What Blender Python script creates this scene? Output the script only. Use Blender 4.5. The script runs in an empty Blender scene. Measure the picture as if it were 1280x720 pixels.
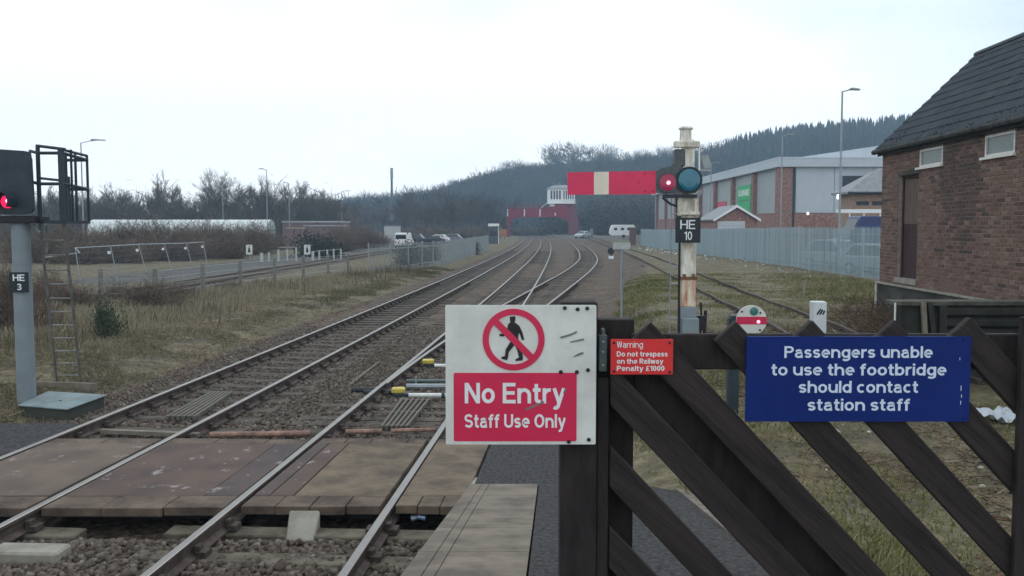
import bpy, bmesh, math, random
import numpy as np
from mathutils import Vector, Matrix
R = math.radians
random.seed(7)
rng = np.random.default_rng(11)
scn = bpy.context.scene
COL = scn.collection

# ------------------------------------------------------------------ camera, sky, sun, exposure
EYE = 2.65
FPX = 1150.0                                   # focal length in photo pixels (1280 wide)
PITCH = math.atan(76 / FPX)
cam = bpy.data.objects.new('camera', bpy.data.cameras.new('camera'))
COL.objects.link(cam)
cam.location = (0, 0, EYE)
cam.rotation_euler = (R(90) - PITCH, 0, 0)
cam.data.sensor_width = 36
cam.data.lens = 36 * FPX / 1280
cam.data.clip_start = 0.05
cam.data.clip_end = 4000
scn.camera = cam

SUN_EL, SUN_AZ = 42, 25                        # azimuth from straight ahead towards the right
world = bpy.data.worlds.new('World')
scn.world = world
world.use_nodes = True
nt = world.node_tree
for n in list(nt.nodes):
    nt.nodes.remove(n)
out = nt.nodes.new('ShaderNodeOutputWorld')
bg = nt.nodes.new('ShaderNodeBackground')
sky = nt.nodes.new('ShaderNodeTexSky')
sky.sky_type = 'NISHITA'
sky.sun_disc = False
sky.sun_elevation = R(SUN_EL)
sky.sun_rotation = R(SUN_AZ)
tc = nt.nodes.new('ShaderNodeTexCoord')
mp = nt.nodes.new('ShaderNodeMapping')
mp.inputs['Scale'].default_value = (1.0, 1.0, 2.6)
mp.inputs['Location'].default_value = (0.35, 0.1, 0.25)
ns = nt.nodes.new('ShaderNodeTexNoise')
ns.inputs['Scale'].default_value = 1.5
ns.inputs['Detail'].default_value = 5
ns.inputs['Roughness'].default_value = 0.5
cr = nt.nodes.new('ShaderNodeValToRGB')
cr.color_ramp.elements[0].position = 0.38
cr.color_ramp.elements[0].color = (0.62, 0.74, 0.86, 1)
cr.color_ramp.elements[1].position = 0.58
cr.color_ramp.elements[1].color = (1.0, 1.05, 1.09, 1)
sc_ = nt.nodes.new('ShaderNodeVectorMath')
sc_.operation = 'SCALE'
sc_.inputs['Scale'].default_value = 11.4          # cloud deck, in the sky's own bright units
mx = nt.nodes.new('ShaderNodeMix')
mx.data_type = 'RGBA'
mx.inputs['Factor'].default_value = 0.93
nt.links.new(tc.outputs['Generated'], mp.inputs['Vector'])
nt.links.new(mp.outputs['Vector'], ns.inputs['Vector'])
nt.links.new(ns.outputs['Fac'], cr.inputs['Fac'])
nt.links.new(cr.outputs['Color'], sc_.inputs[0])
nt.links.new(sky.outputs['Color'], mx.inputs['A'])
nt.links.new(sc_.outputs['Vector'], mx.inputs['B'])
nt.links.new(mx.outputs['Result'], bg.inputs['Color'])
bg.inputs['Strength'].default_value = 0.1
nt.links.new(bg.outputs['Background'], out.inputs['Surface'])

sun = bpy.data.objects.new('sun', bpy.data.lights.new('sun', 'SUN'))
COL.objects.link(sun)
sun.data.energy = 0.6
sun.data.angle = R(25)
sun.data.color = (1.0, 0.97, 0.93)
_d = Vector((math.sin(R(SUN_AZ)) * math.cos(R(SUN_EL)), math.cos(R(SUN_AZ)) * math.cos(R(SUN_EL)), math.sin(R(SUN_EL))))
sun.rotation_euler = _d.to_track_quat('Z', 'Y').to_euler()
scn.view_settings.view_transform = 'Standard'
scn.view_settings.look = 'None'
scn.view_settings.exposure = 0.28
scn.view_settings.gamma = 1.0

# ------------------------------------------------------------------ helpers
def ray(px, py):
    dx = (px - 640) / FPX
    dy = (360 - py) / FPX
    return np.array([dx, math.cos(PITCH) + dy * math.sin(PITCH), -math.sin(PITCH) + dy * math.cos(PITCH)])

def P(px, py, D):
    """Survey: the point seen at photo pixel (px, py) at distance D ahead."""
    d = ray(px, py)
    v = d * D / d[1]
    return Vector((v[0], v[1], v[2] + EYE))

def G(px, py, z=0.0):
    d = ray(px, py)
    t = (z - EYE) / d[2]
    return Vector((d[0] * t, d[1] * t, z))

class MB:
    """Collects vertices and faces, then links them as ONE mesh object."""
    def __init__(s):
        s.v = []; s.f = []; s.m = []; s.rnd = None
    def add(s, vs, fs, m=0):
        o = len(s.v)
        s.v.extend([tuple(v) for v in vs])
        s.f.extend([tuple(i + o for i in f) for f in fs])
        s.m.extend([m] * len(fs))
        return s
    def box(s, c, d, m=0, rz=0.0, mat=None):
        x, y, z = d[0] / 2, d[1] / 2, d[2] / 2
        vs = [Vector(q) for q in ((-x, -y, -z), (x, -y, -z), (x, y, -z), (-x, y, -z), (-x, -y, z), (x, -y, z), (x, y, z), (-x, y, z))]
        M = mat if mat is not None else Matrix.Rotation(rz, 3, 'Z')
        vs = [M @ q + Vector(c) for q in vs]
        return s.add(vs, [(0, 3, 2, 1), (4, 5, 6, 7), (0, 1, 5, 4), (1, 2, 6, 5), (2, 3, 7, 6), (3, 0, 4, 7)], m)
    def box2(s, a, b, m=0):
        return s.box([(a[i] + b[i]) / 2 for i in range(3)], [abs(b[i] - a[i]) for i in range(3)], m)
    def prism(s, poly, off, m=0):
        """poly: 3-D points of a planar outline; off: extrusion vector."""
        n = len(poly)
        a = [Vector(p) for p in poly]
        b = [p + Vector(off) for p in a]
        fs = [tuple(range(n))[::-1], tuple(range(n, 2 * n))]
        fs += [(i, (i + 1) % n, n + (i + 1) % n, n + i) for i in range(n)]
        return s.add(a + b, fs, m)
    def tube(s, pts, r, n=8, m=0, cap=True):
        pts = [Vector(p) for p in pts]
        rr = r if isinstance(r, (list, tuple)) else [r] * len(pts)
        rings = []
        ref = None
        for i, p in enumerate(pts):
            t = (pts[min(i + 1, len(pts) - 1)] - pts[max(i - 1, 0)]).normalized()
            if ref is None:
                ref = Vector((1, 0, 0)) if abs(t.x) < 0.8 else Vector((0, 1, 0))
            u = (ref - t * ref.dot(t)).normalized()
            w = t.cross(u)
            ref = u
            rings.append([p + u * (rr[i] * math.cos(2 * math.pi * k / n)) + w * (rr[i] * math.sin(2 * math.pi * k / n)) for k in range(n)])
        vs = [q for ring in rings for q in ring]
        fs = []
        for i in range(len(pts) - 1):
            for k in range(n):
                fs.append((i * n + k, i * n + (k + 1) % n, (i + 1) * n + (k + 1) % n, (i + 1) * n + k))
        if cap:
            fs.append(tuple(range(n))[::-1])
            fs.append(tuple(range((len(pts) - 1) * n, len(pts) * n)))
        return s.add(vs, fs, m)
    def lathe(s, prof, c, axis='Z', n=20, m=0):
        """prof: (radius, height) pairs along the axis from c."""
        vs = []
        for r, h in prof:
            for k in range(n):
                a = 2 * math.pi * k / n
                x, y = r * math.cos(a), r * math.sin(a)
                q = {'Z': (x, y, h), 'Y': (x, h, y), 'X': (h, x, y)}[axis]
                vs.append(Vector(q) + Vector(c))
        fs = []
        for i in range(len(prof) - 1):
            for k in range(n):
                fs.append((i * n + k, i * n + (k + 1) % n, (i + 1) * n + (k + 1) % n, (i + 1) * n + k))
        fs.append(tuple(range(n))[::-1])
        fs.append(tuple(range((len(prof) - 1) * n, len(prof) * n)))
        return s.add(vs, fs, m)
    def build(s, name, mats, parent=None, local=False, bevel=0.0, smooth=False):
        if not isinstance(mats, (list, tuple)):
            mats = [mats]
        off = Vector((0, 0, 0))
        if parent is not None and not local:
            q = parent
            while q is not None:
                off += q.location
                q = q.parent
        me = bpy.data.meshes.new(name)
        me.from_pydata([(v[0] - off.x, v[1] - off.y, v[2] - off.z) for v in s.v], [], s.f)
        for mt in mats:
            me.materials.append(mt)
        if len(mats) > 1:
            me.polygons.foreach_set('material_index', s.m)
        if s.rnd is not None:
            a = me.attributes.new('rnd', 'FLOAT', 'POINT')
            a.data.foreach_set('value', np.asarray(s.rnd, dtype=np.float32))
        bm = bmesh.new()
        bm.from_mesh(me)
        if len(s.f) < 20000:
            bmesh.ops.recalc_face_normals(bm, faces=bm.faces)
        if bevel:
            ed = [e for e in bm.edges if len(e.link_faces) == 2 and e.calc_face_angle(0) > 0.6]
            bmesh.ops.bevel(bm, geom=ed, offset=bevel, segments=1, affect='EDGES', clamp_overlap=True)
        bm.to_mesh(me)
        bm.free()
        if smooth:
            me.polygons.foreach_set('use_smooth', [True] * len(me.polygons))
        return link(name, me, parent)

def link(name, me, parent=None):
    o = bpy.data.objects.new(name, me)
    COL.objects.link(o)
    if parent is not None:
        o.parent = parent
    return o

def fast_mesh(name, V, F, mat, rnd=None, parent=None, nsides=4, local_off=None):
    """numpy mesh: V (n,3), F (m,nsides)."""
    me = bpy.data.meshes.new(name)
    V = np.asarray(V, dtype=np.float32)
    if local_off is not None:
        V = V - np.asarray(local_off, dtype=np.float32)
    F = np.asarray(F, dtype=np.int32)
    me.vertices.add(len(V))
    me.vertices.foreach_set('co', V.ravel())
    me.loops.add(F.size)
    me.loops.foreach_set('vertex_index', F.ravel())
    me.polygons.add(len(F))
    me.polygons.foreach_set('loop_start', np.arange(0, F.size, nsides, dtype=np.int32))
    me.polygons.foreach_set('loop_total', np.full(len(F), nsides, dtype=np.int32))
    if rnd is not None:
        a = me.attributes.new('rnd', 'FLOAT', 'POINT')
        a.data.foreach_set('value', np.asarray(rnd, dtype=np.float32))
    me.update(calc_edges=True)
    me.materials.append(mat)
    return link(name, me, parent)

def tag(o, label=None, cat=None, group=None, kind=None):
    if label: o['label'] = label
    if cat: o['category'] = cat
    if group: o['group'] = group
    if kind: o['kind'] = kind
    return o

def thing(name, label, cat, loc=(0, 0, 0), group=None, rz=0.0):
    o = bpy.data.objects.new(name, None)
    COL.objects.link(o)
    o.location = loc
    o.rotation_euler = (0, 0, rz)
    o.empty_display_size = 0.2
    return tag(o, label, cat, group)

def dup(root, loc, rz=0.0, scale=None, label=None, group=None):
    r = root.copy()
    COL.objects.link(r)
    r.location = loc
    r.rotation_euler = (0, 0, rz)
    if scale is not None:
        r.scale = scale
    if label: r['label'] = label
    if group: r['group'] = group
    def rec(a, b):
        for ch in list(a.children):
            c = ch.copy()
            COL.objects.link(c)
            c.parent = b
            rec(ch, c)
    rec(root, r)
    return r

# ------------------------------------------------------------------ materials
MATS = {}
def mat(name, col, rough=0.8, metal=0.0, var=0.12, scale=6.0, bump=0.0, col2=None, bscale=None, spec=0.3, streak=None, turn=0.0):
    """Plain surface: base colour broken by two noises, optional second colour (dirt, rust, lichen) and fine relief."""
    if name in MATS:
        return MATS[name]
    m = bpy.data.materials.new(name)
    m.use_nodes = True
    t = m.node_tree
    b = t.nodes['Principled BSDF']
    b.inputs['Roughness'].default_value = rough
    b.inputs['Metallic'].default_value = metal
    b.inputs['Specular IOR Level'].default_value = spec
    co = t.nodes.new('ShaderNodeTexCoord')
    vec = co.outputs['Object']
    if streak:
        mpn = t.nodes.new('ShaderNodeMapping')
        mpn.inputs['Scale'].default_value = streak
        t.links.new(vec, mpn.inputs['Vector'])
        vec = mpn.outputs['Vector']
        if turn:
            mp0 = t.nodes.new('ShaderNodeMapping')
            mp0.inputs['Rotation'].default_value = (0, R(turn), 0)
            t.links.new(co.outputs['Object'], mp0.inputs['Vector'])
            t.links.new(mp0.outputs['Vector'], mpn.inputs['Vector'])
    n1 = t.nodes.new('ShaderNodeTexNoise')
    n1.inputs['Scale'].default_value = scale
    n1.inputs['Detail'].default_value = 6
    n1.inputs['Roughness'].default_value = 0.65
    t.links.new(vec, n1.inputs['Vector'])
    r = t.nodes.new('ShaderNodeValToRGB')
    c2 = col2 or tuple(c * (1 - var) for c in col)
    lo = tuple(c * (1 - var) for c in (c2 if col2 else col))
    hi = tuple(min(1, c * (1 + var)) for c in col)
    r.color_ramp.elements[0].position = 0.36
    r.color_ramp.elements[0].color = (*lo, 1)
    r.color_ramp.elements[1].position = 0.62
    r.color_ramp.elements[1].color = (*hi, 1)
    t.links.new(n1.outputs['Fac'], r.inputs['Fac'])
    t.links.new(r.outputs['Color'], b.inputs['Base Color'])
    if bump:
        n2 = t.nodes.new('ShaderNodeTexNoise')
        n2.inputs['Scale'].default_value = bscale or scale * 6
        n2.inputs['Detail'].default_value = 4
        t.links.new(vec, n2.inputs['Vector'])
        bp = t.nodes.new('ShaderNodeBump')
        bp.inputs['Strength'].default_value = bump
        bp.inputs['Distance'].default_value = 0.02
        t.links.new(n2.outputs['Fac'], bp.inputs['Height'])
        t.links.new(bp.outputs['Normal'], b.inputs['Normal'])
    MATS[name] = m
    return m

def rmat(name, cols, rough=0.9, obj=False, trans=0.0):
    """Colour picked per piece: from the mesh attribute rnd, or per object."""
    m = bpy.data.materials.new(name)
    m.use_nodes = True
    t = m.node_tree
    b = t.nodes['Principled BSDF']
    b.inputs['Roughness'].default_value = rough
    b.inputs['Specular IOR Level'].default_value = 0.2
    if obj:
        s = t.nodes.new('ShaderNodeObjectInfo'); o = s.outputs['Random']
    else:
        s = t.nodes.new('ShaderNodeAttribute'); s.attribute_name = 'rnd'; o = s.outputs['Fac']
    r = t.nodes.new('ShaderNodeValToRGB')
    el = r.color_ramp.elements
    while len(el) < len(cols):
        el.new(0.5)
    for i, c in enumerate(cols):
        el[i].position = i / (len(cols) - 1)
        el[i].color = (*c, 1)
    t.links.new(o, r.inputs['Fac'])
    t.links.new(r.outputs['Color'], b.inputs['Base Color'])
    MATS[name] = m
    return m

def glow(name, col, strength, base=(0.05, 0.01, 0.01)):
    m = bpy.data.materials.new(name)
    m.use_nodes = True
    b = m.node_tree.nodes['Principled BSDF']
    b.inputs['Base Color'].default_value = (*base, 1)
    b.inputs['Emission Color'].default_value = (*col, 1)
    b.inputs['Emission Strength'].default_value = strength
    b.inputs['Roughness'].default_value = 0.2
    return m

def glass(name, col, rough=0.08):
    m = bpy.data.materials.new(name)
    m.use_nodes = True
    b = m.node_tree.nodes['Principled BSDF']
    b.inputs['Base Color'].default_value = (*col, 1)
    b.inputs['Roughness'].default_value = rough
    b.inputs['Specular IOR Level'].default_value = 0.6
    return m

M = dict(
    wood=mat('dark_fence_timber', (0.026, 0.0205, 0.0195), 0.8, var=0.2, scale=3, bump=0.35, bscale=22, streak=(4, 4, 1.0), spec=.2, col2=(0.019, 0.016, 0.016)),
    wood_diag=mat('dark_board_timber', (0.030, 0.0235, 0.022), 0.8, var=0.2, scale=3.2, bump=0.35, bscale=12, streak=(.7, 6, 9), spec=.2, col2=(0.0225, 0.0185, 0.018), turn=-43),
    wood_grey=mat('weathered_timber', (0.16, 0.14, 0.11), 0.9, var=0.3, scale=4, bump=0.3),
    sign_white=mat('white_sign_enamel', (0.62, 0.63, 0.59), 0.35, var=0.05, scale=5, col2=(0.56, 0.56, 0.52)),
    sign_red=mat('crimson_sign_paint', (0.56, 0.022, 0.075), 0.35, var=0.06, scale=4),
    sign_red2=mat('red_warning_paint', (0.60, 0.030, 0.030), 0.35, var=0.08, scale=8),
    sign_blue=mat('blue_sign_paint', (0.0055, 0.020, 0.135), 0.5, var=0.1, scale=4, spec=.12),
    letter_white=mat('white_lettering', (0.70, 0.72, 0.72), 0.4, var=0.03),
    letter_pale=mat('pale_blue_white_lettering', (0.58, 0.66, 0.78), 0.4, var=0.03),
    black=mat('black_paint', (0.014, 0.014, 0.016), 0.5, var=0.2),
    black_plate=mat('black_number_plate', (0.014, 0.022, 0.028), 0.4, var=0.15),
    dark_steel=mat('dark_blue_grey_steel', (0.026, 0.037, 0.049), 0.55, var=0.2, scale=4),
    galv=mat('galvanised_steel', (0.27, 0.30, 0.31), 0.5, 0.35, var=0.12, scale=5),
    ladder=mat('dull_brown_grey_steel', (0.21, 0.205, 0.195), 0.7, 0.2, var=0.25, scale=5),
    post_grey=mat('grey_painted_steel', (0.19, 0.225, 0.245), 0.55, var=0.1, scale=3),
    pale_cover=mat('pale_grey_cover', (0.165, 0.215, 0.225), 0.7, var=0.1, scale=3, col2=(0.125, 0.155, 0.155)),
    railtop=mat('worn_rail_steel', (0.235, 0.222, 0.205), 0.45, 0.7, var=0.08, scale=2),
    railweb=mat('rusty_rail_side', (0.070, 0.052, 0.044), 0.85, var=0.35, scale=8),
    rust_rail=mat('rusted_siding_rail', (0.085, 0.062, 0.05), 0.85, var=0.3, scale=4),
    chair=mat('rusty_rail_fastening', (0.06, 0.048, 0.04), 0.9, var=0.4, scale=20),
    sleeper=mat('weathered_sleeper_timber', (0.082, 0.069, 0.056), 0.95, var=0.35, scale=3, bump=0.5, bscale=25, col2=(0.052, 0.045, 0.037)),
    deck_tan=mat('tan_crossing_board', (0.135, 0.102, 0.069), 0.9, var=0.25, scale=2.2, bump=0.25, bscale=30, col2=(0.10, 0.078, 0.055)),
    deck_brown=mat('brown_crossing_plank', (0.105, 0.077, 0.057), 0.9, var=0.28, scale=2.5, bump=0.3, bscale=28, col2=(0.068, 0.05, 0.039)),
    concrete=mat('weathered_concrete', (0.24, 0.225, 0.185), 0.92, var=0.2, scale=4, bump=0.3),
    slab=mat('platform_coping_slab', (0.165, 0.138, 0.108), 0.92, var=0.2, scale=2.5, bump=0.2, col2=(0.125, 0.105, 0.083)),
    asphalt=mat('worn_asphalt', (0.058, 0.056, 0.056), 0.97, var=0.34, scale=28, bump=0.25, bscale=45, col2=(0.036, 0.036, 0.036), spec=.08),
    yellow=mat('yellow_plastic_cover', (0.52, 0.40, 0.07), 0.5, var=0.15, scale=14),
    white_rod=mat('white_painted_rod', (0.66, 0.66, 0.62), 0.5, var=0.12, scale=12),
    grate=mat('grey_brown_grating', (0.115, 0.105, 0.085), 0.85, var=0.2, scale=10),
    pink_pipe=mat('faded_orange_pipe', (0.29, 0.165, 0.125), 0.8, var=0.25, scale=7, col2=(0.16, 0.115, 0.09)),
    sem_white=mat('flaking_white_paint', (0.66, 0.645, 0.57), 0.6, var=0.10, scale=5, col2=(0.43, 0.38, 0.29), streak=(3, 3, 1)),
    sem_red=mat('semaphore_red', (0.60, 0.035, 0.10), 0.4, var=0.06, scale=5),
    sem_cream=mat('semaphore_white_band', (0.66, 0.60, 0.50), 0.5, var=0.06),
    rust=mat('rust_band', (0.16, 0.085, 0.05), 0.9, var=0.4, scale=15),
    rust_stain=mat('rust_stained_white_paint', (0.60, 0.52, 0.40), 0.7, var=0.1, scale=7, col2=(0.40, 0.15, 0.08), streak=(3, 3, 0.6)),
    spect=mat('dark_grey_casting', (0.08, 0.092, 0.10), 0.6, var=0.2, scale=10),
    mortar=mat('mortar', (0.29, 0.245, 0.22), 0.95, var=0.2, scale=8, bump=0.3),
    render=mat('grey_green_render', (0.062, 0.060, 0.049), 0.95, var=0.3, scale=1.6, bump=0.3, col2=(0.036, 0.037, 0.031)),
    door_old=mat('weathered_door_timber', (0.115, 0.082, 0.062), 0.85, var=0.2, scale=3, streak=(6, 6, 0.7)),
    door_low=mat('dark_red_brown_door', (0.045, 0.022, 0.022), 0.8, var=0.2, scale=3, streak=(6, 6, 0.7)),
    frame_white=mat('white_window_frame', (0.62, 0.60, 0.56), 0.6, var=0.1),
    frosted=mat('frosted_window_pane', (0.155, 0.19, 0.18), 0.3, var=0.12, scale=9),
    stain=mat('black_damp_stain', (0.03, 0.03, 0.028), 0.95),
    gutter=mat('mossy_dark_gutter', (0.035, 0.038, 0.034), 0.9, var=0.5, scale=6, bump=0.5, bscale=30),
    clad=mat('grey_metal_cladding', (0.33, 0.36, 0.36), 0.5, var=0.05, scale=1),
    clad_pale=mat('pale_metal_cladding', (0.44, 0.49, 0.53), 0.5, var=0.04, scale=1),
    clad_roof=mat('pale_metal_roof', (0.50, 0.55, 0.60), 0.5, var=0.04, scale=0.5),
    pier=mat('red_brown_pier_brick', (0.255, 0.145, 0.122), 0.9, var=0.35, scale=4),
    white_paint=mat('white_paint', (0.78, 0.79, 0.78), 0.45, var=0.04),
    grey_tile=mat('grey_roof_tile', (0.24, 0.25, 0.26), 0.85, var=0.12, scale=3),
    tan_brick=mat('tan_brick', (0.30, 0.21, 0.16), 0.9, var=0.2, scale=6),
    palis=mat('galvanised_palisade', (0.27, 0.335, 0.355), 0.55, 0.2, var=0.22, scale=2, streak=(.5, 2.5, .05)),
    maroon=mat('maroon_painted_steel', (0.24, 0.016, 0.045), 0.6, var=0.15, scale=1),
    maroon_brick=mat('maroon_brick', (0.16, 0.05, 0.065), 0.85, var=0.2, scale=2),
    green_sign=mat('green_banner', (0.02, 0.40, 0.13), 0.5, var=0.05),
    red_banner=mat('red_banner', (0.55, 0.05, 0.10), 0.5, var=0.05),
    bark=mat('grey_bark', (0.085, 0.075, 0.065), 0.95, var=0.3, scale=3),
    lens_blue=glass('blue_green_lens', (0.012, 0.13, 0.19), 0.15),
    lens_green=glass('green_lens', (0.02, 0.16, 0.14), 0.2),
    lens_red=glow('red_lens', (0.9, 0.02, 0.14), 0.06, (0.22, 0.012, 0.05)),
    red_lit=glow('lit_red_lamp', (1.0, 0.04, 0.16), 2.2),
    pink_lit=glow('lit_pink_lamp', (1.0, 0.35, 0.55), 2.5),
    lens_red_lit=glow('bright_red_lens', (1.0, 0.02, 0.12), 0.9, (0.30, 0.01, 0.05)),
    white_lit=glow('lit_white_lamp', (1, 0.98, 0.92), 1.5, (0.8, 0.8, 0.8)),
    car_silver=mat('silver_car_paint', (0.40, 0.43, 0.46), 0.28, 0.4, var=0.03),
    car_white=mat('white_car_paint', (0.75, 0.76, 0.76), 0.3, var=0.03),
    car_dark=mat('dark_car_paint', (0.03, 0.035, 0.045), 0.3, var=0.05),
    car_blue=mat('dark_blue_van_paint', (0.02, 0.035, 0.12), 0.3, var=0.05),
    car_grey=mat('grey_car_paint', (0.15, 0.16, 0.18), 0.3, var=0.05),
    car_glass=glass('dark_car_glass', (0.02, 0.025, 0.03), 0.08),
    tyre=mat('tyre_rubber', (0.02, 0.02, 0.02), 0.9),
    polythene=mat('white_polythene_cover', (0.62, 0.66, 0.64), 0.5, var=0.06, scale=1),
    poly_end=mat('grey_green_polytunnel_end', (0.30, 0.38, 0.36), 0.6, var=0.08),
    shed=mat('brown_shed_boarding', (0.16, 0.105, 0.095), 0.85, var=0.2, scale=1),
    shed_roof=mat('pale_shed_eave', (0.33, 0.33, 0.34), 0.8, var=0.1),
    orange=mat('orange_brown_plant', (0.36, 0.16, 0.06), 0.7, var=0.2),
    buffer_green=mat('dark_weathered_steel', (0.027, 0.027, 0.023), 0.75, var=0.35, scale=5),
    brown_box=mat('brown_stone_pillar', (0.14, 0.085, 0.08), 0.9, var=0.2, scale=3),
)
BRICK_TONES = [(0.098, 0.062, 0.050), (0.138, 0.083, 0.064), (0.165, 0.100, 0.077), (0.145, 0.090, 0.073), (0.20, 0.14, 0.105)]
M['brick_obj'] = rmat('old_red_brick', BRICK_TONES, obj=True)
M['brick_rnd'] = rmat('old_red_brick_far', BRICK_TONES)
M['brick_damp'] = rmat('damp_black_brick', [(0.062, 0.046, 0.040), (0.085, 0.058, 0.048), (0.115, 0.075, 0.060)], obj=True)
M['brick_damp_rnd'] = rmat('damp_black_brick_far', [(0.062, 0.046, 0.040), (0.085, 0.058, 0.048), (0.115, 0.075, 0.060)])
M['tile_obj'] = rmat('dark_slate_tile', [(0.036, 0.044, 0.054), (0.050, 0.060, 0.072), (0.042, 0.050, 0.058), (0.060, 0.068, 0.078)], rough=0.75, obj=True)
M['stone'] = rmat('ballast_stone', [(0.054, 0.043, 0.035), (0.098, 0.079, 0.063), (0.135, 0.109, 0.086), (0.088, 0.066, 0.053), (0.20, 0.175, 0.145)], 0.95)
M['straw'] = rmat('dry_grass_blade', [(0.085, 0.082, 0.045), (0.135, 0.125, 0.070), (0.21, 0.185, 0.115), (0.33, 0.29, 0.20), (0.24, 0.21, 0.14)], 0.9)
M['moss'] = rmat('short_mossy_grass', [(0.085, 0.098, 0.026), (0.14, 0.142, 0.042), (0.19, 0.178, 0.078), (0.24, 0.21, 0.12), (0.27, 0.23, 0.155)], 0.9)
M['twig'] = rmat('bare_twig', [(0.055, 0.045, 0.038), (0.09, 0.072, 0.06), (0.13, 0.105, 0.085), (0.075, 0.06, 0.05)], 0.95)
M['twig_far'] = rmat('bare_woodland_twig', [(0.020, 0.026, 0.022), (0.048, 0.046, 0.038), (0.085, 0.075, 0.060), (0.025, 0.036, 0.028)], 0.95)
M['conifer'] = rmat('dark_conifer', [(0.008, 0.014, 0.011), (0.016, 0.024, 0.018), (0.024, 0.034, 0.024)], 0.95)
M['leaf'] = rmat('evergreen_leaf', [(0.022, 0.036, 0.022), (0.04, 0.062, 0.034), (0.065, 0.09, 0.045)], 0.7)
M['leaf_dull'] = rmat('dull_dark_leaf', [(0.02, 0.026, 0.02), (0.035, 0.042, 0.03), (0.055, 0.06, 0.042)], 0.85)
M['litterbits'] = rmat('pale_litter', [(0.35, 0.33, 0.3), (0.6, 0.6, 0.58), (0.45, 0.42, 0.38)], 0.9)
M['leafmould'] = rmat('dead_leaves_and_stems', [(0.05, 0.036, 0.026), (0.10, 0.075, 0.05), (0.16, 0.125, 0.085), (0.15, 0.07, 0.045), (0.26, 0.23, 0.18)], 0.95)

# worn deck plate: red-brown paint rubbed through, with chalky scuffs of its own
def plate_mat(name, a, b, scuff):
    m = bpy.data.materials.new(name)
    m.use_nodes = True
    t = m.node_tree
    bs = t.nodes['Principled BSDF']
    bs.inputs['Roughness'].default_value = 0.85
    co = t.nodes.new('ShaderNodeTexCoord')
    n1 = t.nodes.new('ShaderNodeTexNoise'); n1.inputs['Scale'].default_value = 1.6; n1.inputs['Detail'].default_value = 6
    r1 = t.nodes.new('ShaderNodeValToRGB')
    r1.color_ramp.elements[0].position = 0.35; r1.color_ramp.elements[0].color = (*a, 1)
    r1.color_ramp.elements[1].position = 0.62; r1.color_ramp.elements[1].color = (*b, 1)
    n2 = t.nodes.new('ShaderNodeTexNoise'); n2.inputs['Scale'].default_value = 3.1; n2.inputs['Detail'].default_value = 9; n2.inputs['Roughness'].default_value = 0.72
    r2 = t.nodes.new('ShaderNodeValToRGB')
    r2.color_ramp.elements[0].position = 0.585; r2.color_ramp.elements[0].color = (0, 0, 0, 1)
    r2.color_ramp.elements[1].position = 0.70; r2.color_ramp.elements[1].color = (scuff, scuff, scuff, 1)
    mpn = t.nodes.new('ShaderNodeMapping'); mpn.inputs['Scale'].default_value = (1.5, 1.0, 1); mpn.inputs['Location'].default_value = (3.3, 1.2, 0)
    mx_ = t.nodes.new('ShaderNodeMix'); mx_.data_type = 'RGBA'
    mx_.inputs['B'].default_value = (0.42, 0.36, 0.36, 1)
    t.links.new(co.outputs['Object'], n1.inputs['Vector'])
    t.links.new(co.outputs['Object'], mpn.inputs['Vector'])
    t.links.new(mpn.outputs['Vector'], n2.inputs['Vector'])
    t.links.new(n1.outputs['Fac'], r1.inputs['Fac'])
    t.links.new(n2.outputs['Fac'], r2.inputs['Fac'])
    t.links.new(r2.outputs['Color'], mx_.inputs['Factor'])
    t.links.new(r1.outputs['Color'], mx_.inputs['A'])
    t.links.new(mx_.outputs['Result'], bs.inputs['Base Color'])
    n3 = t.nodes.new('ShaderNodeTexNoise'); n3.inputs['Scale'].default_value = 60
    bp = t.nodes.new('ShaderNodeBump'); bp.inputs['Strength'].default_value = 0.2; bp.inputs['Distance'].default_value = 0.01
    t.links.new(co.outputs['Object'], n3.inputs['Vector'])
    t.links.new(n3.outputs['Fac'], bp.inputs['Height'])
    t.links.new(bp.outputs['Normal'], bs.inputs['Normal'])
    return m
M['plate_red'] = plate_mat('red_brown_deck_plate', (0.050, 0.031, 0.023), (0.092, 0.056, 0.040), 0.8)
M['plate_light'] = plate_mat('faded_red_deck_plate', (0.072, 0.050, 0.036), (0.118, 0.084, 0.060), 0.55)
M['plate_dark'] = plate_mat('dark_deck_plate', (0.040, 0.029, 0.026), (0.070, 0.046, 0.039), 0.8)

# ------------------------------------------------------------------ track alignments (plan)
def T1(y): return -1.342e-4 * y * y + 0.0734 * y - 5.899
def T2(y): return T1(y) + 3.35
_T3 = ([0, 14, 20, 28, 40, 58, 75, 95, 120, 160, 300], [0, 0, .15, .58, 1.53, 3.0, 4.0, 4.5, 4.75, 4.9, 5.0])
def smooth_interp(xs, ys):
    xs = np.array(xs, float); ys = np.array(ys, float)
    m = np.gradient(ys, xs)
    def f(x):
        x = np.asarray(x, float)
        i = np.clip(np.searchsorted(xs, x) - 1, 0, len(xs) - 2)
        h = xs[i + 1] - xs[i]
        t = np.clip((x - xs[i]) / h, 0, 1)
        return ys[i] * (2*t**3 - 3*t**2 + 1) + m[i] * h * (t**3 - 2*t**2 + t) + ys[i+1] * (-2*t**3 + 3*t**2) + m[i+1] * h * (t**3 - t**2)
    return f
D3 = smooth_interp(*_T3)
def T3(y): return T2(y) + D3(y)
SID = smooth_interp([0, 10, 27, 46, 94, 130, 173, 230], [5.1, 6.0, 7.2, 8.55, 12.2, 14.0, 15.1, 15.6])
T0 = smooth_interp([0, 15, 30, 46, 75, 111, 200, 300], [-16.3, -16.0, -15.6, -15.3, -14.4, -13.2, -10.5, -9.0])
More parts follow.
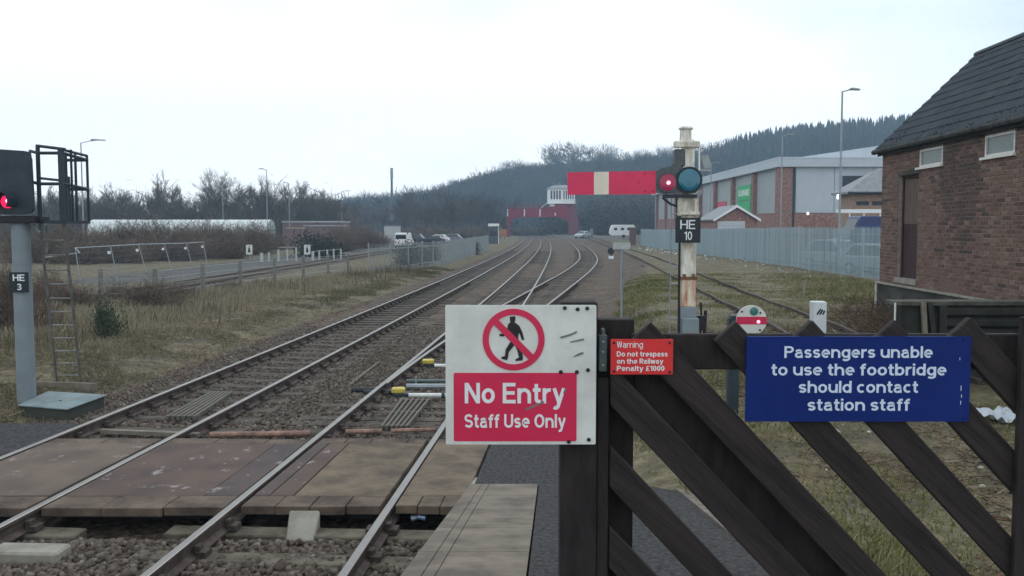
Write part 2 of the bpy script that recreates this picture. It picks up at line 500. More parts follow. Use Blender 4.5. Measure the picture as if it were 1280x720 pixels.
FENCE_L = smooth_interp([0, 20, 31, 36, 44, 51, 57, 63, 78, 105, 140], [-15.0, -14.6, -13.9, -12.0, -10.2, -8.4, -6.6, -5.4, -4.3, -2.9, -1.5])
FENCE_R = smooth_interp([0, 41, 131, 160], [15.1, 16.1, 18.3, 19.0])

def smooth(a, b, x):
    t = np.clip((np.asarray(x, float) - a) / (b - a), 0, 1)
    return t * t * (3 - 2 * t)

def rise_r(y):
    return 0.30 * (1 - smooth(45, 120, y)) - 0.02
def ground(x, y):
    """Height of the ground sheet (rail tops of the running lines are z = 0)."""
    x = np.asarray(x, float); y = np.asarray(y, float)
    u = x - T2(y)
    r0 = D3(y) + 2.0
    z = np.full(np.broadcast(x, y).shape, -0.19)
    right = smooth(0, 2.6, u - r0)
    z = z + right * (rise_r(y) + 0.19)
    far_r = smooth(120, 185, y) * smooth(9, 13, x)
    z = z + far_r * 0.55
    left = smooth(-5.15, -6.6, u) if False else smooth(0, 1.6, -5.2 - u)
    z = z + left * 0.13
    z = z + 0.05 * (np.sin(x * 1.3 + y * 0.4) * np.sin(y * 0.9 - x * .35)) * (left + right) * 0.6
    z = z - 0.13 * smooth(8.05, 8.45, y) * (1 - smooth(9.0, 9.6, y)) * smooth(-5.5, -4.9, u) * (1 - smooth(1.2, 1.5, u))   # hollow below the crossing edge
    # bank under the platform ramp
    ramp = (1 - smooth(5.0, 9.0, y)) * smooth(1.2, 1.6, x) * (1 - smooth(1.7, 3.6, x))
    z = z + ramp * 0.28
    return z

# ------------------------------------------------------------------ ground sheet
def ground_material():
    m = bpy.data.materials.new('ground_surface')
    m.use_nodes = True
    t = m.node_tree
    b = t.nodes['Principled BSDF']
    b.inputs['Roughness'].default_value = 0.95
    b.inputs['Specular IOR Level'].default_value = 0.15
    co = t.nodes.new('ShaderNodeTexCoord')
    def noise(s, d=6, r=0.6):
        n = t.nodes.new('ShaderNodeTexNoise')
        n.inputs['Scale'].default_value = s; n.inputs['Detail'].default_value = d; n.inputs['Roughness'].default_value = r
        t.links.new(co.outputs['Object'], n.inputs['Vector'])
        return n.outputs['Fac']
    def ramp(src, stops):
        r = t.nodes.new('ShaderNodeValToRGB')
        el = r.color_ramp.elements
        while len(el) < len(stops): el.new(0.5)
        for e, (p, c) in zip(el, stops):
            e.position = p; e.color = (*c, 1)
        t.links.new(src, r.inputs['Fac'])
        return r.outputs['Color']
    def mix(f, a, c):
        x = t.nodes.new('ShaderNodeMix'); x.data_type = 'RGBA'
        t.links.new(f, x.inputs['Factor']); t.links.new(a, x.inputs['A']); t.links.new(c, x.inputs['B'])
        return x.outputs['Result']
    def math_(op, a, c):
        x = t.nodes.new('ShaderNodeMath'); x.operation = op
        for i, v in ((0, a), (1, c)):
            if isinstance(v, (int, float)): x.inputs[i].default_value = v
            else: t.links.new(v, x.inputs[i])
        return x.outputs[0]
    def attr(n):
        a = t.nodes.new('ShaderNodeAttribute'); a.attribute_name = n
        return a.outputs['Fac']
    vor = t.nodes.new('ShaderNodeTexVoronoi'); vor.inputs['Scale'].default_value = 16
    t.links.new(co.outputs['Object'], vor.inputs['Vector'])
    stone = ramp(vor.outputs['Color'], [(0.15, (0.050, 0.040, 0.033)), (0.45, (0.095, 0.077, 0.063)), (0.75, (0.132, 0.108, 0.088)), (1.0, (0.19, 0.163, 0.138))])
    tint = ramp(noise(0.9, 9, 0.72), [(0.36, (0.66, 0.63, 0.60)), (0.64, (1.30, 1.20, 1.08))])
    mul = t.nodes.new('ShaderNodeMix'); mul.data_type = 'RGBA'; mul.blend_type = 'MULTIPLY'; mul.inputs['Factor'].default_value = 1
    t.links.new(stone, mul.inputs['A']); t.links.new(tint, mul.inputs['B'])
    ballast = mul.outputs['Result']
    grassA = ramp(noise(2.4, 14, 0.82), [(0.34, (0.052, 0.046, 0.028)), (0.5, (0.135, 0.116, 0.068)), (0.66, (0.25, 0.212, 0.14))])
    earth = ramp(noise(7.0, 12, 0.8), [(0.38, (0.036, 0.029, 0.023)), (0.5, (0.082, 0.069, 0.054)), (0.62, (0.150, 0.128, 0.100))])
    grassB = mix(ramp(noise(0.7, 8, 0.7), [(0.50, (0, 0, 0)), (0.66, (1, 1, 1))]), grassA, earth)
    pale = ramp(noise(0.6), [(0.3, (0.070, 0.068, 0.062)), (0.7, (0.125, 0.12, 0.11))])
    fine = math_('MULTIPLY', math_('SUBTRACT', noise(2.2, 8, 0.75), 0.5), 1.1)
    wb = ramp(math_('ADD', attr('ballast'), fine), [(0.40, (0, 0, 0)), (0.60, (1, 1, 1))])
    wp = ramp(math_('ADD', attr('pale'), math_('MULTIPLY', fine, 0.5)), [(0.42, (0, 0, 0)), (0.58, (1, 1, 1))])
    c = mix(wb, grassB, ballast)
    c = mix(wp, c, pale)
    t.links.new(c, b.inputs['Base Color'])
    bp = t.nodes.new('ShaderNodeBump'); bp.inputs['Strength'].default_value = 0.8; bp.inputs['Distance'].default_value = 0.04
    t.links.new(math_('ADD', vor.outputs['Distance'], noise(9, 5)), bp.inputs['Height'])
    t.links.new(bp.outputs['Normal'], b.inputs['Normal'])
    return m

xs = np.unique(np.concatenate([np.linspace(-470, -60, 24), np.linspace(-60, -16, 34), np.linspace(-16, 14, 150), np.linspace(14, 60, 36), np.linspace(60, 470, 24)]))
ys = np.unique(np.concatenate([np.linspace(-18, 3, 10), np.linspace(3, 30, 130), np.linspace(30, 80, 110), np.linspace(80, 200, 90), np.linspace(200, 680, 30)]))
GX, GY = np.meshgrid(xs, ys)
GZ = ground(GX, GY)
GZ = np.where(GY < 3, np.minimum(GZ, -0.2), GZ)
V = np.stack([GX, GY, GZ], -1).reshape(-1, 3)
nx, ny = len(xs), len(ys)
I = np.arange(nx * ny).reshape(ny, nx)
F = np.stack([I[:-1, :-1], I[:-1, 1:], I[1:, 1:], I[1:, :-1]], -1).reshape(-1, 4)
go = fast_mesh('ground', V, F, ground_material())
u = (GX - T2(GY)).ravel()
yy = GY.ravel(); xx = GX.ravel()
r0 = (D3(GY)).ravel()
wb = smooth(-5.9, -5.0, u) * (1 - smooth(1.4, 2.5, u - r0))
fade = 1 - smooth(22, 34, yy) * (1 - smooth(34.0, 50, yy) * 0)
# six-foot and cess between the turnout and siding stay stony beyond 20 m
wb = np.maximum(wb, 0.9 * smooth(17, 24, yy) * smooth(-1, 1, u) * (1 - smooth(3.4, 5.0, u - r0)))
wb = np.maximum(wb, smooth(-1.9, -1.4, xx - T0(yy)) * (1 - smooth(1.4, 1.9, xx - T0(yy))) * 0.85)
wb = np.maximum(wb, smooth(95, 130, yy) * smooth(-3, 0, u) * (1 - smooth(14, 20, xx)) * .9)
wp = smooth(0.0, 0.8, T0(yy) - 1.6 - xx) * (1 - smooth(6.5, 8.5, T0(yy) - xx)) * smooth(40, 47, yy) * (1 - smooth(84, 110, yy)) * 0.9
wp = np.maximum(wp, smooth(0.0, 0.8, T0(yy) - 1.6 - xx) * (1 - smooth(7, 11, T0(yy) - xx)) * smooth(80, 90, yy) * (1 - smooth(180, 240, yy)) * 0.75)
wp = np.maximum(wp, smooth(17.5, 18.5, xx) * (1 - smooth(24, 28, xx)) * smooth(20, 30, yy) * (1 - smooth(150, 180, yy)) * .6)
wp = np.maximum(wp, smooth(150, 175, yy) * smooth(10.5, 12.5, xx) * (1 - smooth(28, 34, xx)) * .75)
for nm, w in (('ballast', wb), ('pale', wp)):
    a = go.data.attributes.new(nm, 'FLOAT', 'POINT')
    a.data.foreach_set('value', w.astype(np.float32))
tag(go, kind='structure')
go.data.polygons.foreach_set('use_smooth', [True] * len(go.data.polygons))

# ------------------------------------------------------------------ hillside
RX = [-900, 300, 430, 480, 540, 600, 640, 690, 760, 820, 880, 920, 980, 1060, 1125, 1300, 2200]
RY = [251, 251, 252, 249, 241, 223, 211, 206, 204, 200, 193, 174, 163, 155, 150, 141, 140]
RIDGE = 540.0
def ridge_top(col): return EYE + (284 - np.interp(col, RX, RY)) * RIDGE / FPX
def hill(x, y):
    col = 640 + FPX * np.asarray(x, float) / np.maximum(y, 1)
    top = ridge_top(col) - np.where(col > 890, 11, 9.5)
    rr = np.asarray(y, float)
    b0 = np.interp(col, [300, 600, 625, 645, 703, 725, 800, 900, 1300], [440, 330, 350, 430, 430, 330, 285, 300, 300])
    return -1.5 + (top + 1.5) * smooth(0, 1, (rr - b0) / (RIDGE - b0)) - np.maximum(rr - RIDGE, 0) * 0.04
cols = np.linspace(-420, 1900, 110)
dd = np.linspace(270, 670, 42)
C_, D_ = np.meshgrid(cols, dd)
HX = (C_ - 640) / FPX * D_
HX = np.clip(HX, -465, 465)
HZ = hill(HX, D_) + rng.normal(0, .3, HX.shape)
I = np.arange(C_.size).reshape(C_.shape)
F = np.stack([I[:-1, :-1], I[:-1, 1:], I[1:, 1:], I[1:, :-1]], -1).reshape(-1, 4)
ho = fast_mesh('hillside', np.stack([HX, D_, HZ], -1).reshape(-1, 3), F, mat('hillside_earth', (0.05, 0.05, 0.036), 0.95, var=0.3, scale=0.05, col2=(0.03, 0.034, 0.025)))
tag(ho, kind='structure')

def needles(c, d, w, rnd):
    """Thin quads: centre-base c (n,3), direction*length d (n,3), width w (n,)."""
    n = len(c)
    a = rng.normal(size=(n, 3))
    s = np.cross(d, a)
    s /= np.maximum(np.linalg.norm(s, axis=1, keepdims=True), 1e-6)
    s *= (w / 2)[:, None]
    V = np.stack([c - s, c + s, c + d + s * 0.3, c + d - s * 0.3], 1).reshape(-1, 3)
    F = np.arange(4 * n).reshape(n, 4)
    return V, F, np.repeat(rnd, 4)

def woodland():
    Vs, Fs, Rs = [], [], []
    o = 0
    N = 3600
    col = rng.uniform(395, 985, N * 2)
    D = np.sqrt(rng.uniform(300 ** 2, 552 ** 2, N * 2))
    sky_ = rng.random(N * 2) < 0.16
    D = np.where(sky_, rng.uniform(515, 548, N * 2), D)
    keep = (col < 905) | (D < 420)
    b0 = np.interp(col, [300, 600, 625, 645, 703, 725, 800, 900, 1300], [440, 330, 350, 430, 430, 330, 285, 300, 300])
    keep &= D > b0 + 6
    col = col[keep][:N]; D = D[keep][:N]
    for c, d in zip(col, D):
        x = (c - 640) / FPX * d
        z = float(hill(x, d))
        h = random.uniform(7, 15) if d < 500 else random.uniform(7, 11)
        ridge = d > 505
        n = 150 if ridge else 80
        w = h * random.uniform(0.28, 0.42)
        p = rng.normal(size=(n, 3)); p /= np.linalg.norm(p, axis=1, keepdims=True)
        p *= rng.random((n, 1)) ** 0.45
        base = np.array([x, d, z + h * 0.56])
        cc = base + p * np.array([w, w, h * 0.44])
        dr = p * np.array([1, 1, 0.6]) + np.array([0, 0, 0.75]) + rng.normal(0, .35, (n, 3))
        dr /= np.linalg.norm(dr, axis=1, keepdims=True)
        L = rng.uniform(0.9, 2.4, n) * (h / 11)
        tone = np.clip(.34 + .30 * math.sin(x * .045 + 1.3 * math.sin(d * .03)) + .22 * math.sin(d * .05 + x * .02) - (.25 if 600 < c < 720 else 0) + random.uniform(-.25, .25) + rng.random(n) * 0.2, 0, 1)
        wid = rng.uniform(0.10, 0.24, n) if ridge else rng.uniform(.16, .42, n)
        V, F, R_ = needles(cc, dr * L[:, None], wid, tone)
        Vs.append(V); Fs.append(F + o); Rs.append(R_); o += len(V)
        t = np.array([[x, d, z - 0.5]] * 2)
        V, F, R_ = needles(t, np.array([[random.uniform(-.6, .6), 0, h * .75]] * 2), np.array([.4, .4]), np.array([.1, .1]))
        Vs.append(V); Fs.append(F + o); Rs.append(R_); o += len(V)
    tag(fast_mesh('woodland', np.concatenate(Vs), np.concatenate(Fs), M['twig_far'], np.concatenate(Rs)), kind='stuff')
woodland()

def plantation():
    Vs, Fs, Rs = [], [], []
    o = 0
    N = 2000
    col = rng.uniform(850, 1330, N)
    D = np.sqrt(rng.uniform(400 ** 2, 548 ** 2, N))
    D[:330] = rng.uniform(534, 548, 330)
    for c, d in zip(col, D):
        if c < 935 and random.random() < (935 - c) / 60: continue
        x = (c - 640) / FPX * d
        z = float(hill(x, d))
        h = random.uniform(9.5, 13.5)
        tone = random.random()
        for k in range(6):
            z0 = z + h * (0.10 + 0.15 * k)
            z1 = z0 + h * (0.26 if k < 5 else 0.17)
            r = h * 0.19 * (1 - k / 6.6) * random.uniform(.8, 1.15)
            m = 5
            a = rng.random() * 6 + np.arange(m) * 2 * math.pi / m
            rr = r * rng.uniform(.7, 1.2, m)
            ring = np.stack([x + rr * np.cos(a), d + rr * np.sin(a), np.full(m, z0) - rng.uniform(0, .5, m)], 1)
            tip = np.array([[x, d, z1]])
            V = np.concatenate([ring, tip])
            F = np.array([(i, (i + 1) % m, m) for i in range(m)])
            Vs.append(V); Fs.append(F + o); Rs.append(np.full(len(V), np.clip(tone + random.uniform(-.2, .2), 0, 1))); o += len(V)
    tag(fast_mesh('conifer_plantation', np.concatenate(Vs), np.concatenate(Fs), M['conifer'], np.concatenate(Rs), nsides=3), kind='stuff')
plantation()

# ------------------------------------------------------------------ railway tracks
PROF = [(-0.07, -0.165), (0.07, -0.165), (0.07, -0.150), (0.012, -0.125), (0.012, -0.050), (0.036, -0.035), (0.036, -0.006), (0.028, 0.0), (-0.028, 0.0), (-0.036, -0.006), (-0.036, -0.035), (-0.012, -0.050), (-0.012, -0.125), (-0.07, -0.150)]
def sweep_rail(path, mats, parent, top_index=1):
    """path: list of (x, y, z) along the rail head."""
    n = len(PROF)
    mb = MB()
    vs = []
    for i, p in enumerate(path):
        p = Vector(p)
        t = (Vector(path[min(i + 1, len(path) - 1)]) - Vector(path[max(i - 1, 0)])).normalized()
        s = Vector((t.y, -t.x, 0)).normalized()
        for a, b in PROF:
            vs.append(p + s * a + Vector((0, 0, b)))
    fs, ms = [], []
    for i in range(len(path) - 1):
        for k in range(n):
            fs.append((i * n + k, i * n + (k + 1) % n, (i + 1) * n + (k + 1) % n, (i + 1) * n + k))
            ms.append(top_index if k in (6, 7, 8) else 0)
    mb.v = [tuple(v) for v in vs]
    mb.f = fs; mb.m = ms
    mb.add([mb.v[j] for j in range(n)], [tuple(range(n))], 0)
    return mb.build('rail', mats, parent)

SLEEPER_ROWS = {}
def sleeper_mesh(L, w, h, name):
    mb = MB().box((0, 0, -h / 2), (L, w, h))
    o = mb.build(name, M['sleeper'], bevel=0.012)
    me = o.data
    bpy.data.objects.remove(o)
    return me
ME_SLEEPER = sleeper_mesh(2.55, 0.25, 0.14, 'sleeper')
ME_SLEEPER_LONG = sleeper_mesh(3.7, 0.28, 0.14, 'sleeper')
ME_SLEEPER_PALE = ME_SLEEPER.copy()
ME_SLEEPER_PALE.materials[0] = mat('pale_weathered_sleeper', (0.112, 0.096, 0.070), 0.95, var=0.25, scale=3, bump=0.5, bscale=25, col2=(0.07, 0.062, 0.046))

def chairs(spots, parent):
    """Rail fastenings at each sleeper, joined: too small to pick apart."""
    mb = MB()
    for (x, y, z, a) in spots:
        for s in (-1, 1):
            mb.box((x + s * 0.10 * math.cos(a), y + s * 0.10 * math.sin(a), z - 0.135), (0.09, 0.14, 0.05), rz=a)
            mb.box((x + s * 0.058 * math.cos(a), y + s * 0.058 * math.sin(a), z - 0.10), (0.05, 0.09, 0.07), rz=a)
    return tag(mb.build('rail_fastening', M['chair'], parent), kind='stuff')

def track(name, label, fn, y0, y1, zf=lambda y: 0.0, mats=None, sleepers=True, s_end=90, gauge=1.505, left_from=None, right_from=None, long_=None, spacing=0.70, skip=None):
    root = thing(name, label, 'railway track', (float(fn(y0)), y0, 0))
    mats = mats or [M['railweb'], M['railtop']]
    yv = np.concatenate([np.arange(y0, min(60, y1), 1.0), np.arange(60, y1 + .1, 4.0)])
    for side, frm in ((-1, left_from), (1, right_from)):
        a = yv if frm is None else yv[yv >= frm]
        path = []
        for y in a:
            dx = float(fn(y + .5) - fn(y - .5))
            nrm = Vector((1, -dx, 0)).normalized()
            path.append(Vector((float(fn(y)), y, zf(y))) + nrm * side * gauge / 2)
        sweep_rail(path, mats, root)
    spots = []
    if sleepers:
        y = y0 + .25
        while y < min(s_end, y1):
            dx = float(fn(y + .5) - fn(y - .5))
            ang = -math.atan(dx)
            x = float(fn(y))
            if not (skip and skip(y)):
                lg = long_ and long_(y)
                o = link('sleeper', ME_SLEEPER_LONG if lg else (ME_SLEEPER_PALE if y < 8.6 else ME_SLEEPER), root)
                o.location = (x + (lg or 0) - root.location.x + random.uniform(-.03, .03), y - root.location.y, zf(y) - 0.168 + random.uniform(-.012, .006))
                SLEEPER_ROWS.setdefault(label, []).append((x, y, dx))
                if label.startswith('left running') and y > 11.4: o.location.z += .014
                o.rotation_euler = (random.uniform(-.02, .02), random.uniform(-.006, .006), ang + random.uniform(-.012, .012))
                for s in (-1, 1):
                    if y < 45:
                        spots.append((x + s * gauge / 2 * math.cos(ang), y + s * gauge / 2 * math.sin(ang), zf(y), ang))
            y += spacing + random.uniform(-.03, .03)
    if spots:
        chairs(spots, root)
    return root

CROSS = lambda y: 8.55 < y < 11.45
t_a = track('running_line', 'left running line of bright worn rails curving away past the long fence', T1, 4.0, 330, s_end=110, skip=CROSS)
t_b = track('running_line', 'running line beside the platform ramp with yellow boxed point rods between its rails', T2, 4.0, 330, s_end=110, skip=lambda y: CROSS(y) or 16.5 < y < 70,)
t_c = track('turnout_track', 'loop line branching right from the nearer running line over a crossing', T3, 14.5, 330, zf=lambda y: -0.004, s_end=110, left_from=15.0, right_from=22.0,
            long_=lambda y: (-0.5 * float(D3(y)) if y < 52 else None), skip=lambda y: y < 16.5)
gz = lambda y: float(ground(SID(y), y)) + 0.105
t_d = track('siding_track', 'rusty grass grown siding ending at the buffer stop', SID, 13.8, 200, zf=gz, mats=[M['rust_rail'], M['rust_rail']], s_end=60, spacing=0.78)
t_e = track('goods_track', 'dull goods line beyond the concrete post fence', T0, 16, 300, zf=lambda y: 0.06, mats=[M['rust_rail'], M['rust_rail']], s_end=110, spacing=0.75)
for o in t_e.children:
    if o.name.startswith('sleeper'): o.location.z += 0.02

# second set of sleepers for the turnout timbers between 16.5 and 52 m belongs to the branching line (long timbers)

# ------------------------------------------------------------------ ballast stones
def stones(n, region, smin, smax):
    x, y = region(n)
    z = ground(x, y)
    n = len(x)
    base = np.array([(-1, -1, -1), (1, -1, -1), (1, 1, -1), (-1, 1, -1), (-1, -1, 1), (1, -1, 1), (1, 1, 1), (-1, 1, 1)], float)
    Fq = np.array([(0, 3, 2, 1), (4, 5, 6, 7), (0, 1, 5, 4), (1, 2, 6, 5), (2, 3, 7, 6), (3, 0, 4, 7)])
    s = rng.uniform(smin, smax, (n, 1, 1)) * rng.uniform(.6, 1.25, (n, 1, 3)) / 2
    v = base[None] * rng.uniform(.55, 1.15, (n, 8, 3)) * s
    q = rng.normal(size=(n, 4)); q /= np.linalg.norm(q, axis=1, keepdims=True)
    w, a, b, c = q.T
    Rm = np.stack([1-2*(b*b+c*c), 2*(a*b-c*w), 2*(a*c+b*w), 2*(a*b+c*w), 1-2*(a*a+c*c), 2*(b*c-a*w), 2*(a*c-b*w), 2*(b*c+a*w), 1-2*(a*a+b*b)], 1).reshape(n, 3, 3)
    v = np.einsum('nij,nkj->nki', Rm, v)
    v += np.stack([x, y, z + rng.uniform(-.006, .018, n)], 1)[:, None, :]
    F = (Fq[None] + (np.arange(n) * 8)[:, None, None]).reshape(-1, 4)
    return v.reshape(-1, 3), F, np.repeat(rng.random(n), 8)

def near_bed(n):
    y = 5.2 + 21 * rng.random(n) ** 1.35
    uu = rng.uniform(-5.25, 1.35, n)
    x = T2(y) + uu
    ok = ~((y > 8.52) & (y < 11.5))
    # keep the rail feet clear
    for fn in (T1, T2):
        for s in (-.7525, .7525):
            ok &= np.abs(x - fn(y) - s) > 0.085
    ok &= ~((x > -0.6) & (y < 9.4))
    # sleeper tops show through the stones
    for lab, p in (('left running', .93), ('running line', .6)):
        rows = [v for k, v in SLEEPER_ROWS.items() if k.startswith(lab)][0]
        bare = rng.random(n) < p
        for sx, sy, sd in rows:
            if sy > 27: break
            ok &= ~((np.abs(x - sx) < 1.29) & (np.abs(y - sy + (x - sx) * sd) < .115) & bare)
    return x[ok], y[ok]
V, F, R_ = stones(52000, near_bed, 0.03, 0.068)
tag(fast_mesh('ballast', V, F, M['stone'], R_), kind='stuff')

# ------------------------------------------------------------------ grasses
def blades(n, region, hmin, hmax, wmin, wmax, lean, name, mt, tone=None, zoff=0.0):
    x, y, hs = region(n)
    n = len(x)
    z = ground(x, y) - 0.01 + zoff
    c = np.stack([x, y, z], 1)
    h = rng.uniform(hmin, hmax, n) * hs
    a = rng.random(n) * 2 * math.pi
    l = np.abs(rng.normal(0, lean, n)) * h
    d = np.stack([np.cos(a) * l, np.sin(a) * l, h], 1)
    w = rng.uniform(wmin, wmax, n) * (0.6 + y / 22)
    tn = tone(x, y, n) if tone else rng.random(n)
    V, F, R_ = needles(c, d, w, np.clip(tn, 0, 1))
    return tag(fast_mesh(name, V, F, mt, R_), kind='stuff')

def clump(x, y, s, k=1.0):
    return np.sin(x * 1.7 * s + 2.1 * np.sin(y * .8 * s)) * np.sin(y * 1.3 * s + 1.7 * np.sin(x * .9 * s)) * k

def verge(n):
    y = 10.5 + 52 * rng.random(n) ** 1.6
    lft = np.maximum(FENCE_L(y) - 1.0, -15.5)
    rgt = T1(y) - 1.75 - 0.5 * rng.random(n)
    x = lft + (rgt - lft) * rng.random(n)
    fr = (rgt - x)                                  # distance from the cess
    hs = 0.30 + 0.85 * smooth(2.2, 5.5, fr) * smooth(17, 27, y)
    hs = hs * (0.75 + 0.35 * clump(x, y, 1.0))
    ok = (hs > .2) & (clump(x, y, .6) + smooth(0, 1.6, fr) * 2.2 + rng.normal(0, .3, n) > 0.75)
    # keep the cover box and post foot clear
    ok &= ~((x > -7.9) & (x < -5.9) & (y > 11.8) & (y < 14.6) & (hs > .38)) | (rng.random(n) < .06)
    return x[ok], y[ok], hs[ok]
def verge_tone(x, y, n):
    fr = T1(y) - 1.8 - x
    t = 0.20 + 0.62 * smooth(1.0, 4.0, fr) * smooth(14, 26, y) + 0.16 * clump(x, y, .8)
    return t + .14 * np.sin(x * .55 + 2 * np.sin(y * .23)) + rng.normal(0, .16, n)
blades(170000, verge, 0.10, 0.42, 0.006, 0.014, 0.55, 'verge_grass', M['straw'], verge_tone)

def dead_weeds():
    n = 4200
    y = 20 + 36 * rng.random(n) ** 1.3
    x = FENCE_L(y) + .3 + (T1(y) - 2.4 - FENCE_L(y)) * rng.random(n) ** 2.6
    ok = (np.sin(x * .9 + 1.3 * np.sin(y * .5)) * np.sin(y * .6 + .7) > .12)
    x = x[ok]; y = y[ok]; n = len(x)
    d = np.stack([rng.normal(0, .12, n), rng.normal(0, .12, n), rng.uniform(.25, .7, n)], 1)
    V, F, R_ = needles(np.stack([x, y, ground(x, y)], 1), d, rng.uniform(.012, .025, n), rng.random(n) * .62)
    tag(fast_mesh('dead_weeds', V, F, M['leafmould'], R_), kind='stuff')
dead_weeds()

def right_grass(n):
    y = 4.6 + 42 * rng.random(n) ** 1.5
    x0 = np.where(y < 9.4, 1.65, np.where(y < 24, 0.9 + T2(y) * 0 + 0.5, T3(y) + 3.2))
    x1 = np.minimum(FENCE_R(y) - .5, 9.0 + y * .2)
    x = x0 + (x1 - x0) * rng.random(n) ** 1.15
    hs = 0.6 + 0.5 * clump(x, y, .9) + 0.9 * smooth(2.5, 4.5, np.abs(x - SID(y)))
    ok = (clump(x, y, .75) + rng.normal(0, .35, n) > -0.28) & (hs > .15)
    ok &= (np.abs(np.abs(x - SID(y)) - .75) > .1)
    ok &= ~((x > 8.7) & (y < 24))
    return x[ok], y[ok], hs[ok]
def right_tone(x, y, n):
    return 0.30 + 0.28 * clump(x, y, .5) + 0.2 * smooth(3, 8, x - 2) + rng.normal(0, .2, n)
blades(150000, right_grass, 0.03, 0.11, 0.008, 0.018, 0.9, 'mossy_grass', M['moss'], right_tone)

def litter_stems(n):
    y = 4.6 + 17 * rng.random(n) ** 1.3
    x = 2.2 + 7 * rng.random(n)
    ok = (clump(x, y, .75) < 0.25) & (x < 8.7)
    ok &= (x > 3.0) | (rng.random(n) < .3)
    return x[ok], y[ok], np.ones(ok.sum()) * 1.0
def flat_stems():
    x, y, _ = litter_stems(42000)
    m_ = 16000
    y2 = 11 + 24 * rng.random(m_) ** 1.4
    x2 = T1(y2) - 1.7 - 5.5 * rng.random(m_)
    x = np.concatenate([x, x2]); y = np.concatenate([y, y2])
    n = len(x)
    z = ground(x, y) + rng.uniform(0, .04, n)
    a = rng.random(n) * 2 * math.pi
    L = rng.uniform(.05, .32, n) * rng.random(n)
    d = np.stack([np.cos(a) * L, np.sin(a) * L, rng.normal(0, .25, n) * L], 1)
    w = rng.uniform(.006, .02, n)
    V, F, R_ = needles(np.stack([x, y, z], 1), d, w, rng.random(n))
    tag(fast_mesh('dead_stems', V, F, M['leafmould'], R_), kind='stuff')
flat_stems()

def bramble_heap():
    n = 5200
    y = rng.uniform(13.5, 24, n)
    x = 6.0 + (y - 13.5) * 0.24 + rng.normal(0, 1, n) * 0.75 + 0.6
    ok = (x < 8.75 + (y - 12) * .043) & (x > SID(y) + .95)
    x = x[ok]; y = y[ok]; n = len(x)
    hgt = 0.55 * np.exp(-((x - SID(y) - 1.7) / .8) ** 2)
    z = ground(x, y) + hgt * rng.random(n)
    a = rng.random(n) * 2 * math.pi
    L = rng.uniform(.15, .6, n)
    d = np.stack([np.cos(a) * L, np.sin(a) * L, rng.normal(.15, .5, n) * L], 1)
    V, F, R_ = needles(np.stack([x, y, z], 1), d, rng.uniform(.008, .02, n), rng.random(n) * .75)
    tag(fast_mesh('bramble_undergrowth', V, F, M['leafmould'], R_), kind='stuff')
bramble_heap()

def litter_bits():
    n = 120
    y = rng.uniform(34, 120, n)
    x = FENCE_R(y) - rng.uniform(.3, 2.6, n)
    y2 = rng.uniform(5, 20, 60); x2 = rng.uniform(2.0, 7.5, 60)
    x = np.concatenate([x, x2]); y = np.concatenate([y, y2])
    global stones
    n = len(x)
    it = iter([(x, y)])
    v, f, r = stones(n, lambda k: (x, y), 0.05, 0.13)
    s = np.repeat(np.clip(y / 60, .3, 3), 8)[:, None]
    cen = np.repeat(np.stack([x, y, ground(x, y)], 1), 8, axis=0)
    v = cen + (v - cen) * s
    tag(fast_mesh('pale_stone_debris', v, f, M['litterbits'], r), kind='stuff')
litter_bits()

